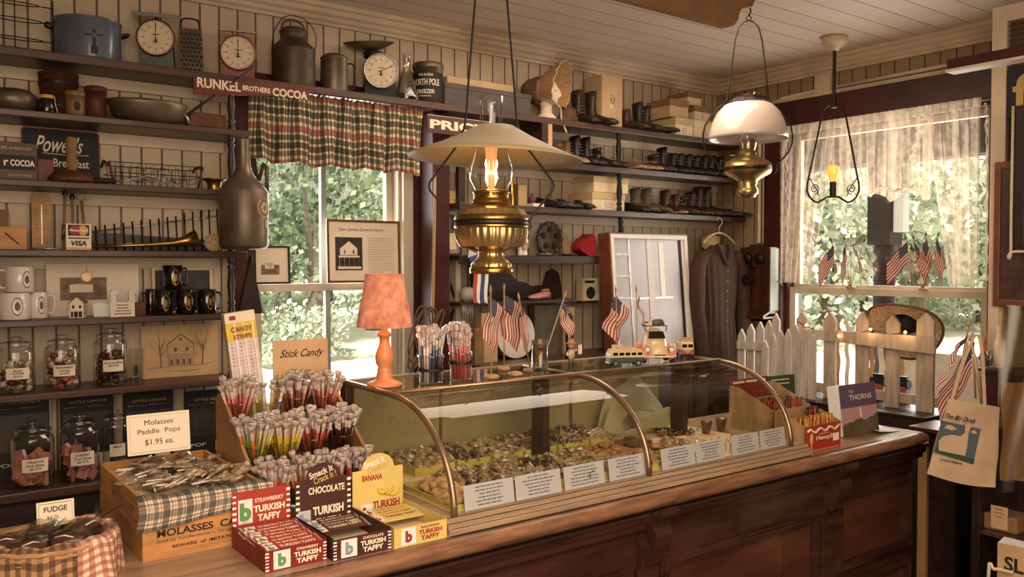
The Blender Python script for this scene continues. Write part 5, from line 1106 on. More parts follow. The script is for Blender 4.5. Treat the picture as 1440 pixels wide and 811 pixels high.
for (px, zs, w_, h_, lb, kinds, Y, txt, n, fn, sc, fh) in (
    (23, Z[6], 48, 78, 'glass candy jar of pale green and red wrapped toffees at the far left', ['stick_white', 'stick_green', 'tin_rust'], 3.62, ['Butter', 'TOFFEE', '$4.95 lb'], 60, ck, .85, .62),
    (88, Z[6], 46, 76, 'glass candy jar of mixed red and white wrapped candies, middle of the upper three', ['stick_white', 'toy_red', 'cello', 'tin_rust', 'stick_pink'], 3.62, ['PEPPERMINT', 'Candies', '$3.50 lb'], 70, ck, .85, .76),
    (156, Z[6], 44, 80, 'glass candy jar of dark licorice pieces, rightmost of the upper three', ['choco', 'leather_dark', 'choco_milk'], 3.62, ['Licorice Bites', '$5.50 lb'], 60, ck, .85, .66),
    (47, Z[7], 54, 92, 'squarish glass jar of peach orange candy slabs on the lowest shelf', ['candy_orange', 'candy_pink'], 3.58, ['ORANGE', 'Fruit Slices', '$4.75 lb'], 26, cf, 1.15, .56),
    (113, Z[7], 50, 93, 'squarish glass jar of pink candy slabs on the lowest shelf', ['candy_pink', 'stick_pink'], 3.58, ['CHERRY', 'Fruit Slices', '$4.75 lb'], 26, cf, 1.15, .56),
    (163, Z[7], 34, 86, 'glass jar half hidden behind the molasses price sign', ['stick_dark', 'choco'], 3.66, ['MINT'], 16, ck, .9, .4)):
    t, p, r, h = jar(px, zs, w_, h_, lb, None, Y, txt)
    fillj(p, r, h, kinds, n, fh, 'loose candy inside the '+lb.split(' at ')[0].split(',')[0], 'candy in the '+lb[:34], 'candy_piece' if fn is ck else 'candy_slab', fn, int(px), sc)
# house drawing in sleeve
flat(200, 308, 456, 529, Z[6], 3.72, 'house_drawing', 'pen drawing of the old store building on tan paper in a clear sleeve', 'picture', None, 'paper_tan', house_art(), lean=.06)
p, k = spot(192, Z[6], 3.70); solo('sleeve_bag', 'narrow clear plastic sleeve beside the house drawing', 'bag', MB('plastic_bag').grid(lambda u, v: ((u-.5)*.06, .01*sin(u*6), .13*v), 5, 4).bx(-.01, .006, .004, .006, .02, .06, 'photo_dark'), p)
# bakset boxes behind the lowest jars
for i, (pa, pb) in enumerate(((-14, 73), (86, 163), (176, 246), (262, 330))):
    z = Z[7]; Y = 3.74; xa, xb = SX(pa, z, Y), SX(pb, z, Y); w_ = xb-xa; h = PZ((pa+pb)/2, 548, Y)-z
    t = empty('hanging_pack', f'dark printed carded pack with a dotted line, {ORD[i]} from the left behind the lowest jars', 'pack', (xa, Y, z))
    part('card', MB('black_paint').bx(0, w_, 0, .01, 0, h), t)
    m = MB('letter_gold').text('LITTLE LEAGUE', w_*.5, -.001, h*.86, w=w_*.66, h=.010, mat='letter_gold')
    for j in range(18): m.bx(w_*(.08+j*.048), w_*(.08+j*.048)+.003, -.001, 0, h*.79, h*.79+.003, 'letter_cream')
    m.bx(w_*.05, w_*.95, -.001, 0, h*.3, h*.72, 'photo_dark').bx(w_*.6, w_*.9, -.002, -.001, h*.04, h*.2, 'paper').text('POP', w_*.25, -.001, h*.16, w=w_*.3, h=.014, mat='letter_cream').bx(w_*.97, w_, -.004, 0, 0, h, 'tin_silver'); part('printing', m, t)
solo('lower_cabinet', 'dark plain cabinet front below the lowest left shelf', 'cabinet', MB('wood_dark').bx(-.6, 1.05, 3.55, 3.79, 0, Z[7]-.04), bevel=.003)
# ================================================================= left part of the counter
# ---- molasses crate
CX0, CX1, CY0, CY1, CH = .457, .728, 1.957, 2.40, .137
t = empty('molasses_crate', 'weathered wooden molasses crate filled with wrapped pops at the left end of the counter', 'crate', (CX0, CY0, CT)); w_, d_ = CX1-CX0, CY1-CY0
part('front_board', MB('crate_wood').bx(0, w_, 0, .009, 0, CH), t, bevel=.001); part('side_board', MB('crate_wood').bx(0, .009, .009, d_, 0, CH), t, bevel=.001)
part('side_board', MB('crate_wood').bx(w_-.009, w_, .009, d_, 0, CH), t, bevel=.001); part('back_board', MB('crate_wood').bx(0, w_, d_-.009, d_, 0, CH), t, bevel=.001)
part('crate_bottom', MB('crate_wood').bx(.009, w_-.009, .009, d_-.009, 0, .01), t); part('paper_lining', MB('box_cream').bx(.01, w_-.01, .01, d_-.01, .01, CH-.03), t)
m = MB('ink').text('MOLASSES  CANDY', w_*.54, -.0008, CH*.42, w=w_*.86, h=.017, mat='ink', bold=.03, rot=.0).text('Sold by Confectioners, Druggists, &c.', w_*.50, -.0008, CH*.29, w=w_*.78, h=.0085, mat='ink').text('BEWARE  of  IMITATIONS', w_*.52, -.0008, CH*.18, w=w_*.58, h=.0075, mat='ink', bold=.02)
for z in (CH*.1, CH*.56): m.bx(w_*.13, w_*.98, -.0005, 0, z, z+.0008, 'box_brown')
m.bx(w_*.13, w_*.133, -.0005, 0, CH*.1, CH*.56, 'box_brown'); part('printing', m, t, 'black stencilled lettering')
m = MB('box_brown'); m.T = Matrix.Rotation(-PI/2, 4, 'Z'); m.text('MOLASSES CANDY', -d_*.4, -.0008, CH*.72, w=d_*.5, h=.02, mat='box_brown', bold=.02).text('STEWART', -d_*.4, -.0008, CH*.4, w=d_*.3, h=.015, mat='box_brown').bx(-d_*.72, -d_*.08, -.0005, 0, CH*.58, CH*.585, 'ink').bx(-d_*.72, -d_*.08, -.0005, 0, CH*.86, CH*.865, 'ink')
part('side_printing', m, t, 'faded stencil on the side')
m = MB('plaid_green')
def cl(u, v):
    x = -.012+(w_+.03)*u; s = v*.085
    if s < .02: return (x, .025-s*1.2+.004*sin(u*22), CH+.004+.003*sin(u*17))
    q = s-.02; return (x+.004*sin(q*60), -.006-.004*abs(sin(u*13))*q*14, CH+.002-q*(.95+.12*sin(u*5+1)))
m.grid(cl, 48, 14); m.grid(lambda u, v: (w_+.006+.010*v, .0+.14*u, CH+.006-.05*v*(1-u*.8)+.004*sin(u*20)), 10, 6)
solo('plaid_cloth', 'fringed green and cream plaid cloth draped over the front edge of the molasses crate', 'cloth', m, (CX0, CY0-.002, CT))
rn = random.Random(5)
popm = MB('stick_white').tube([(0, -.05, 0), (0, .03, 0)], .0022, 6).ball((0, .055, 0), .017, 10, 'choco_milk', .8, 1.7, .42, .4, 2).ball((0, .055, .001), 0.020, 12, 'cello', .95, 1.75, .35, .9, 4)
popm.grid(lambda u, v: ((u-.5)*.03, .022-.02*v, .004*sin(u*20)), 8, 2, 'cello'); pme = popm.mesh('wrapped_pop')
for i in range(46):
    o = bpy.data.objects.new('molasses_pop', pme); COL.objects.link(o); a = rn.gauss(-.9, .5) if i % 3 else rn.uniform(0, 6.28)
    o.location = (CX0+.05+(w_-.10)*rn.random(), CY0+.065+(d_-.13)*((i*7 % 46)/46), CT+CH-.014+.022*rn.random()); o.rotation_euler = (rn.uniform(-.2, .2), rn.uniform(-.5, .5), a); o.scale = (.88, .88, 1.0)
    setp(o, 'cellophane-wrapped molasses pop on a white stick lying in the wooden crate', 'lollipop', 'wrapped pops in the molasses crate')
a = at(180, 636, Y=2.20); b = at(268, 622, Y=2.20); w_ = b.x-a.x; h = .098; t = empty('price_sign', 'cream price sign for paddle pops with a thin border standing in the crate', 'sign', (a.x, 2.20, a.z-.01), rot=(-.12, 0, 0))
part('card', MB('paper').bx(0, w_, 0, .003, 0, h), t); m = MB('ink')
for x0, x1, z0, z1 in ((.04, .96, .05, .058), (.04, .96, .94, .948), (.04, .046, .05, .948), (.954, .96, .05, .948)): m.bx(w_*x0, w_*x1, -.0006, 0, h*z0, h*z1, 'ink_soft')
m.text('Molasses', w_*.5, -.001, h*.78, w=w_*.46, h=h*.13).text('Paddle  Pops', w_*.5, -.001, h*.54, w=w_*.68, h=h*.16).text('$1.95 ea.', w_*.5, -.001, h*.28, w=w_*.46, h=h*.16); part('lettering', m, t)
# ---- fudge basket
bp_ = V((.285, 1.985, CT)); t = empty('wicker_basket', 'round wicker basket of bagged fudge at the far left end of the counter', 'basket', bp_)
m = MB('straw')
for j in range(8): m.lathe([(.10+.003*j, .008+j*.010), (.106+.003*j, .013+j*.010), (.10+.003*j, .018+j*.010)], 40, flute=.02, fn=20)
m.lathe([(0, .004), (.10, .004)], 24); part('weave', m, t)
def gcloth(a0, a1, drop, mat, label, seed, rr=.118, zt=.092):
    rn = random.Random(seed); ph = rn.uniform(0, 6)
    def g(u, v):
        a = a0+(a1-a0)*u; q = v*drop
        if v < .25: r = rr-.03+.03*(v/.25); z = zt-.006+.010*sin(v/.25*PI)
        else: r = rr+.012*(v-.25)+.014*sin(a*7+ph)*(v-.2); z = zt-.008-(v-.25)*drop*(1+.22*sin(a*3+ph))
        return (r*cos(a)*1.05, r*sin(a), z+.003*sin(a*11))
    return solo('gingham_cloth', label, 'cloth', MB(mat).grid(g, 40, 14), bp_)
gcloth(-1.35, 1.2, .15, 'gingham', 'red and cream gingham cloth over the right side of the fudge basket', 3, .124)
gcloth(-3.7, -1.25, .14, 'gingham_dark', 'dark brown checked cloth over the front left of the fudge basket', 8, .120)
for i, (dx, dy, dz, sx, rz) in enumerate(((-.05, -.03, .075, 1.2, .3), (.03, -.035, .078, 1.1, -.5), (-.01, .04, .085, 1.3, 1.2), (.065, .03, .08, 1.0, .6), (-.07, .035, .072, 1.0, -.3))):
    fb = empty('fudge_bag', f'clear bag of brown fudge in the gingham basket, {["front left", "front right", "back middle", "back right", "back left"][i]} one', 'bag', bp_+V((dx, dy, dz)), rz)
    part('fudge_block', MB('fudge').bx(-.028*sx, .028*sx, -.02, .02, -.012, .014), fb, bevel=.003); m = MB('plastic_bag').ball((0, 0, .002), .040, 16, None, 1.15*sx, .8, .55, .35, i).grid(lambda u, v: ((.03+.05*v)*sx, (u-.5)*(.03+.05*v), .012+.02*v+.006*sin(u*16)), 10, 5)
    m.tube([(-.02, -.028, .018), (.0, -.03, .022), (.015, -.026, .016)], .0018, 4, 'stick_white'); part('clear_bag', m, fb)
a = at(52, 740, Y=2.04); b = at(105, 736, Y=2.04); w_ = b.x-a.x; h = .052; t = empty('fudge_sign', 'small bordered white fudge price card stuck in the basket', 'sign', (a.x, 2.04, a.z-.004), rot=(-.1, 0, 0)); part('card', MB('paper').bx(0, w_, 0, .002, 0, h), t)
m = MB('ink').text('FUDGE', w_*.5, -.001, h*.68, w=w_*.62, h=h*.22, bold=.02).text('$3.75', w_*.42, -.001, h*.34, w=w_*.3, h=h*.15)
for x0, x1, z0, z1 in ((.05, .95, .08, .11), (.05, .95, .9, .93), (.05, .07, .08, .93), (.93, .95, .08, .93)): m.bx(w_*x0, w_*x1, -.0006, 0, h*z0, h*z1, 'letter_green')
part('lettering', m, t)
# ---- stepped rack with candy stick jars
t = empty('candy_rack', 'stepped tan wooden rack holding rows of candy stick glasses beside the case', 'rack', (0, 0, CT)); RX0, RX1 = .742, 1.072
sp_ = [(2.005, 0), (2.35, 0), (2.35, .285), (2.33, .30), (2.30, .298), (2.005, .075)]
for x in (RX0, RX1-.008): part('side_panel', MB('rack_wood').prism(sp_, x, x+.008, 'x'), t, bevel=.001)
ST = ((.035, 2.01, 2.115), (.131, 2.115, 2.225), (.222, 2.225, 2.345))
for z, a, b in ST: part('step', MB('rack_wood').bx(RX0+.008, RX1-.008, a, b, z-.008, z).bx(RX0+.008, RX1-.008, a, a+.006, z-.09 if z > .1 else 0, z), t)
def stick_mesh(col, L_=.115, r=.0044):
    m = MB(col).tube([(0, 0, 0), (0, 0, L_)], r, 6)
    m.lathe([(r*1.08, L_*.70), (r*1.25, L_*.84), (r*.9, L_*.93), (r*2.0, L_*1.0), (r*2.3, L_*1.07), (r*1.2, L_*1.1)], 6, mat='wrap_tip', smooth=False); return m.mesh('candy_stick')
SM = {}
def glass_of_sticks(x, y, z, r, h, cols, n, label, L_=.115, spread=.42, group=None, seed=1, base='candy_glass', Lj=.012, bandz=None):
    g = empty(base, label, 'glass jar', (x, y, z)); m = MB('glass_jar').lathe([(0, .001), (r*.86, .001), (r*.9, .004), (r*.94, h*.9), (r, h*.93), (r, h), (r*.95, h), (r*.92, h*.93)], 28); part('glass', m, g)
    part('rim', MB('glass_jar').tube([(r*.98*cos(2*PI*i/28), r*.98*sin(2*PI*i/28), h) for i in range(28)], .0016, 6, closed=True), g)
    if bandz: part('band', MB('black_paint').lathe([(r*1.01, bandz), (r*1.01, bandz+.009)], 32), g, 'dark narrow label band')
    rn = random.Random(seed); what = label.split(' of ')[1].split(',')[0] if ' of ' in label else 'candy sticks'
    for i in range(n):
        c = cols[i % len(cols)]
        if (c, L_) not in SM: SM[(c, L_)] = stick_mesh(c, L_)
        q = math.sqrt((i+.5)/n); a = i*2.399; d = V((cos(a)*q, sin(a)*q, 0)); b = d*(r*.62)+V((rn.uniform(-.002, .002), rn.uniform(-.002, .002), .004)); tp = V((d.x*spread+rn.gauss(0, .05 if spread < .1 else .09), d.y*spread+rn.gauss(0, .03 if spread < .1 else .09), 1)).normalized()
        o = bpy.data.objects.new('candy_stick', SM[(c, L_)]); COL.objects.link(o); o.location = V((x, y, z))+b; o.rotation_euler = tp.to_track_quat('Z', 'Y').to_euler(); o.scale = (1, 1, rn.uniform(.86, 1.08))
        setp(o, f'one of the {what}', 'candy stick', what[:60])
GR = [(.785, .868, .948, 1.028), ]
top = (('stick_red', 'stick_pink'), None, ('stick_purple', 'stick_brown', 'stick_orange'), ('stick_orange', 'stick_pink', 'stick_brown'))
tl_ = ('bright red cellophane sticks', '', 'purple and brown mixed sticks', 'orange-brown sticks')
for i, x in enumerate((.785, .866, .947, 1.026)):
    if top[i]: glass_of_sticks(x, 2.285, CT+.222, .037, .055, top[i], 26, f'glass of {tl_[i]}, top step of the rack', .108, .34, seed=i)
    else:
        glass_of_sticks(x, 2.285, CT+.222, .037, .05, ('stick_yellow', 'stick_white'), 6, 'nearly empty glass of pale yellow sticks, top step of the rack', .09, .2, seed=9)
ml = (('green and orange striped sticks', ('stick_green', 'stick_orange', 'stick_yellow')), ('pale yellow sticks', ('stick_yellow',)), ('reddish brown sticks', ('stick_brown', 'stick_red')), ('dark licorice sticks', ('stick_dark',)))
for i, x in enumerate((.785, .866, .947, 1.026)): glass_of_sticks(x, 2.172, CT+.131, .038, .05, ml[i][1], 30, f'glass of {ml[i][0]}, middle step of the rack', .112, .30, seed=20+i)
fl = (('red and white sticks', ('stick_pink', 'stick_red')), ('amber orange sticks', ('stick_orange', 'stick_amber')), ('rosy pink sticks', ('stick_pink', 'stick_orange')), ('deep maroon sticks', ('stick_purple', 'stick_dark', 'stick_red')))
for i, x in enumerate((.79, .868, .946, 1.024)): glass_of_sticks(x, 2.062, CT+.035, .038, .05, fl[i][1], 24, f'glass of {fl[i][0]}, front step of the rack', .112, .22, seed=30+i)
# Stick Candy sign
a = at(385, 562, Y=2.338); b = at(462, 552, Y=2.338); w_ = b.x-a.x; z0 = CT+.2225; h = at(424, 477, Y=2.338).z-z0
t = empty('stick_candy_sign', 'tall tan price sign with black script for stick candy behind the rack', 'sign', (a.x, 2.336, z0), rot=(-.03, 0, 0)); part('card', MB('paper_tan').bx(0, w_, 0, .003, 0, h), t)
part('lettering', MB('ink').text('Stick Candy', w_*.52, -.001, h*.80, w=w_*.8, h=h*.14, shear=.5, bold=.01).text('30 ¢ ea.', w_*.47, -.001, h*.56, w=w_*.4, h=h*.085, shear=.5, bold=.008), t, 'black script lettering')
# tall candy pack
a = at(324, 560, Y=2.30); b = at(374, 560, Y=2.30); w_ = .085; z0 = CT+.2225; h = at(345, 440, Y=2.33).z-z0
t = empty('candy_pack', 'tall narrow pack of pink candy buttons leaning behind the rack', 'candy pack', (a.x+.03, 2.327, z0+.001), rot=(-.02, -.12, 0)); d_ = .022
part('carton', MB('yellow_card').bx(0, w_, 0, d_, 0, h*.17).bx(0, w_, 0, d_, h*.74, h*.9).bx(0, w_, 0, d_, h*.9, h, 'paper').bx(0, w_, 0, d_, h*.17, h*.74, 'stick_white').bx(-.001, 0, 0, d_, 0, h, 'box_card'), t, bevel=.001)
m = MB('candy_pink')
for i in range(6):
    for j in range(16): m.bx(w_*(.08+i*.15), w_*(.08+i*.15)+.006, -.001, 0, h*(.19+j*.034), h*(.19+j*.034)+.004)
for i in (.27, .57, .87): m.bx(w_*i-.002, w_*i+.003, -.003, 0, 0, h*.9, 'letter_white')
part('buttons', m, t); part('lettering', MB('letter_red').text('CANDY', w_*.5, -.004, h*.84, w=w_*.7, h=h*.05, bold=.02).text('STRIPS', w_*.5, -.004, h*.77, w=w_*.6, h=h*.04, bold=.02).bx(w_*.15, w_*.35, -.001, 0, h*.93, h*.97), t)
m = MB('frame_dark').prism([(-.055, 0), (.045, 0), (.0, .24)], 0, .03).use('box_grey').add([(.045, -.0, 0), (.0, -.0, .24), (.015, .06, .22), (.09, .05, -.05)], [(0, 3, 2, 1)])
a = at(357, 440, Y=3.45); solo('dark_cone', 'dark pointed wooden wedge shape beside the mug shelf and window', 'ornament', m, (a.x, 3.47, S5), bevel=.001)
# ---- taffy display boxes
def taffy(x0, x1, y0, y1, hf, card_h, cardm, edge, title, label, arch, lt, col_b, stripes=True, fy=None):
    t = empty('taffy_box', label, 'candy box', (x0, y0, CT)); w = x1-x0; d = y1-y0; th = .0015
    m = MB(edge).bx(0, w, 0, th, 0, hf).bx(0, th, 0, d, 0, hf+.004).bx(w-th, w, 0, d, 0, hf+.004).bx(0, w, 0, d, 0, .002); part('carton', m, t)
    pts = [(0, 0), (w, 0), (w, card_h), (0, card_h)] if not arch else [(0, 0), (w, 0), (w, card_h)]+[(w*.5+w*.32*cos(PI*i/14), card_h+w*.32*.85*sin(PI*i/14)) for i in range(15)]+[(0, card_h)]
    cd_ = MB(cardm).prism(pts, d-.003, d-.0005); part('back_card', cd_, t)
    m = MB(lt); y = d-.004; H = card_h
    if title == 'STRAWBERRY':
        m.text('STRAWBERRY', w*.63, y, H*.80, w=w*.5, h=H*.08, bold=.02).text('TURKISH', w*.63, y, H*.64, w=w*.54, h=H*.13, bold=.04).text('TAFFY', w*.63, y, H*.47, w=w*.4, h=H*.13, bold=.04).text('Smack It  Crack It !', w*.5, y, H*.18, w=w*.68, h=H*.11, bold=.02)
        m.bx(w*.1, w*.34, y, y+.001, H*.4, H*.85, 'paper_white').text('b', w*.22, y-.0006, H*.62, h=H*.34, mat='letter_green', bold=.06).text('CANDY', w*.22, y-.0006, H*.43, w=w*.16, h=H*.03, mat='letter_red')
    elif title == 'CHOCOLATE':
        m.text('Smack It', w*.45, y, H*1.13, w=w*.44, h=H*.12, rot=.25, bold=.02).text('Crack It !', w*.52, y, H*1.02, w=w*.42, h=H*.12, rot=.25, bold=.02, mat='letter_gold').text('CHOCOLATE', w*.55, y, H*.80, w=w*.66, h=H*.13, bold=.03).text('TURKISH', w*.58, y, H*.42, w=w*.56, h=H*.16, bold=.04).text('TAFFY', w*.58, y, H*.2, w=w*.46, h=H*.16, bold=.04)
        m.bx(w*.04, w*.26, y, y+.001, H*.05, H*.46, 'card_blue').text('b', w*.15, y-.0006, H*.25, h=H*.3, mat='letter_grey', bold=.06)
    else:
        m.text('Smack It', w*.42, y, H*1.13, w=w*.42, h=H*.12, rot=.2, bold=.02, mat='letter_white').text('Crack It !', w*.5, y, H*1.02, w=w*.42, h=H*.12, rot=.2, bold=.02, mat='letter_gold').text('BANANA', w*.38, y, H*.85, w=w*.4, h=H*.11, bold=.03, mat='letter_red').text('TURKISH', w*.66, y, H*.32, w=w*.54, h=H*.15, bold=.04, mat='letter_red').text('TAFFY', w*.66, y, H*.14, w=w*.4, h=H*.13, bold=.04, mat='letter_red')
        for q in range(3): m.tube([(w*(.78+.16*cos(a_)*(1-.12*q)-.1*q), y-.002, H*(.78+.30*sin(a_)*(1-.1*q))) for a_ in [-.5*PI-.9+1.9*j/10 for j in range(11)]], [.002+.0035*sin(PI*j/10) for j in range(11)], 6, 'letter_gold' if q == 1 else 'yellow_card')
        m.bx(w*.16, w*.38, y, y+.001, H*.02, H*.36, 'paper_white').text('b', w*.27, y-.0006, H*.18, h=H*.26, mat='letter_red', bold=.06)
    if stripes:
        for i in range(9):
            for xx in (.0, .93): m.bx(w*xx, w*(xx+.07), y, y+.001, H*(.06+i*.105), H*(.06+i*.105+.05), 'letter_white')
    part('card_printing', m, t)
    m = MB(lt); y = -.001; m.bx(w*.13, w*.40, y, 0, hf*.08, hf*.92, 'paper_white').text('b', w*.265, y-.0006, hf*.5, h=hf*.62, mat=col_b, bold=.06)
    c2 = lt if title != 'BANANA' else 'letter_red'
    m.text(title, w*.68, y, hf*.83, w=w*.36, h=hf*.13, bold=.02, mat=c2).text('TURKISH', w*.68, y, hf*.57, w=w*.44, h=hf*.24, bold=.04, mat=c2).text('TAFFY', w*.68, y, hf*.27, w=w*.36, h=hf*.24, bold=.04, mat=c2)
    if stripes:
        for i in range(6):
            for xx in (.0, .94): m.bx(w*xx, w*(xx+.06), y, 0, hf*(.06+i*.155), hf*(.06+i*.155+.08), 'letter_white')
    part('front_printing', m, t)
    part('inner_floor', MB('box_cream').bx(.002, w-.002, .003, d-.004, .002, .010).bx(.0016, .0022, .003, d-.004, .002, hf), t)
    nb_ = 8 if title == 'STRAWBERRY' else 4; ys = 0 if nb_ == 8 else d*.45
    for i in range(nb_):
        wr = empty('taffy_bar', f'{title.lower()} taffy bar in printed wrapper, {ORD[i]} from the front in its display box', 'candy bar', (x0+w*.5+.005*sin(i*3), y0+.022+ys+i*(d-.05-ys)/nb_, CT+.012+hf*(.62 if nb_ == 8 else .5)+.0008*i), rot=(.13, .02*sin(i*5), .05*sin(i*2+len(title))))
        m = MB(cardm if title != 'STRAWBERRY' else 'red_card').bx(-w*.45, w*.45, -.018, .018, -.002, .002).bx(-w*.49, -w*.45, -.02, .02, -.001, .0015, 'wrap_tip').bx(w*.45, w*.49, -.02, .02, -.001, .0015, 'wrap_tip'); part('wrapper', m, wr)
        m = MB(c2); m.T = Matrix.Rotation(-PI/2, 4, 'X'); m.text('TURKISH TAFFY', w*.1, -.0024, .003, w=w*.6, h=.012, bold=.03, mat=c2).bx(-w*.42, -w*.25, -.0022, -.002, -.014, .014, 'paper_white').text('b', -w*.335, -.0028, 0, h=.018, bold=.06, mat=col_b); part('wrapper_printing', m, wr)
taffy(.648, .787, 1.737, 1.945, .046, .125, 'red_card', 'red_deep', 'STRAWBERRY', 'red strawberry taffy display box with an upright square card', False, 'letter_cream', 'letter_green')
taffy(.793, .936, 1.716, 1.925, .047, .132, 'choc_card', 'choc_card', 'CHOCOLATE', 'dark brown chocolate taffy display box with a round-topped card', True, 'letter_cream', 'letter_grey')
taffy(.941, 1.083, 1.711, 1.925, .045, .135, 'banana_card', 'banana_card', 'BANANA', 'pale yellow banana taffy display box next to the glass case', True, 'letter_red', 'letter_red', False)
# ================================================================= on top of the case
glass_of_sticks(SX(606, ZT, 2.13), 2.13, ZT, .038, .082, ('stick_blue', 'stick_white', 'stick_blue', 'stick_dark'), 34, 'tall glass of blue and white wrapped sticks, standing on the case', .145, .04, seed=50, bandz=.036)
glass_of_sticks(SX(648, ZT, 2.14), 2.14, ZT, .036, .082, ('stick_red', 'stick_red', 'stick_pink'), 34, 'tall glass of red wrapped sticks, standing on the case', .145, .04, seed=51, bandz=.048)
def us_flag(base, tip, hoist, fly, label, rip=.006, wide=None, finial='pole_wood', group=None, pole_r=.0022, nm='small_flag', seed=0):
    base, tip, hoist, fly = V(base), V(tip), V(hoist), V(fly); t = empty(nm, label, 'flag', base, 0, group); d = tip-base
    part('pole', MB(finial if finial != 'iron' else 'pole_wood').tube([(0, 0, 0), d], pole_r, 8), t); u_ = d.normalized(); part('finial', MB(finial).tube([d-u_*.004, d+u_*.004, d+u_*.010, d+u_*.022], [pole_r*1.1, pole_r*2.0, pole_r*1.8, pole_r*.3], 8), t)
    n = hoist.cross(fly).normalized(); st = d-u_*.012
    pf = lambda u, v: st+hoist*v+fly*u+n*(rip*sin(u*9+v*3+seed)+rip*.5*sin(v*7+seed))+V((0, 0, -.10*fly.length*u*u*v))
    m = MB('flag_red'); m.grid(pf, 16, 13, matf=lambda i, j: 'flag_blue' if (i < 6 and j < 7) else ('flag_red' if j % 2 == 0 else 'flag_white'))
    part('cloth', m, t, 'striped flag cloth with blue star field')
    m = MB('flag_white')
    for a in range(7):
        for b in range(6):
            uu = (a+.5+(b % 2)*.35)/7.6*.375; vv = (b+.5)/6*.54; c = pf(uu, vv); h_, f_ = hoist*.018, fly*.010
            for s in (-1, 1): m.add([c-h_+n*.0008*s, c+f_+n*.0008*s, c+h_+n*.0008*s, c-f_+n*.0008*s], [(0, 1, 2, 3)])
    part('stars', m, t, 'white stars'); return t
YF = 2.2
q = lambda px, py, Y=YF: at(px, py, Y=Y)
def disc(px, label, Y, r=.021):
    x = SX(px, ZT, Y); solo('flag_stand', label, 'flag stand', MB('pole_wood').lathe([(0, 0), (r, 0), (r*1.03, .005), (r*.9, .010), (r*.4, .013), (0, .013)], 28), (x, Y, ZT)); return V((x, Y, ZT+.012))
b1 = disc(691, 'round wooden flag base nearest the red stick glass', 2.11, .024); b2 = disc(709, 'small round wooden flag base behind the others', 2.25, .019); b3 = disc(725, 'round wooden flag base in the middle of the front pair', 2.12, .023); b4 = disc(745, 'round wooden flag base beside the teddy glass', 2.17, .02)
us_flag(b1+V((0, .0, 0)), q(690, 410, 2.13), (.050, .004, -.040), (-.026, .01, -.125), 'small drooping flag on an upright pole, leftmost on the case', .005, seed=1, nm='small_flag')
us_flag(b2, q(709, 407, 2.25), (.072, .0, -.045), (-.006, .01, -.140), 'small drooping flag on the tallest pole, second from left on the case', .007, seed=2)
us_flag(b4, q(730, 420, 2.2), (.034, .006, -.05), (.012, .01, -.115), 'small flag on the pole leaning left, third on the case', .006, seed=3)
x = SX(759, ZT, 2.1); cg = empty('teddy_glass', 'clear drinking glass holding a straw teddy figure and a flag pole', 'glass', (x, 2.1, ZT)); part('glass', MB('glass_jar').lathe([(0, .001), (.024, .001), (.025, .004), (.026, .108), (.0245, .108), (.0235, .010), (0, .010)], 28), cg); part('green_base', MB('grass_print').cyl(.02, .010, .018, 16), cg)
solo('straw_teddy', 'small straw teddy figure with a pale hat standing in the drinking glass', 'figurine', MB('straw').ball((0, 0, .03), .012, 12, None, .9, .8, 1.3).ball((0, 0, .052), .010, 12).ball((-.007, 0, .062), .004, 8).ball((.007, 0, .062), .004, 8).tube([(-.009, 0, .038), (-.016, -.006, .026)], .0035, 6).tube([(.009, 0, .038), (.016, -.006, .046)], .0035, 6).tube([(-.005, 0, .018), (-.008, 0, 0)], .004, 6).tube([(.005, 0, .018), (.010, 0, 0)], .004, 6).lathe([(.013, .060), (.008, .064), (.007, .072), (0, .074)], 14, mat='straw_pale').tube([(-.012, .008, .0), (.006, .006, .05)], .002, 5, 'pole_wood').bx(-.012, .012, -.012, -.010, .042, .047, 'black_paint'), (x, 2.1, ZT+.035))
us_flag((x+.008, 2.105, ZT+.02), q(794, 417, 2.12), (-.020, 0, -.052), (.058, .012, -.082), 'small flag leaning right out of the teddy glass', .006, seed=5)
x = SX(803, ZT, 2.12); t = empty('straw_doll', 'small straw doll figurine with dark legs standing right of the teddy glass', 'figurine', (x, 2.12, ZT))
part('base', MB('grass_print').cyl(.016, 0, .004, 16), t); part('body', MB('straw_pale').ball((0, 0, .052), .015, 12, None, 1, .8, 1.2, .3).ball((0, 0, .082), .012, 12, 'straw').tube([(-.012, 0, .062), (-.024, -.008, .05)], .004, 6).tube([(.012, 0, .062), (.024, -.008, .066)], .004, 6), t); part('hat', MB('straw').lathe([(.018, .088), (.01, .092), (.009, .102), (0, .104)], 16), t)
for s in (-1, 1): part('leg', MB('pole_dark').tube([(s*.007, 0, .04), (s*.008, 0, .004)], .003, 6), t)
part('book', MB('red_card').bx(.018, .036, -.014, -.010, .05, .085).bx(.019, .035, -.0145, -.014, .052, .083, 'paper'), t)
us_flag((SX(868, ZT, 2.2), 2.2, ZT+.06), q(866, 410, 2.2), (.070, 0, -.055), (-.058, .01, -.110), 'large tilted small flag left of the beetle, above the toy camper', .007, seed=6)
us_flag((SX(896, ZT, 2.2), 2.2, ZT+.0), q(895, 408, 2.2), (.010, 0, -.046), (.048, .01, -.090), 'small flag hanging straight from a pole right behind the toy beetle', .006, seed=7)
x = SX(868, ZT, 2.2); solo('flag_cup', 'pale little cup holding the tilted flag behind the toy camper', 'cup', MB('cream_enamel').lathe([(0, 0), (.016, 0), (.02, .06), (.018, .06), (.014, .004), (0, .004)], 20), (x, 2.2, ZT))
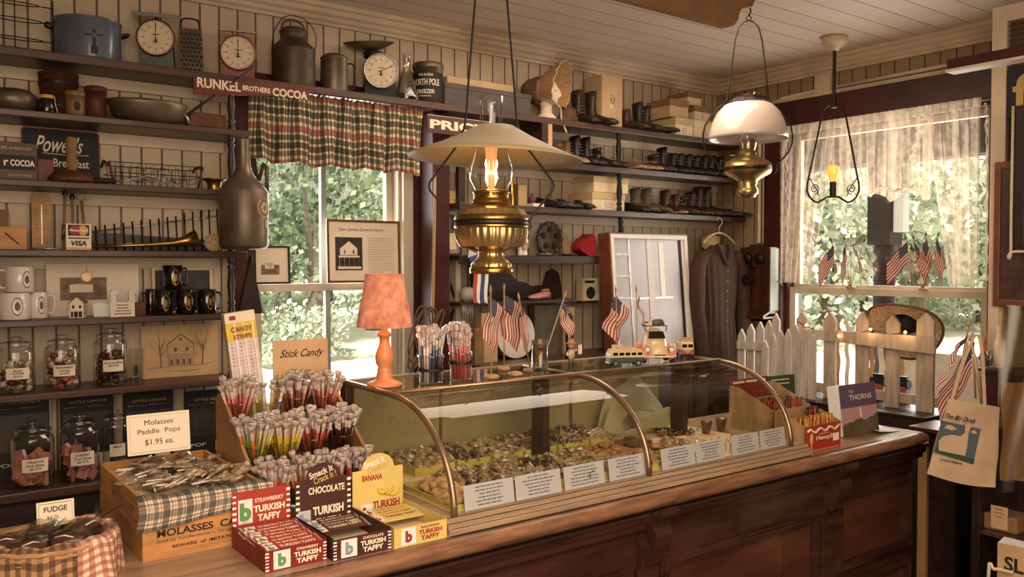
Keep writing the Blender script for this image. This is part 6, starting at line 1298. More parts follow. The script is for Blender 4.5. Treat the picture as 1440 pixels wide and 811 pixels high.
# toy vehicles
def wheel(m, x, y, z, r, t_=.008, ax='y'):
    m.cyl(r, -t_/2, t_/2, 18, (x, y, z), 'rubber', ax=ax); m.cyl(r*.55, -t_/2-.0008, t_/2+.0008, 14, (x, y, z), 'tin_silver', ax=ax)
x = SX(879, ZT, 2.10); t = empty('toy_camper', 'toy camper van with cream top and dark teal lower half, side on', 'toy vehicle', (x, 2.10, ZT), -.42); L_, H_, W_ = .125, .058, .045
part('lower_body', MB('toy_teal').bx(-L_/2, L_/2, -W_/2, W_/2, .010, .030), t, bevel=.005); part('upper_body', MB('toy_cream').prism([(-L_/2, .030), (L_/2, .030), (L_/2-.003, .044), (L_/2-.014, H_), (-L_/2+.010, H_), (-L_/2+.002, .044)], -W_/2+.001, W_/2-.001), t, bevel=.003)
m = MB('glass_dark')
for i in range(5): m.bx(-L_/2+.012+i*.022, -L_/2+.029+i*.022, -W_/2-.0002, -W_/2+.002, .037, .047)
m.add([(-L_/2+.001, -.018, .036), (-L_/2+.001, .018, .036), (-L_/2+.004, .017, .049), (-L_/2+.004, -.017, .049)], [(0, 1, 2, 3)]); part('windows', m, t); part('trim', MB('tin_silver').bx(-L_/2-.001, L_/2+.001, -W_/2-.001, W_/2+.001, .0295, .031).bx(-L_/2-.002, -L_/2+.001, -W_/2, W_/2, .010, .014), t)
for sx in (-.042, .040):
    for sy in (-1, 1): m = MB('rubber'); wheel(m, sx, sy*(W_/2-.003), .011, .011); part('wheel', m, t)
part('roof_rack', MB('paper_tan').bx(-.03, .02, -.014, .014, H_, H_+.006), t)
x = SX(933, ZT, 2.07); t = empty('toy_beetle', 'cream and pink toy beetle car facing front with a loaded roof rack', 'toy vehicle', (x, 2.11, ZT+.016), -.55); r_ = .036; t.scale = (1.4, 1.0, 1.35)
def bt(u, v, w=.036):
    pass
m = MB('toy_cream'); rings = []
for y, hw, z0, z1 in ((-.062, .012, .012, .020), (-.056, .022, .008, .034), (-.04, .027, .006, .044), (-.022, .030, .006, .050), (-.010, .031, .006, .066), (.01, .032, .006, .078), (.03, .032, .006, .078), (.05, .030, .006, .062), (.068, .022, .008, .034), (.074, .012, .012, .02)):
    rings.append([(hw*cos(PI*i/12), y, z0+(z1-z0)*sin(PI*i/12)**.7) for i in range(13)]+[(-hw*.6, y, z0-.002), (hw*.6, y, z0-.002)])
m.loft(rings); part('body', m, t)
for sx in (-1, 1):
    for yy in (-.036, .045): part('fender', MB('toy_pink').ball((sx*.034, yy, .018), .021, 14, None, .62, 1.15, 1.05), t); m = MB('rubber'); wheel(m, sx*.036, yy, .003, .014, .010, 'x'); part('wheel', m, t)
    part('headlight', MB('tin_silver').lathe([(.0075, -.002), (.008, .004), (.004, .008)], 14, (sx*.030, -.060, .026), ax='y').lathe([(.006, -.003), (0, -.0035)], 12, (sx*.030, -.060, .026), 'white_china', ax='y'), t)
part('bumper', MB('cream_enamel').tube(bez([(-.042, -.052, .008), (-.03, -.064, .008), (0, -.067, .008), (.03, -.064, .008), (.042, -.052, .008)]), .003, 8).bx(-.014, .014, -.0685, -.067, .004, .013, 'glass_dark'), t)
part('windscreen', MB('glass_dark').add([(-.022, -.0235, .052), (.022, -.0235, .052), (.018, -.0115, .070), (-.018, -.0115, .070)], [(0, 1, 2, 3)]), t)
part('roof_rack', MB('pole_dark').tube([(-.028, -.008, .084), (.028, -.008, .084), (.028, .045, .084), (-.028, .045, .084)], .0014, 5, closed=True).tube([(-.028, -.008, .084), (-.026, -.008, .070)], .0014, 5).tube([(.028, -.008, .084), (.026, -.008, .07)], .0014, 5).ball((.008, .015, .092), .014, 10, 'leather_olive', 1.4, 1, .7, .4).bx(-.024, -.008, .0, .03, .084, .096, 'toy_cream').tube([(-.026, -.004, .094), (.02, .03, .088)], .002, 5, 'pole_dark'), t)
x = SX(975, ZT, 2.14); t = empty('toy_van', 'small cream and red toy van facing front at the right end of the case', 'toy vehicle', (x, 2.18, ZT), -.55); t.scale = (1.15, 1, 1.2)
part('body', MB('toy_cream').bx(-.022, .022, -.03, .05, .008, .046), t, bevel=.005); m = MB('toy_red').prism([(-.022, .010), (.022, .010), (.022, .028), (0, .012), (-.022, .028)], -.0312, -.030).bx(-.0225, .0225, -.03, .05, .009, .022); part('lower_paint', m, t); part('windscreen', MB('glass_dark').bx(-.018, -.002, -.0308, -.03, .030, .040).bx(.002, .018, -.0308, -.03, .030, .040), t)
for sx in (-1, 1):
    for yy in (-.016, .036): m = MB('rubber'); wheel(m, sx*.019, yy, .009, .009, .007, 'x'); part('wheel', m, t)
part('roof_load', MB('box_card').bx(-.016, .014, -.015, .02, .046, .053).bx(-.012, .016, -.01, .01, .053, .059, 'crate_wood'), t)
solo('toy_surfboard', 'tiny pale board lying behind the small toy van', 'toy', MB('toy_red').bx(0, .05, 0, .02, 0, .006).bx(.002, .048, -.0005, 0, .0, .004, 'paper'), (2.40, 2.24, ZT))
# ================================================================= right end of the counter
def honey(x0, x1, y0, y1, hf, hb, label, front, redsign):
    t = empty('honey_stick_box', label, 'candy box', (x0, y0, CT)); w = x1-x0; d = y1-y0
    part('carton', MB('box_old').bx(0, w, 0, .002, 0, hf).prism([(0, 0), (d, 0), (d, hb), (d*.8, hb), (0, hf)], 0, .002, 'x').prism([(0, 0), (d, 0), (d, hb), (d*.8, hb), (0, hf)], w-.002, w, 'x').bx(0, w, d-.002, d, 0, hb).bx(0, w, 0, d, 0, .002).bx(0, w, d*.5, d*.5+.002, 0, (hf+hb)*.5), t)
    if front:
        m = MB('red_card').bx(0, w, -.001, 0, 0, hf).bx(w*.03, w*.97, -.0015, 0, hf*.03, hf*.06, 'letter_gold'); m.tube([(w*.05+w*.9*i/12, -.002, hf*(.80+.08*sin(i*1.7))) for i in range(13)], .004, 6, 'letter_cream').text('HoneyStix', w*.6, -.003, hf*.48, w=w*.62, h=hf*.22, mat='letter_cream', bold=.02).text('natural', w*.5, -.003, hf*.66, w=w*.25, h=hf*.07, mat='letter_cream').ball((w*.17, -.002, hf*.5), .016, 10, 'letter_gold', .7, .12, 1.3).bx(w*.16, w*.18, -.003, -.001, 0, hf*.45, 'letter_gold').bx(w*.76, w*.93, -.0035, -.003, hf*.28, hf*.58, 'letter_cream')
        part('front_printing', m, t)
    if redsign:
        m = MB('red_deep').bx(0, w, d-.006, d-.003, hb*.6, hb+.02); [m.bx(w*a, w*b, d-.0068, d-.006, hb+.004, hb+.013, 'letter_cream') for a, b in ((.06, .36), (.4, .7), (.78, .92))]; part('header_card', m, t)
    return t
def honey_sticks(x0, x1, y0, y1, z, n, cols, label, grp, seed, L_=.13):
    rn = random.Random(seed)
    for c in cols:
        if (c, 'h') not in SM: SM[(c, 'h')] = MB(c).tube([(0, 0, 0), (0, 0, L_*.95)], .0036, 6).bx(-.005, .005, -.0006, .0006, L_*.93, L_).mesh('honey_stick')
    for i in range(n):
        o = bpy.data.objects.new('honey_stick', SM[(cols[i % len(cols)], 'h')]); COL.objects.link(o); o.location = (x0+(x1-x0)*((i % 12)+rn.random()*.6)/12, y0+(y1-y0)*(i//12+rn.random()*.5)/max(1, n//12), z); o.rotation_euler = (rn.uniform(-.12, .12), rn.uniform(-.12, .12), rn.uniform(0, 3)); setp(o, label, 'honey stick', grp)
honey(2.552, 2.765, 1.735, 1.86, .092, .13, 'tan cardboard box with a red printed front holding amber honey sticks', True, False)
honey(2.60, 2.83, 1.90, 2.10, .12, .19, 'taller cardboard box behind it with a dark red header, full of red honey sticks', False, True)
honey_sticks(2.562, 2.755, 1.745, 1.79, CT+.004, 36, ('honey_amber', 'stick_amber'), 'amber honey stick standing in the front tan box', 'honey sticks in the front box', 1, .115)
honey_sticks(2.70, 2.755, 1.81, 1.85, CT+.004, 12, ('stick_dark', 'honey_red'), 'dark honey stick standing at the back right of the front tan box', 'dark honey sticks in the front box', 3, .13)
honey_sticks(2.61, 2.82, 1.91, 2.06, CT+.02, 48, ('honey_red', 'stick_dark', 'honey_red'), 'deep red honey stick standing in the rear tall box', 'honey sticks in the rear box', 2, .15)
a = at(1188, 617, Z=CT); t = empty('souvenir_book', 'thick purple-grey paperback with a lighthouse cover standing open on the counter', 'book', (a.x+.01, a.y+.01, CT+.001), rot=(-.12, 0, -.05)); w_, h_ = .225, .195
part('pages', MB('paper_white').prism([(0, .004), (w_*.96, .004), (w_*.96, .010), (.0, .055)], .004, h_-.004, 'z'), t)
m = MB('dusk_pink').bx(0, w_, 0, .002, 0, h_*.55).bx(0, w_, 0, .002, h_*.55, h_, 'purple_dusk'); rn = random.Random(4)
m.prism([(0, 0), (w_, 0), (w_, h_*.40)]+[(w_*(1-i/14), h_*(.24+.08*rn.random()+.12*(1-i/14)**3)) for i in range(1, 14)]+[(0, h_*.22)], -.0006, 0, mat='leather_olive')
part('cover', m, t, 'dusky purple cover with a tiny white tower'); part('title', MB('letter_cream').text('THORNS', w_*.55, -.001, h_*.74, w=w_*.62, h=h_*.10, bold=.0).text('The', w_*.3, -.001, h_*.86, w=w_*.12, h=h_*.05, mat='letter_cream').prism([(w_*.50, h_*.34), (w_*.545, h_*.34), (w_*.535, h_*.55), (w_*.51, h_*.55)], -.0012, -.0006).prism([(w_*.505, h_*.55), (w_*.54, h_*.55), (w_*.522, h_*.60)], -.0012, -.0006, mat='letter_red'), t)
a = at(1148, 540, Y=2.12); solo('green_card', 'small grey-green card behind the honey stick boxes', 'card', MB('green_paint').bx(0, .17, 0, .002, 0, .20).lines(.03, .14, -.001, .185, 2, .016, 'letter_cream', .004), (2.86, 2.12, CT+.0), rot=(-.05, 0, -.1))
solo('leaflet', 'white curled leaflet lying on the right end of the counter', 'leaflet', MB('paper_white').grid(lambda u, v: (.14*u, .10*v+.02*u, .002+.012*(1-u)**2), 8, 2), (3.06, 1.76, CT), -.2)
solo('leaflet', 'red and white folder at the far right corner of the counter', 'leaflet', MB('paper_white').bx(0, .11, 0, .16, .002, .006).bx(0, .112, -.002, .16, 0, .0018, 'red_card'), (3.10, 1.90, CT), .1)
# ================================================================= plaid valance and window pictures
xa, xb = 1.275, SX(590, 2.3, 3.60); ztl, zbl, ztr, zbr = 2.352, PZ(350, 225, 3.60), 2.348, PZ(588, 246, 3.60)
def val(u, v):
    x = xa+(xb-xa)*u; zt = ztl+(ztr-ztl)*u; zb = zbl+(zbr-zbl)*u+.008*sin(u*31)
    f = .3+.9*v; y = 3.574+.018*f*sin(u*58+1.2*sin(u*9))+.006*sin(u*131+v*3)
    if v < .16: y += .006*sin(u*230); 
    return (x+.004*sin(v*4+u*40), y, zt+(zb-zt)*v+(.004*sin(u*190) if v < .05 else 0))
m = MB('plaid_valance').grid(lambda u, v: val(u, v), 260, 22)
t = empty('plaid_valance', 'gathered plaid valance in red, green and cream across the top of the left window', 'curtain', (0, 0, 0)); part('cloth', m, t)
part('curtain_rod', MB('cream_trim').tube([(xa-.01, 3.60, 2.335), (xb+.01, 3.60, 2.332)], .006, 8), t)
t = flat(461, 564, 309, 400, 1.512, 3.775, 'framed_notice', 'brown framed notice about the store with an old house photo, standing on the window rail', 'picture', 'frame_wood', 'paper', None, .012, .03)
def doc(m, w, h, y): pass
o = [c for c in t.children if c.name.startswith('picture')][0]; xa, xb = SX(461, 1.512, 3.775), SX(564, 1.512, 3.775); w_ = xb-xa; h = PZ(512, 309, 3.775)-1.512; y = .003
m = MB('ink_soft').text('Saint James General Store', w_*.46, y, h*.84, w=w_*.6, h=h*.06, shear=.1, mat='ink_soft'); m.lines(w_*.55, w_*.9, y, h*.71, 16, h*.036, 'ink_soft', .0016, ctr=False); part('lettering', m, t)
m = MB('photo_dark').bx(w_*.11, w_*.47, y, y+.001, h*.2, h*.72); m.prism([(w_*.17, h*.44), (w_*.40, h*.44), (w_*.40, h*.54), (w_*.29, h*.66), (w_*.17, h*.54)], y-.001, y, mat='paper').bx(w_*.15, w_*.43, y-.001, y, h*.4, h*.43, 'paper').bx(w_*.14, w_*.45, y-.001, y, h*.22, h*.26, 'paper')
for i in range(5): m.bx(w_*(.16+i*.065), w_*(.165+i*.065), y-.001, y, h*.26, h*.40, 'paper')
for xx in (.22, .34): m.bx(w_*xx, w_*(xx+.02), y-.002, y-.001, h*.46, h*.52, 'photo_dark')
part('house_photo', m, t, 'old black and white house photograph')
flat(358, 409, 345, 400, 1.512, 3.755, 'framed_photo', 'small dark framed photo behind the tin jug on the window rail', 'picture', 'frame_dark', 'paper', photo_art(.2, .7, .25, .5, 'photo_sepia'), .010, .05)
# ================================================================= right shelves: shoes and boxes
def shoe_parts(kind, up, sole='sole_dark'):
    L_, W_ = .185, .034; m = MB(up); rings = []
    spec = ((.045, .020, .040), (.035, .026, .055), (.01, .028, .062), (-.03, .027, .058), (-.065, .029, .046), (-.10, .033, .035), (-.125, .031, .030), (-.142, .020, .022), (-.148, .008, .014)) if kind == 'boot' else ((.045, .018, .042), (.035, .024, .05), (.01, .026, .046), (-.03, .025, .040), (-.065, .028, .036), (-.10, .031, .030), (-.125, .028, .026), (-.142, .016, .020), (-.148, .006, .013))
    for y, hw, zt in spec: rings.append([(hw*cos(PI*i/9), y, .010+(zt-.010)*sin(PI*i/9)**.75) for i in range(10)])
    m.loft(rings); s = MB(sole); n = 20
    ol = [(.030*(1 if y_ < -.03 else .85)*sgn, y_) for sgn, ys in ((1, (.046, .02, -.03, -.08, -.12, -.145)), (-1, (-.152, -.12, -.08, -.03, .02, .046))) for y_ in ys]
    ol = [(.018, .05), (.027, .035), (.027, 0), (.025, -.04), (.031, -.08), (.034, -.11), (.026, -.14), (.008, -.155), (-.008, -.155), (-.026, -.14), (-.034, -.11), (-.031, -.08), (-.025, -.04), (-.027, 0), (-.027, .035), (-.018, .05)]
    s.prism(ol, .004, .012, 'z').prism([p for p in ol if p[1] > -.02], 0, .006, 'z')
    return m, s
def make_shoe(up, kind, hs=.135, sole='sole_dark', lace=True, label='', name='boot', cat='boot'):
    t = empty(name, label, cat); m, s = shoe_parts(kind, up, sole); part('upper', m, t); part('sole', s, t)
    if kind == 'boot':
        m = MB(up); rg = []
        for z, rx, ry, oy in ((.035, .026, .036, .006), (.06, .024, .032, .010), (.08, .023, .028, .014), (hs*.8, .026, .031, .016), (hs, .028, .034, .017), (hs+.001, .024, .030, .017), (hs*.75, .021, .026, .016)): rg.append([(rx*cos(2*PI*i/16), oy+ry*sin(2*PI*i/16)+(.006*sin(i) if z >= hs*.8 else 0), z+(.006*cos(2*PI*i/16+PI/2) if z >= hs else 0)) for i in range(16)])
        m.loft(rg, cap=False); part('shaft', m, t)
    else:
        part('collar', MB(up).tube([(.018*cos(a), .014+.028*sin(a), .050+.004*sin(a)) for a in [2*PI*i/14 for i in range(14)]], .004, 6, closed=True).lathe([(.018, 0), (0, -.004)], 14, (0, .014, .047), 'ink', sy=1.5), t)
    if lace:
        m = MB('lace_cord')
        for i in range(4): y = -.028-.014*i if kind != 'boot' else -.030+.0; z = (.058-.004*i) if kind != 'boot' else .060+.016*i; yy = y if kind != 'boot' else -.022+.001*i-.004*(3-i); m.tube([(-.010, yy, z), (.010, yy-.002, z+.003)], .0015, 5)
        part('laces', m, t)
    return t
SHP = {}
def put_shoe(px, zs, up, kind, label, hs=.135, Y=3.66, rz=0, sc=1, grp=None, sole='sole_dark', lace=True, tip=None):
    sc = sc*1.14
    key = (up, kind, hs, sole, lace); loc = (SX(px, zs, Y), Y, zs); nm = 'boot' if kind == 'boot' else 'shoe'
    if key not in SHP:
        SHP[key] = make_shoe(up, kind, hs, sole, lace, label, nm, nm); o = SHP[key]; o.location = loc; o.rotation_euler = (0, 0, rz); o.scale = (sc, sc, sc)
    else: o = dup(SHP[key], loc, rz, label, sc=sc)
    o['label'] = label
    return o
M2, M3 = Z[12], Z[13]
put_shoe(814, T1, 'leather_dark', 'boot', 'tall dark boot right of the felt hat on the top shelf', .165, 3.68, -.1, 1.05); put_shoe(834, T1, 'leather_dark', 'boot', 'second tall dark boot of the pair beside the wooden box', .165, 3.66, .1, 1.05)
put_shoe(882, T1, 'leather_brown', 'boot', 'low brown boot just right of the tall wooden box', .11, 3.66, .1); put_shoe(900, T1, 'leather_black', 'boot', 'tall black laced boot in the middle of the top shelf group', .15, 3.66, 0, 1.05); put_shoe(911, T1, 'leather_dark', 'boot', 'tall dark laced boot beside the black one near the shoeboxes', .15, 3.68, .15, 1.0); put_shoe(922, T1, 'leather_dark', 'shoe', 'low dark shoe in front of the top shelf shoeboxes', Y=3.64, rz=.1)
row = [(786, 'leather_tan', 'boot', .10), (798, 'leather_tan', 'boot', .115), (812, 'leather_black', 'boot', .15), (826, 'leather_black', 'boot', .15), (842, 'leather_dark', 'boot', .10), (853, 'leather_black', 'shoe', 0), (880, 'leather_tan', 'shoe', 0), (890, 'leather_tan', 'shoe', 0), (900, 'leather_tan', 'shoe', 0), (911, 'leather_brown', 'shoe', 0), (921, 'leather_brown', 'boot', .10), (934, 'leather_black', 'boot', .145), (948, 'leather_black', 'boot', .115), (958, 'leather_dark', 'boot', .12), (970, 'leather_black', 'boot', .12), (981, 'leather_dark', 'boot', .12), (993, 'leather_black', 'boot', .125), (1003, 'leather_black', 'boot', .13), (1014, 'leather_black', 'boot', .125)]
cn = {'leather_tan': 'tan', 'leather_black': 'black', 'leather_dark': 'dark brown', 'leather_brown': 'brown', 'leather_olive': 'olive brown'}
for i, (px, up, kd, hs) in enumerate(row): put_shoe(px, M2, up, kd, f'{cn[up]} old {"laced boot" if kd == "boot" else "low shoe"}, {ORD[i]} from the left on the upper shoe shelf', hs or .1, 3.67+.01*(i % 2), .08*((i % 3)-1), .98, sole='sole_tan' if up == 'leather_tan' else 'sole_dark')
row3 = [(764, 'leather_black', 'shoe', 0), (776, 'leather_olive', 'shoe', 0), (791, 'leather_black', 'shoe', 0), (815, 'leather_dark', 'shoe', 0)]
for i, (px, up, kd, hs) in enumerate(row3): put_shoe(px, M3, up, kd, f'{cn[up]} low shoe, {ORD[i]} from the left, left of the cream shoeboxes', .1, 3.66, .35-.2*i, .95, lace=False)
row4 = [(886, 'leather_black', 'shoe', 0), (896, 'leather_olive', 'boot', .13), (912, 'leather_olive', 'boot', .13), (938, 'leather_brown', 'boot', .13), (952, 'leather_brown', 'boot', .11), (962, 'leather_dark', 'boot', .10), (974, 'leather_dark', 'boot', .13), (985, 'leather_brown', 'boot', .165), (996, 'leather_dark', 'boot', .165), (1006, 'leather_dark', 'shoe', 0), (1015, 'leather_brown', 'shoe', 0), (1025, 'leather_black', 'shoe', 0), (1034, 'leather_black', 'shoe', 0)]
for i, (px, up, kd, hs) in enumerate(row4): put_shoe(px, M3, up, kd, f'{cn[up]} old {"boot" if kd == "boot" else "low shoe"}, {ORD[i]} right of the cream shoeboxes on the second shoe shelf', hs or .1, 3.66+.012*(i % 2), .1*((i % 3)-1), 1.0, sole='sole_tan' if i == 3 else 'sole_dark')
z1, _ = shoebox(833, 878, 271, 295, M3, 3.59, 'large cream shoebox at the bottom of the pair on the second shoe shelf', dep=.2, name='shoebox'); shoebox(835, 883, 249, 270, z1+.003, 3.60, 'large cream lidded shoebox on top of the pair on the second shoe shelf', dep=.2, mark=False)
z1, _ = shoebox(608, 648, 276, 290, M3, 3.64, 'tan box behind the lamp, lower of two left of the brass font', 'box_card', 'box_card', mark=False); shoebox(610, 646, 262, 275, z1+.002, 3.66, 'tan box behind the lamp, upper of two left of the brass font', 'box_card', 'box_brown', mark=False)
# small things on the left of M3 (seen beside the lamp font)
p, k = spot(733, M3, 3.68); solo('old_book', 'brown upright book on the second shoe shelf right of the lamp chimney', 'book', MB('box_brown').bx(-.03, .03, -.01, .10, 0, .125).use('paper_tan').bx(-.026, .030, -.0105, .1, .003, .122), p)
p, k = spot(748, M3, 3.64); t = empty('spice_bottle', 'small amber bottle standing on a flat white box near the low shoes', 'bottle', (p.x, p.y, M3+.0205)); part('glass', MB('tin_rust').lathe([(0, 0), (.018, 0), (.018, .03), (.008, .04), (.007, .055), (0, .056)], 18), t)
solo('flat_box', 'flat white box under the small amber bottle', 'box', MB('paper_white').bx(-.03, .045, -.05, .05, 0, .02), (p.x, p.y, M3), bevel=.001)
p, k = spot(650, M3, 3.60); solo('dark_post', 'narrow dark upright board on the second shoe shelf behind the lamp arm', 'board', MB('wood_dark').bx(-.02, .02, 0, .03, 0, .22), p, bevel=.002)
# M4: dark short shelf
S14 = Z[14]; flat(613, 650, 301, 355, S14, 3.66, 'framed_photo', 'dark framed old photograph on the short dark shelf left of the lamp', 'picture', 'frame_dark', 'photo_sepia', photo_art(.2, .8, .15, .55, 'box_cream'), .010, .12)
p, k = spot(735, S14, 3.62); t = empty('porcelain_clock', 'small white porcelain clock just right of the brass lamp base', 'clock', p); part('body', MB('white_china').lathe([(0, 0), (.035, 0), (.03, .01), (.028, .03), (.034, .05), (.038, .075), (.03, .10), (.012, .112), (0, .114)], 28, sy=.6), t); part('dial', MB('paper_tan').lathe([(.020, -.0), (.0, -.002)], 24, (0, -.026, .055), ax='y').lathe([(.022, .002), (.020, -.003)], 24, (0, -.026, .055), 'gold', ax='y').bx(-.001, .001, -.030, -.0285, .055, .07, 'ink').bx(0, .011, -.030, -.0285, .054, .056, 'ink'), t)
p, k = spot(773, S14, 3.70); t = empty('carved_plaque', 'round dark carved wooden plaque with leaf rim on the short dark shelf', 'plaque', (p.x, p.y, S14+.098))
m = MB('tin_dark').lathe([(0, .01), (.085, .01), (.095, 0), (.088, -.006), (.078, -.003), (0, -.002)], 40, ax='y', flute=.03, fn=14)
for i in range(14): a = 2*PI*i/14; m.ball((.084*cos(a), -.004, .084*sin(a)), .014, 8, 'leather_olive', 1, .5, 1)
part('disc', m, t); m = MB('ink')
for i in range(5): a = PI/2+2*PI*i/5; m.ball((.05*cos(a), -.006, .05*sin(a)), .018, 8, None, 1, .25, 1)
part('relief', m, t)
p, k = spot(799, S14, 3.72); solo('wooden_shoe_last', 'pale wooden wedge leaning beside the carved plaque', 'shoe last', MB('box_card').prism([(-.02, 0), (.06, 0), (.0, .13), (-.03, .14), (-.04, .12)], 0, .04), (p.x-.01, p.y, S14), bevel=.006)
p, k = spot(822, S14, 3.64); t = empty('red_bonnet', 'bright red folded cloth bonnet at the right end of the short dark shelf', 'cloth', p); part('cloth', MB('red_cloth').prism([(-.05, .03), (.01, 0), (.06, .01), (.06, .10), (.03, .13), (.0, .10), (-.02, .10), (-.06, .05)], -.03, .05), t, bevel=.01)
for px, lb in ((765, 'small pale dish before the carved plaque'), (800, 'small dark folded cloth beside the red bonnet')): p, k = spot(px, S14, 3.60); solo('small_dish' if px < 780 else 'folded_cloth', lb, 'dish' if px < 780 else 'cloth', MB('tin' if px < 780 else 'leather_black').lathe([(0, 0), (.04, 0), (.05, .012), (0, .014)], 20, sy=.7), p)
# ribbon rosette on shelf edge
p = at(672, 357, Y=3.52); t = empty('ribbon_rosette', 'red, white and blue ribbon rosette hanging under the brass lamp', 'ribbon', p); m = MB('ribbon_red')
for i in range(9): a = 2*PI*i/9; c3 = ('ribbon_red', 'letter_white', 'ribbon_blue')[i % 3]; m.add([(0, 0, 0), (.06*cos(a), -.006, .06*sin(a)), (.06*cos(a+.68), .006, .06*sin(a+.68))], [(0, 1, 2)], c3)
part('bow', m, t)
for i, c3 in enumerate(('ribbon_red', 'letter_white', 'ribbon_blue', 'letter_white')): part('tail', MB(c3).grid(lambda u, v, i=i: (-.03+.022*i+.02*u+.004*sin(v*6), -.004-.001*i, -.05-.19*v-.01*u), 2, 10), t)
# M5 thin shelf things
S15 = Z[15]; p, k = spot(657, S15, 3.66); solo('round_jar', 'small round pale jar behind the ribbon on the thin dark shelf', 'jar', MB('white_china').lathe([(0, 0), (.025, 0), (.04, .03), (.036, .06), (.02, .075), (0, .075)], 24), p)
p, k = spot(682, S15, 3.63); solo('small_bowl', 'small grey bowl on the thin dark shelf right of the ribbon', 'bowl', MB('tin').lathe([(0, 0), (.02, 0), (.03, .025), (.027, .025), (0, .004)], 20), p)
m = MB('wood_dark').prism([(0, 0), (.62, 0), (.62, .05), (.60, .14), (.56, .165), (.52, .15), (.49, .075), (.40, .07), (.36, .09), (.30, .10), (.24, .15), (.2, .19), (.0, .19)], 0, .02); solo('carved_backboard', 'dark carved wooden backboard standing on the thin shelf behind the flags', 'backboard', m, (SX(665, S15, 3.75), 3.755, S15), bevel=.002)
p, k = spot(768, S15, 3.62); put_shoe(765, S15, 'candy_pink', 'shoe', 'faded red and white cloth shoe on the thin dark shelf', .1, 3.64, -1.2, .9, lace=False)
m = MB('tin_silver')
for i in range(5): m.tube([(.014*i, 0, 0), (.014*i+.003, -.003, -.06-.02*(i % 3)), (.014*i+.008, 0, 0)], .0016, 5)
solo('hanging_chains', 'loops of thin pale chain hanging below the thin dark shelf', 'chains', m, (SX(650, S15, 3.545), 3.546, S15-.01))
# M6 cabinet behind the case
C6 = 1.10; t = empty('low_cabinet', 'low dark purple-brown cabinet behind the glass case', 'cabinet', (2.40, 3.42, 0)); part('body', MB('wood_dark').bx(0, 1.47, 0, .37, 0, C6-.02), t, bevel=.003); part('top', MB('wood_shelf').bx(-.015, 1.485, -.015, .37, C6-.02, C6), t, bevel=.003)
for i in range(3): d = part('drawer', MB('wood_shelf').bx(.03+i*.48, .48+i*.48, -.008, 0, C6-.14, C6-.04), t, bevel=.002); part('knob', MB('brass').ball((.25+i*.48, -.018, C6-.09), .012, 10), d)
solo('plank_screen', 'tall pale plank screen between the maroon post and the flags', 'screen', MB('box_cream').bx(SX(606, 1.3, 3.76), SX(641, 1.3, 3.76), 3.76, 3.78, C6, 1.60).use('cream_trim').bx(SX(641, 1.3, 3.7), SX(648, 1.3, 3.7), 3.70, 3.78, C6, 1.62), bevel=.001)
p = at(630, 392, Y=3.72); m = MB('iron').tube(bez([(0, 0, 0), (-.03, 0, -.07), (-.045, 0, -.14), (-.02, 0, -.20), (-.02, 0, -.30)]), .007, 8).tube(bez([(0, 0, 0), (.03, 0, -.07), (.045, 0, -.14), (.02, 0, -.20), (.015, 0, -.34)]), .007, 8).ball((0, 0, -.01), .016, 10, None, 1, .5, 1.4).ball((.0, 0, -.20), .024, 10, None, 1, .5, 1.2)
solo('iron_tongs', 'black wrought iron tongs hanging on the pale panel', 'tongs', m, p)
p = at(617, 418, Y=3.70); solo('iron_hook', 'small black iron hook tool hanging left of the tongs', 'hook', MB('iron').tube(bez([(.0, 0, .06), (.01, 0, .03), (-.01, 0, 0), (-.02, 0, -.02), (0, 0, -.04), (.01, 0, -.11), (.0, 0, -.22)]), .007, 8).ball((-.008, 0, -.02), .02, 10, None, 1, .5, 1), p)
p = at(594, 430, Y=3.57); m = MB('rope_twine')
for i in range(6): m.tube([((.045+.012*i)*cos(a)+.02*sin(i*2), -.004*i, -.10-.02*i+(.10+.015*i)*sin(a+.3*i)) for a in [2*PI*j/28 for j in range(28)]], .0045, 6, closed=True)
solo('rope_coil', 'loose coil of brown rope hanging on the maroon post behind the orange shaded lamp', 'rope', m, p)
# things on the low cabinet seen between the flags
def blk(px0, px1, py0, name, label, cat, mat, Y=3.5, dep=.06, z=C6, art=None):
    xa, xb = SX(px0, z, Y), SX(px1, z, Y); h = PZ((px0+px1)/2, py0, Y)-z; m = MB(mat).bx(0, xb-xa, 0, dep, 0, h)
    if art: art(m, xb-xa, h)
    return solo(name, label, cat, m, (xa, Y, z), bevel=.002)
blk(677, 700, 440, 'pale_carton', 'pale square carton on the low cabinet behind the red stick glass', 'box', 'paper_tan', 3.56)
blk(668, 681, 462, 'oil_can', 'small dark square tin on the low cabinet', 'tin', 'tin_tan', 3.50, .04); 
solo('white_plate', 'large white plate standing upright behind the small flags', 'plate', MB('white_china').lathe([(0, .004), (.07, .004), (.125, -.008), (.13, -.006), (.075, .010), (0, .010)], 48, ax='y'), (SX(724, 1.25, 3.62), 3.62, C6+.13), rot=(-.1, 0, 0))
blk(752, 790, 428, 'green_book', 'large olive green book standing on the low cabinet behind the right flag', 'book', 'leather_olive', 3.62, .05)
blk(792, 808, 432, 'pale_carton', 'narrow tan box beside the olive green book', 'box', 'box_card', 3.64, .05)
p = V((SX(801, C6, 3.45), 3.45, C6)); solo('dark_figurine', 'dark carved standing figurine right of the white plate', 'figurine', MB('iron').lathe([(0, 0), (.025, 0), (.018, .06), (.024, .12), (.014, .17), (.02, .20), (.018, .23), (0, .245)], 20), p)
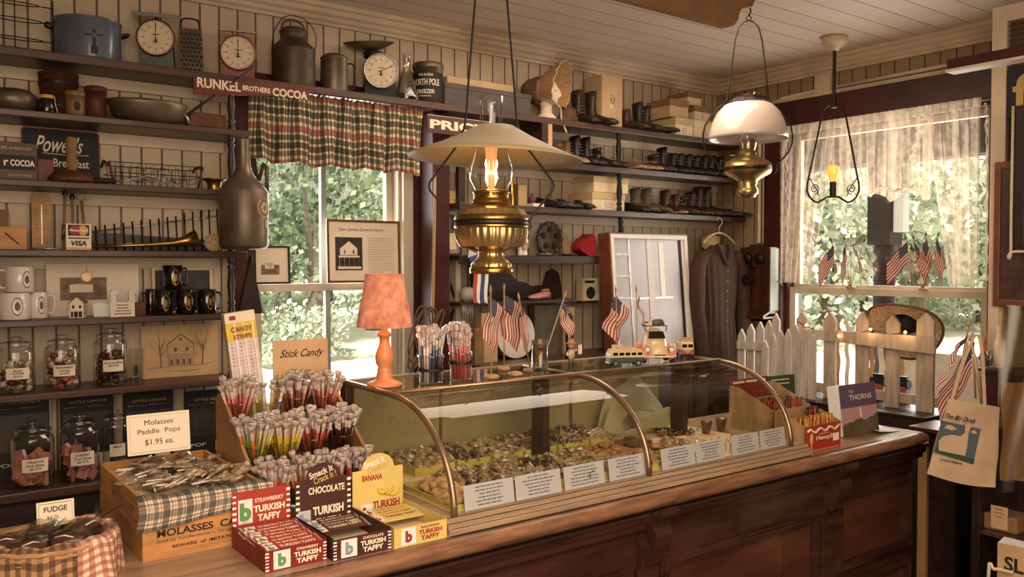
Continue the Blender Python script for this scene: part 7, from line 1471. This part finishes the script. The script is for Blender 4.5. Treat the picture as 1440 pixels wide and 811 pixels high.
z = PZ(830, 423, 3.62); solo('small_shelf', 'tiny dark shelf left of the leaning glass frame', 'shelf', MB('wood_dark').bx(0, .13, 0, .16, -.012, 0), (SX(818, z, 3.62), 3.63, z)); blk(820, 843, 391, 'camera_box', 'small cream box printed with a dark round picture on the tiny shelf', 'box', 'box_cream', 3.66, .06, z, lambda m, w, h: m.lathe([(w*.28, -.002), (0, -.002)], 20, (w*.45, 0, h*.35), 'ink', False, 'y').bx(w*.1, w*.7, -.001, 0, h*.78, h*.9, 'ink'))
# ---- leaning glass frame
fx0, fx1, fz0, fz1 = 3.287, 3.935, C6+.002, 1.785; w_ = fx1-fx0; h = fz1-fz0
t = empty('leaning_window', 'old glazed window frame leaning behind the toy cars, with its pale reflection built in', 'window frame', (fx0, 3.44, fz0), rot=(-.09, 0, 0))
part('frame', MB('frame_wood').bx(-.0, .012, 0, .09, 0, h).bx(w_-.012, w_, 0, .09, 0, h).bx(0, w_, 0, .09, h-.012, h).bx(0, w_, 0, .09, 0, .012), t, bevel=.002)
part('inner_frame', MB('paper_white').bx(.010, .034, -.004, .01, .01, h-.01).bx(w_-.034, w_-.010, -.004, .01, .01, h-.01).bx(.01, w_-.01, -.004, .01, h-.034, h-.01).bx(.01, w_-.01, -.004, .01, .01, .034), t, 'pale inner frame')
m = MB('mirror_sheet').bx(.03, w_-.03, .012, .016, .03, h-.03)  # pale sheet and the strips below imitate windows reflected in the glass
part('glass_sheet', m, t, 'glass with the pale reflection in its colour'); m = MB('tin_silver')
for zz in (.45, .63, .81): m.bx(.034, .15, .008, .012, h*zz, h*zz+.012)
m.bx(.15, .165, .008, .012, .034, h-.034).bx(.30, .35, .008, .012, .034, h-.034, 'mirror_pale').bx(.165, .5, .008, .012, h*.44, h*.46).bx(.40, .44, .008, .012, h*.45, h*.93, 'letter_white').bx(w_-.075, w_-.055, .006, .012, .034, h-.034, 'ink').bx(w_-.055, w_-.034, .006, .012, .034, h-.034, 'letter_white'); part('reflected_bars', m, t, 'reflected window bars built as strips')
# ---- jacket
jc = at(1000, 335, Y=3.46); t = empty('long_coat', 'long dark brown old dress coat on a hanger beside the telephone', 'coat', (4.17, 3.46, 0)); zt_ = 1.715; rings = []
for z, rx, ry in ((.62, .20, .07), (.9, .185, .07), (1.05, .17, .068), (1.22, .145, .06), (1.30, .14, .06), (1.42, .155, .065), (1.56, .175, .065), (1.65, .165, .05), (1.70, .09, .04), (1.72, .06, .035)):
    rings.append([(rx*cos(2*PI*i/64)*(1+.05*sin(i*2.1+z*2)), ry*sin(2*PI*i/64)*(1+.22*sin(i*1.9+z*3)*(1.75-z)), z) for i in range(64)])
m = MB('coat_cloth').loft(rings, cap=False); part('body', m, t)
for s in (-1, 1): part('sleeve', MB('coat_cloth').tube(bez([(s*.14, 0, 1.66), (s*.20, -.01, 1.56), (s*.215, -.02, 1.35), (s*.20, -.04, 1.15), (s*.19, -.05, 1.05)]), [.045]*6+[.05]*6+[.045]*6+[.04]*7, 12), t)
m = MB('coat_cloth').tube(bez([(-.05, -.035, 1.725), (-.045, -.06, 1.68), (0, -.068, 1.60)]), .012, 6).tube(bez([(.05, -.035, 1.725), (.045, -.06, 1.68), (0, -.068, 1.60)]), .012, 6); part('collar', m, t); m = MB('paper_tan')
for i in range(7): m.ball((.005, -.072+.002*i, 1.56-.06*i), .0045, 8)
part('buttons', m, t)
solo('coat_hanger', 'pale wooden coat hanger holding the long dark coat', 'hanger', MB('pole_wood').tube(bez([(-.15, 0, 1.70), (-.08, 0, 1.745), (0, 0, 1.765), (.08, 0, 1.745), (.15, 0, 1.70)]), .007, 8).tube(bez([(0, 0, 1.765), (0, 0, 1.80), (.03, 0, 1.83), (.0, 0, 1.86), (-.02, 0, 1.84)]), .0035, 6), (4.17, 3.455, .03))
solo('white_bag', 'crumpled white paper bag behind the shoulder of the coat', 'bag', MB('box_cream').ball((0, 0, 0), .075, 14, None, 1.1, .6, .8, .5, 3), (4.36, 3.68, 1.74))
# ---- telephone
pt_ = empty('wall_telephone', 'antique dark wooden wall telephone with two round bells and a mouthpiece', 'telephone', (4.548, 3.378, 1.235), -PI/2)
w_ = .225; h = .475
part('box', MB('phone_wood').bx(-w_/2, w_/2, -.13, 0, .06, h).bx(-w_/2-.015, w_/2+.015, -.015, 0, 0, h+.02), pt_, bevel=.003); part('shelf', MB('phone_wood').prism([(-.13, .06), (-.13, .075), (-.19, .05), (-.19, .04)], -w_/2, w_/2, 'x').bx(-w_/2, w_/2, -.19, -.0, .03, .045), pt_, bevel=.003)
part('side_panel', MB('sash_grey').bx(w_/2, w_/2+.004, -.125, -.01, .08, h-.01), pt_, 'pale panel for light on the box side')  # light on the phone's side, put into an added pale panel
for s in (-1, 1): part('bell', MB('iron').lathe([(.034, 0), (.036, -.008), (.028, -.024), (.012, -.03), (0, -.03)], 24, (s*.045, -.13, h-.07), ax='y'), pt_)
part('bell_clapper', MB('iron').ball((0, -.145, h-.12), .02, 10, None, 1.2, .5, .8), pt_); part('mouthpiece', MB('iron').lathe([(.02, 0), (.014, -.03), (.016, -.05), (.034, -.075), (.034, -.078), (.01, -.055), (0, -.055)], 24, (-.005, -.13, .27), ax='y'), pt_); part('crank', MB('tin_silver').tube([(w_/2, -.06, .26), (w_/2+.03, -.06, .26), (w_/2+.035, -.06, .235)], .004, 6).ball((w_/2+.04, -.06, .23), .008, 8, 'iron'), pt_)
solo('receiver', 'black telephone receiver hanging at the left side of the wall telephone', 'receiver', MB('iron').lathe([(.012, 0), (.018, .02), (.01, .04), (.012, .10), (.014, .13), (.02, .135), (0, .137)], 16), (4.44, 3.51, 1.40))
m = MB('cream_trim').bx(-.012, .012, -.02, 0, 0, .92); solo('wall_pipe', 'pale vertical pipe pair running down beside the maroon casing', 'pipe', MB('cream_trim').cyl(.012, 1.74, 2.6, 10, (4.53, 3.43, 0)).cyl(.010, 1.74, 2.6, 10, (4.532, 3.395, 0)))
# ================================================================= window display: platform, fence, hat
solo('window_platform', 'dark brown window display platform carrying the picket fence', 'platform', MB('wood_dark').bx(3.98, 4.44, 2.06, 3.36, 0, .862).bx(3.97, 4.44, 2.05, 3.37, .862, .875), bevel=.003)
def picket(mb, y, x, w, z0, z1, th=.02, pt=True):
    p_ = [(y-w/2, z0), (y+w/2, z0), (y+w/2, z1-.045), (y, z1), (y-w/2, z1-.045)] if pt else [(y-w/2, z0), (y+w/2, z0), (y+w/2, z1-.01), (y, z1), (y-w/2, z1-.01)]
    return mb.prism(p_, x, x+th, 'x')
t = empty('picket_fence', 'weathered picket fence panel with pointed tops standing before the lace window', 'fence', (0, 0, 0)); FX = 4.13
for px, w, top in ((1127, .068, 438), (1166, .068, 438), (1211, .068, 438), (1254, .068, 442), (1300, .085, 440)):
    y = SY(px, 1.1, FX); part('picket', picket(MB('fence_wood'), y, FX, w, .876, at(px, top, X=FX).z), t, bevel=.002)
ya, yb = SY(1314, 1.2, FX-.02), SY(1133, 1.2, FX-.02); part('rail', MB('fence_wood').add([(FX-.022, ya, 1.165), (FX-.022, yb, 1.195), (FX-.022, yb, 1.245), (FX-.022, ya, 1.25), (FX, ya, 1.165), (FX, yb, 1.195), (FX, yb, 1.245), (FX, ya, 1.25)], [(3, 2, 1, 0), (4, 5, 6, 7), (0, 1, 5, 4), (3, 7, 6, 2), (0, 4, 7, 3), (1, 2, 6, 5)]), t, bevel=.002)
part('rail', MB('fence_wood').bx(FX+.02, FX+.035, ya, yb, .90, .95), t)
t = empty('picket_gate', 'low whitish picket gate of closely set boards standing behind the glass case', 'gate', (0, 0, 0)); GX = 4.02
for px, top in ((1075, 478), (1086, 468), (1097, 464), (1107, 462), (1118, 456), (1129, 461), (1141, 470)):
    y = SY(px, 1.1, GX); part('picket', picket(MB('fence_white'), y, GX, .042, .876, at(px, top, X=GX).z, .016, px < 1120), t, bevel=.0015)
t = empty('picket_gate', 'short whitish gate panel with a level cross board left of the other one', 'gate', (0, 0, 0)); GX = 4.20
for px, top in ((1042, 462), (1055, 455), (1068, 452), (1080, 450), (1090, 440)):
    y = SY(px, 1.1, GX); part('picket', picket(MB('fence_white'), y, GX, .050, .876, at(px, top, X=GX).z, .016), t, bevel=.0015)
ya, yb = SY(1096, 1.15, GX-.016), SY(1036, 1.15, GX-.016); part('cross_board', MB('fence_white').bx(GX-.016, GX, ya, yb, 1.09, 1.14), t, bevel=.0015)
hp = at(1268, 456, X=4.24); t = empty('straw_hat', 'wide-brimmed woven straw hat with a dark edge hanging behind the fence pickets', 'hat', (4.27, hp.y, hp.z), rot=(0, math.radians(52), math.radians(10)))
def hb(u, v): a = 2*PI*u; r = .068+(.185-.068)*v; return (r*cos(a), r*sin(a), -.035*v*v-.03*v*cos(2*a))
part('brim', MB('straw_pale').grid(hb, 48, 8), t, 'woven pale brim'); part('edge', MB('straw_dark').tube([V(hb(i/48, 1)) for i in range(48)], .007, 6, closed=True), t, 'dark rim edge'); part('crown', MB('straw_pale').lathe([(.070, -.002), (.069, .05), (.06, .08), (0, .09)], 32).lathe([(.064, .0), (.063, .05), (.0, .08)], 24, mat='ink'), t); part('hat_band', MB('straw_dark').lathe([(.072, .002), (.071, .025)], 32), t)
o = MB('iron').tube([(4.12, SY(px, 1.2, 4.12), at(px, py, X=4.12).z) for px, py in ((1122, 452), (1133, 458), (1160, 470), (1190, 475), (1224, 463), (1250, 470), (1273, 468), (1300, 480))], .002, 5); 
ls = empty('fairy_lights', 'string of tiny warm fairy lights wound along the picket fence rail', 'string lights'); part('wire', o, ls)
for px, py in ((1134, 457), (1224, 463), (1273, 467), (1180, 472)):
    p = at(px, py, X=4.095); part('bulb', MB('fairy_glow').ball(tuple(p), .0075, 8), ls)
    if px in (1224, 1273): point(p+V((-.03, 0, .0)), .22, (1, .6, .3), .01)
for i, px in enumerate((1236, 1268)):
    y = SY(px, .93, 4.3); t = empty('tin_toy', f'small red and black toy figure sitting behind the pickets, {("left", "right")[i]} one', 'toy', (4.3, y, .876)); part('body', MB('toy_red').bx(-.03, .03, -.035, .035, 0, .09), t, bevel=.006); part('wheels', MB('iron').cyl(.025, -.04, .04, 14, (0, 0, .10), ax='y').bx(-.01, .01, -.03, .03, .12, .14), t)
# ================================================================= lace curtains
CX_ = 4.485
def cur(ya, yb, z0f, z1f, fold, amp, nu, nv, mat):
    return MB(mat).grid(lambda u, v: (CX_+amp*sin(fold*u*2*PI+2*sin(u*5))*(.5+.6*v), ya+(yb-ya)*u, z0f(u)+(z1f(u)-z0f(u))*v), nu, nv)
t = empty('lace_curtain', 'sheer cream lace curtain with a scalloped swag covering the right window', 'curtain', (0, 0, 0)); yl, yr = 3.245, 2.05
Yp = lambda px: SY(px, 2.0, CX_); zt_ = 2.425
part('rod_pocket', cur(yl, yr, lambda u: zt_+.02, lambda u: zt_-.035, 30, .006, 160, 3, 'lace_thick'), t, 'thick gathered heading')
part('side_panel', MB('lace').grid(lambda u, v: (CX_+.012*sin(u*40+v)*(1), yl+(Yp(1172)+(Yp(1140)-Yp(1172))*(v**1.2)-yl)*u, zt_-.03+(1.49-zt_+.03)*v), 70, 24), t, 'left lace panel')
part('side_panel', MB('lace').grid(lambda u, v: (CX_+.012*sin(u*36+v), Yp(1300)+(Yp(1335)-Yp(1300))*v*(1-0)+(yr-(Yp(1300)+(Yp(1335)-Yp(1300))*v))*u, zt_-.03+(1.49-zt_+.03)*v), 70, 24), t, 'right lace panel')
part('swag', cur(Yp(1165), Yp(1312), lambda u: zt_-.03, lambda u: 1.955+.05*abs(sin(u*PI*3.2))-.02*u+.06*(1-u)*0, 11, .012, 120, 16, 'lace'), t, 'gathered centre swag')
def ruf(pts, w):
    P_ = bez(pts, 12); n = len(P_); return MB('lace_thick').grid(lambda u, v: (P_[min(n-1, round(u*(n-1)))]+V((-.012-.010*sin(u*n*1.7), (v-.5)*w*(.8+.3*sin(u*n*.9)), (v-.5)*w*.5*cos(u*n*.9)))), n-1, 3)
cp = lambda px, py: tuple(at(px, py, X=CX_-.005))
part('ruffle', ruf([cp(1302, 168), cp(1292, 200), cp(1286, 225), cp(1296, 255)], .035), t, 'wavy ruffle'); part('ruffle', ruf([cp(1222, 275), cp(1240, 262), cp(1262, 268), cp(1280, 262), cp(1298, 275)], .05), t, 'wavy ruffle')
part('edge_ruffle', ruf([cp(1388, 145), cp(1389, 200), cp(1389, 300), cp(1389, 395)], .014), t); part('edge_ruffle', ruf([cp(1108, 188), cp(1108, 250), cp(1108, 320), cp(1108, 395)], .014), t)
# flags on the window rail
RX = 4.60; rz_ = 1.476
for ci, (pxb, fl_) in enumerate(((1197, ((1170, 341, -14, 30), (1188, 337, -4, 34), (1197, 333, 7, 32), (1215, 340, 9, 30))), (1299, ((1274, 336, -18, 30), (1285, 335, 10, 30), (1302, 331, -8, 34), (1319, 331, -3, 36))))):
    yb_ = SY(pxb, rz_, 4.57); solo('flag_stand', f'little round stand on the window rail holding the {("left", "right")[ci]} flag cluster', 'flag stand', MB('pole_wood').lathe([(0, 0), (.028, 0), (.024, .010), (0, .014)], 20), (4.565, yb_, 1.463))
    for i, (px, py, dx, dz) in enumerate(fl_):
        tip = at(px, py, X=4.545); k_ = K(tip)
        us_flag((4.56, yb_+.004*(1.5-i), 1.474), tip, (0, -.022*(1 if i > 1 else -.4)-.022, -.115), (0.004, -dx*k_*1.7, -dz*k_*1.0), f'small flag, {ORD[i]} from the left in the {("left", "right")[ci]} cluster on the window rail', .006, finial='iron', group=None, pole_r=.0024, seed=i)
# ================================================================= ceiling board and right hand edge of the picture
YC = 2.2; pts = [at(a, b, Y=YC) for a, b in ((860, -5), (1022, 38), (1032, 36), (1038, 28), (1041, 15), (1048, 9), (1058, 9), (1064, -4))]
pl = [(p.x, p.z) for p in pts]; pl = [(pl[0][0], pl[0][1])]+pl[1:]+[(pl[-1][0]+.02, HC-.001), (pl[0][0]-.0, HC-.001)]
solo('ceiling_bracket', 'brown scroll-ended board hanging from the ceiling above the case', 'bracket', MB('box_brown').prism(pl, YC, YC+.03), bevel=.002)
a = at(1331, 98, X=3.1); b = at(1331, 84, X=3.1); solo('hanging_beam', 'dark red beam with a pale lower edge jutting in at the upper right', 'beam', MB('wood_maroon').bx(3.10, 3.16, a.y-1.2, a.y, a.z, b.z+.0).use('cream_trim').bx(3.095, 3.16, a.y-1.2, a.y+.002, a.z-.010, a.z), bevel=.001)
for xx in (1,): solo('beam_rod', 'thin rod tying the dark red beam to the ceiling', 'rod', MB('iron').cyl(.006, b.z, HC, 8, (3.13, a.y-.7, 0)))
t = empty('louver_cabinet', 'tall cream louvred cupboard at the right edge of the picture', 'cupboard', (0, 0, 0)); LX = 3.9; ly = 1.744
part('carcass', MB('cream_dark').bx(LX+.03, 4.3, .9, ly, 0, 2.70), t, bevel=.003); part('stile', MB('cream_trim').bx(LX, LX+.03, ly-.062, ly, 1.2, 2.71).bx(LX, LX+.03, .9, ly, 2.64, 2.71), t, bevel=.002); m = MB('cream_dark')  # darker cream on carcass and louvers carries the dim right edge
for i in range(22): m.add([(LX+.004, ly-.5, 2.62-i*.022), (LX+.004, ly-.064, 2.62-i*.022), (LX+.028, ly-.064, 2.635-i*.022), (LX+.028, ly-.5, 2.635-i*.022)], [(0, 1, 2, 3)])
part('louvers', m, t)
def rp_(px, py, X=LX-.02): return at(px, py, X=X)
a, b = rp_(1418, 168), rp_(1418, 96); t = empty('black_sign', 'black signboard with large pale gold letters at the upper right edge', 'sign', (LX-.03, a.y, a.z), -PI/2); h = b.z-a.z
part('board', MB('black_paint').bx(0, .5, 0, .02, 0, h), t, bevel=.003); part('lettering', MB('letter_gold').text('first', .2, -.001, h*.5, w=.36, h=h*.68, bold=.02), t)
a, b = rp_(1397, 434), rp_(1397, 172); t = empty('picture_frame', 'dark red-brown wooden frame hanging on the cream cupboard', 'picture', (LX-.03, a.y, 1.42), -PI/2); h = .62
part('frame', MB('frame_wood').bx(0, .025, 0, .02, 0, h).bx(0, .3, 0, .02, h-.03, h).bx(0, .3, 0, .02, 0, .03), t, bevel=.002); part('backing', MB('leather_brown').bx(.02, .3, .005, .015, .02, h-.02), t)
a, b = rp_(1421, 355, LX-.06), rp_(1421, 150, LX-.06); t = empty('dark_mirror', 'dark picture with rounded whitish frame at the far right edge', 'picture', (LX-.065, a.y, a.z), -PI/2); h = b.z-a.z
part('frame', MB('cream_enamel').tube(bez([(.004, 0, h), (.004, 0, .02), (.02, 0, .004), (.3, 0, .004)]), .006, 8), t); part('picture', MB('frame_dark').bx(.008, .3, .003, .01, .008, h).bx(.05, .25, 0, .003, .03, h*.45, 'sign_red'), t)
# dresser below with bottle and glass
t = empty('side_dresser', 'dark reddish side dresser below the framed pictures at right', 'dresser', (0, 0, 0)); za = rp_(1395, 522, 3.75).z; ya = rp_(1383, 522, 3.75).y
part('carcass', MB('wood_maroon').bx(3.75, 3.89, .9, ya, 0, za), t, bevel=.003); part('top', MB('wood_dark').bx(3.72, 3.89, .9, ya+.015, za, za+.012), t)
zt_ = za+.013; y = SY(1405, zt_, 3.80); m = empty('pale_bottle', 'small pale bottle standing on the dark dresser behind the hanging plastic', 'bottle', (3.80, y, zt_)); part('body', MB('paper').lathe([(0, 0), (.022, 0), (.022, .10), (.012, .13), (.011, .15), (0, .15)], 20), m); part('cap', MB('cream_enamel').lathe([(.013, .15), (.013, .175), (0, .176)], 14), m)
y = SY(1392, zt_, 3.80); solo('shot_glass', 'small empty glass beside the pale bottle on the dresser', 'glass', MB('glass_jar').lathe([(0, 0), (.022, 0), (.026, .07), (.024, .07), (.02, .006), (0, .006)], 20), (3.80, y, zt_))
a, b = at(1375, 505, X=3.93), at(1402, 425, X=3.93); solo('slanted_board', 'slanted brown board beside the dresser', 'board', MB('crate_wood').add([(3.93, a.y, a.z), (3.93, a.y-.12, a.z), (3.93, b.y-.05, b.z), (3.93, b.y, b.z), (3.96, a.y, a.z), (3.96, a.y-.12, a.z), (3.96, b.y-.05, b.z), (3.96, b.y, b.z)], [(0, 1, 2, 3), (7, 6, 5, 4), (0, 3, 7, 4), (0, 4, 5, 1), (2, 6, 7, 3)]))
t = empty('small_table', 'reddish dark table top with one pale leg between counter and tote bag', 'table', (0, 0, 0)); a = at(1302, 588, Z=.87)
part('table_top', MB('wood_red').bx(3.72, 3.96, 1.79, 2.0, .855, .875), t, bevel=.003); part('shade_fill', MB('wood_dark').bx(3.75, 3.95, 1.80, 1.93, 0, .855), t); y = SY(1299, .4, 3.75); part('leg', MB('pole_wood').bx(3.73, 3.77, y-.02, y+.02, 0, .85), t)  # dark block below the top stands for the shade under the table

# tote bag
D = 2.98; k = D/FP; c = at(1370, 471, D=D); t = empty('tote_bag', 'cream canvas tote bag printed with a big white duck, hanging at the right', 'bag', c, RZL)
f = lambda px, py: ((px-1370)*k, 0, (471-py)*k)
bg = lambda u, v: tuple(V(f(1335+73*u+(1306-1335)*v*(1-u)+(1404-1408)*v*u, 561+12*u+(106*(1-u)+114*u)*v+4*sin(u*PI)*v))+V((0, -.012*sin(u*PI)-.004*sin(v*9+u*3), 0)))
m = MB('canvas').grid(bg, 20, 16); m.grid(lambda u, v: tuple(V(bg(u, v))+V((0, .03*sin(u*PI)+.004, 0))), 10, 8); part('body', m, t)
H_ = lambda pts, w=5: MB('canvas').grid((lambda P_: (lambda u, v: tuple(P_[min(len(P_)-1, round(u*(len(P_)-1)))]+V((v*w*k, .004*sin(u*5), v*.3*k)))))(bez([f(*q_) for q_ in pts], 8)), 8*(len(pts)-1), 1)
part('handle', H_([(1337, 563), (1350, 520), (1362, 488), (1369, 472), (1375, 474), (1379, 500), (1381, 535), (1383, 570)]), t); part('handle', MB('canvas').tube([V(f(*q_))+V((0, .03, 0)) for q_ in ((1345, 560), (1362, 505), (1370, 474), (1378, 505), (1389, 568))], .006, 6), t)
pf = lambda px, py, e: tuple(V(f(px, py))+V((0, -.020-e, 0)))
m = MB('sky_print').add([pf(1322, 590, 0), pf(1377, 602, 0), pf(1367, 652, 0), pf(1312, 634, 0)], [(3, 2, 1, 0)]).add([pf(1314, 628, .001), pf(1369, 645, .001), pf(1367, 652, .001), pf(1312, 634, .001)], [(3, 2, 1, 0)], 'grass_print')
m.add([pf(*q_, .002) for q_ in ((1318, 632), (1318, 618), (1324, 612), (1336, 610), (1348, 612), (1354, 608), (1355, 595), (1358, 590), (1362, 591), (1362, 600), (1359, 610), (1358, 625), (1355, 640))], [tuple(range(13))[::-1]], 'canvas').add([pf(*q_, .002) for q_ in ((1325, 600), (1330, 596), (1336, 597), (1343, 602), (1336, 604))], [tuple(range(5))[::-1]], 'canvas').add([pf(*q_, .002) for q_ in ((1362, 606), (1367, 603), (1372, 608), (1367, 609))], [tuple(range(4))[::-1]], 'canvas')
part('duck_print', m, t, 'printed duck on dark ground'); m = MB('ink'); x0 = f(1348, 588); m.text('The Big Duck', x0[0], -.022, x0[2], w=44*k, h=9*k, shear=.3, rot=-.2, bold=.02); x0 = f(1336, 648); m.text('Long Island', x0[0], -.022, x0[2], w=32*k, h=5*k, shear=.3, rot=-.22, bold=.02); part('lettering', m, t, 'black handwritten lettering')
us_flag(at(1340, 585, D=3.2), at(1362, 457, D=3.2), (-.035, .03, -.10), (-.05, .04, -.13), 'larger flag on a pole hanging behind the tote bag', .012, pole_r=.004, nm='hanging_flag', seed=3)
us_flag(at(1372, 560, D=3.25), at(1368, 475, D=3.25), (.0, 0, -.12), (-.09, .08, -.20), 'folded striped flag seen between the tote bag handles', .012, pole_r=.004, nm='hanging_flag', seed=5)
# plastic sleeves
D = 2.95; k = D/FP; c = at(1408, 430, D=D)
for i in range(2):
    solo('plastic_sleeve', ('long clear plastic bag hanging at the right edge, front one', 'clear plastic bag with brown contents hanging behind the front one')[i], 'plastic bag', MB('plastic_bag').grid(lambda u, v, i=i: ((60*u+8*i)*k+.006*sin(v*6), .01*sin(u*9+v*7)+.05*i, -(v*(255-20*u+20*i))*k), 10, 20), c, RZL)
solo('brown_scarf', 'brownish patterned cloth folded inside the hanging plastic', 'cloth', MB('box_brown').grid(lambda u, v: ((10+50*u)*k, .03+.008*sin(u*14+v*9), -(110+v*140)*k), 12, 10), c, RZL)
# lower right shelf unit
LXs = 3.30; t = empty('low_shelf_unit', 'dark maroon open shelf unit in the lower right corner', 'shelf unit', (0, 0, 0)); y = SY(1366, .7, LXs); zs_ = at(1378, 745, X=LXs).z
part('side_panel', MB('frame_dark').bx(LXs, LXs+.35, y-.03, y, 0, 1.0), t, bevel=.002); part('shelf', MB('wood_shelf').bx(LXs, LXs+.35, y-.6, y-.03, zs_-.015, zs_), t, bevel=.002); part('back', MB('wood_dark').bx(LXs+.33, LXs+.35, y-.6, y, 0, 1.0), t); part('top', MB('wood_dark').bx(LXs-.01, LXs+.36, y-.6, y+.01, .985, 1.005), t, bevel=.002)  # low light of this corner put into darker woods
y = SY(1380, zs_, LXs+.03); t = empty('shelf_box', 'brown box with a small price card standing on the lower right shelf', 'box', (LXs+.04, y, zs_), -PI/2); part('carton', MB('box_brown').bx(0, .12, 0, .12, 0, .06), t, bevel=.006); part('price_card', MB('paper_tan').bx(.03, .09, -.004, -.002, .01, .095).lines(.036, .084, -.005, .085, 3, .014, 'ink_soft', .003), t)
y = SY(1402, .5, 3.1); z = at(1402, 762, X=3.1).z; t = empty('magazine', 'grey magazine with fanned pages and dark capital letters in the bottom right corner', 'magazine', (3.1, y, z-.26), -PI/2); part('cover', MB('paper_tan').bx(0, .2, 0, .004, 0, .26), t); part('pages', MB('paper_white').add([(0, .004, .26), (.2, .004, .26), (.2, .05, .27), (0, .05, .27), (0, .004, 0), (.2, .004, 0), (.2, .05, 0), (0, .05, 0)], [(0, 1, 2, 3), (4, 7, 6, 5), (0, 3, 7, 4), (1, 5, 6, 2), (3, 2, 6, 7)]), t); part('title', MB('ink').text('SLI', .06, -.001, .195, w=.075, h=.05, bold=.03), t)
solo('magazine_stand', 'dark wooden stand under the magazine', 'stand', MB('wood_dark').bx(3.08, 3.2, y-.22, y+.0, 0, z-.262), bevel=.002)
solo('wire_rack', 'white bent wire end of a rack beside the magazine', 'wire rack', MB('cream_enamel').tube(bez([(3.08, y+.02, 0), (3.08, y+.02, z-.12), (3.08, y+.0, z-.09), (3.08, y-.06, z-.085)]), .006, 8))
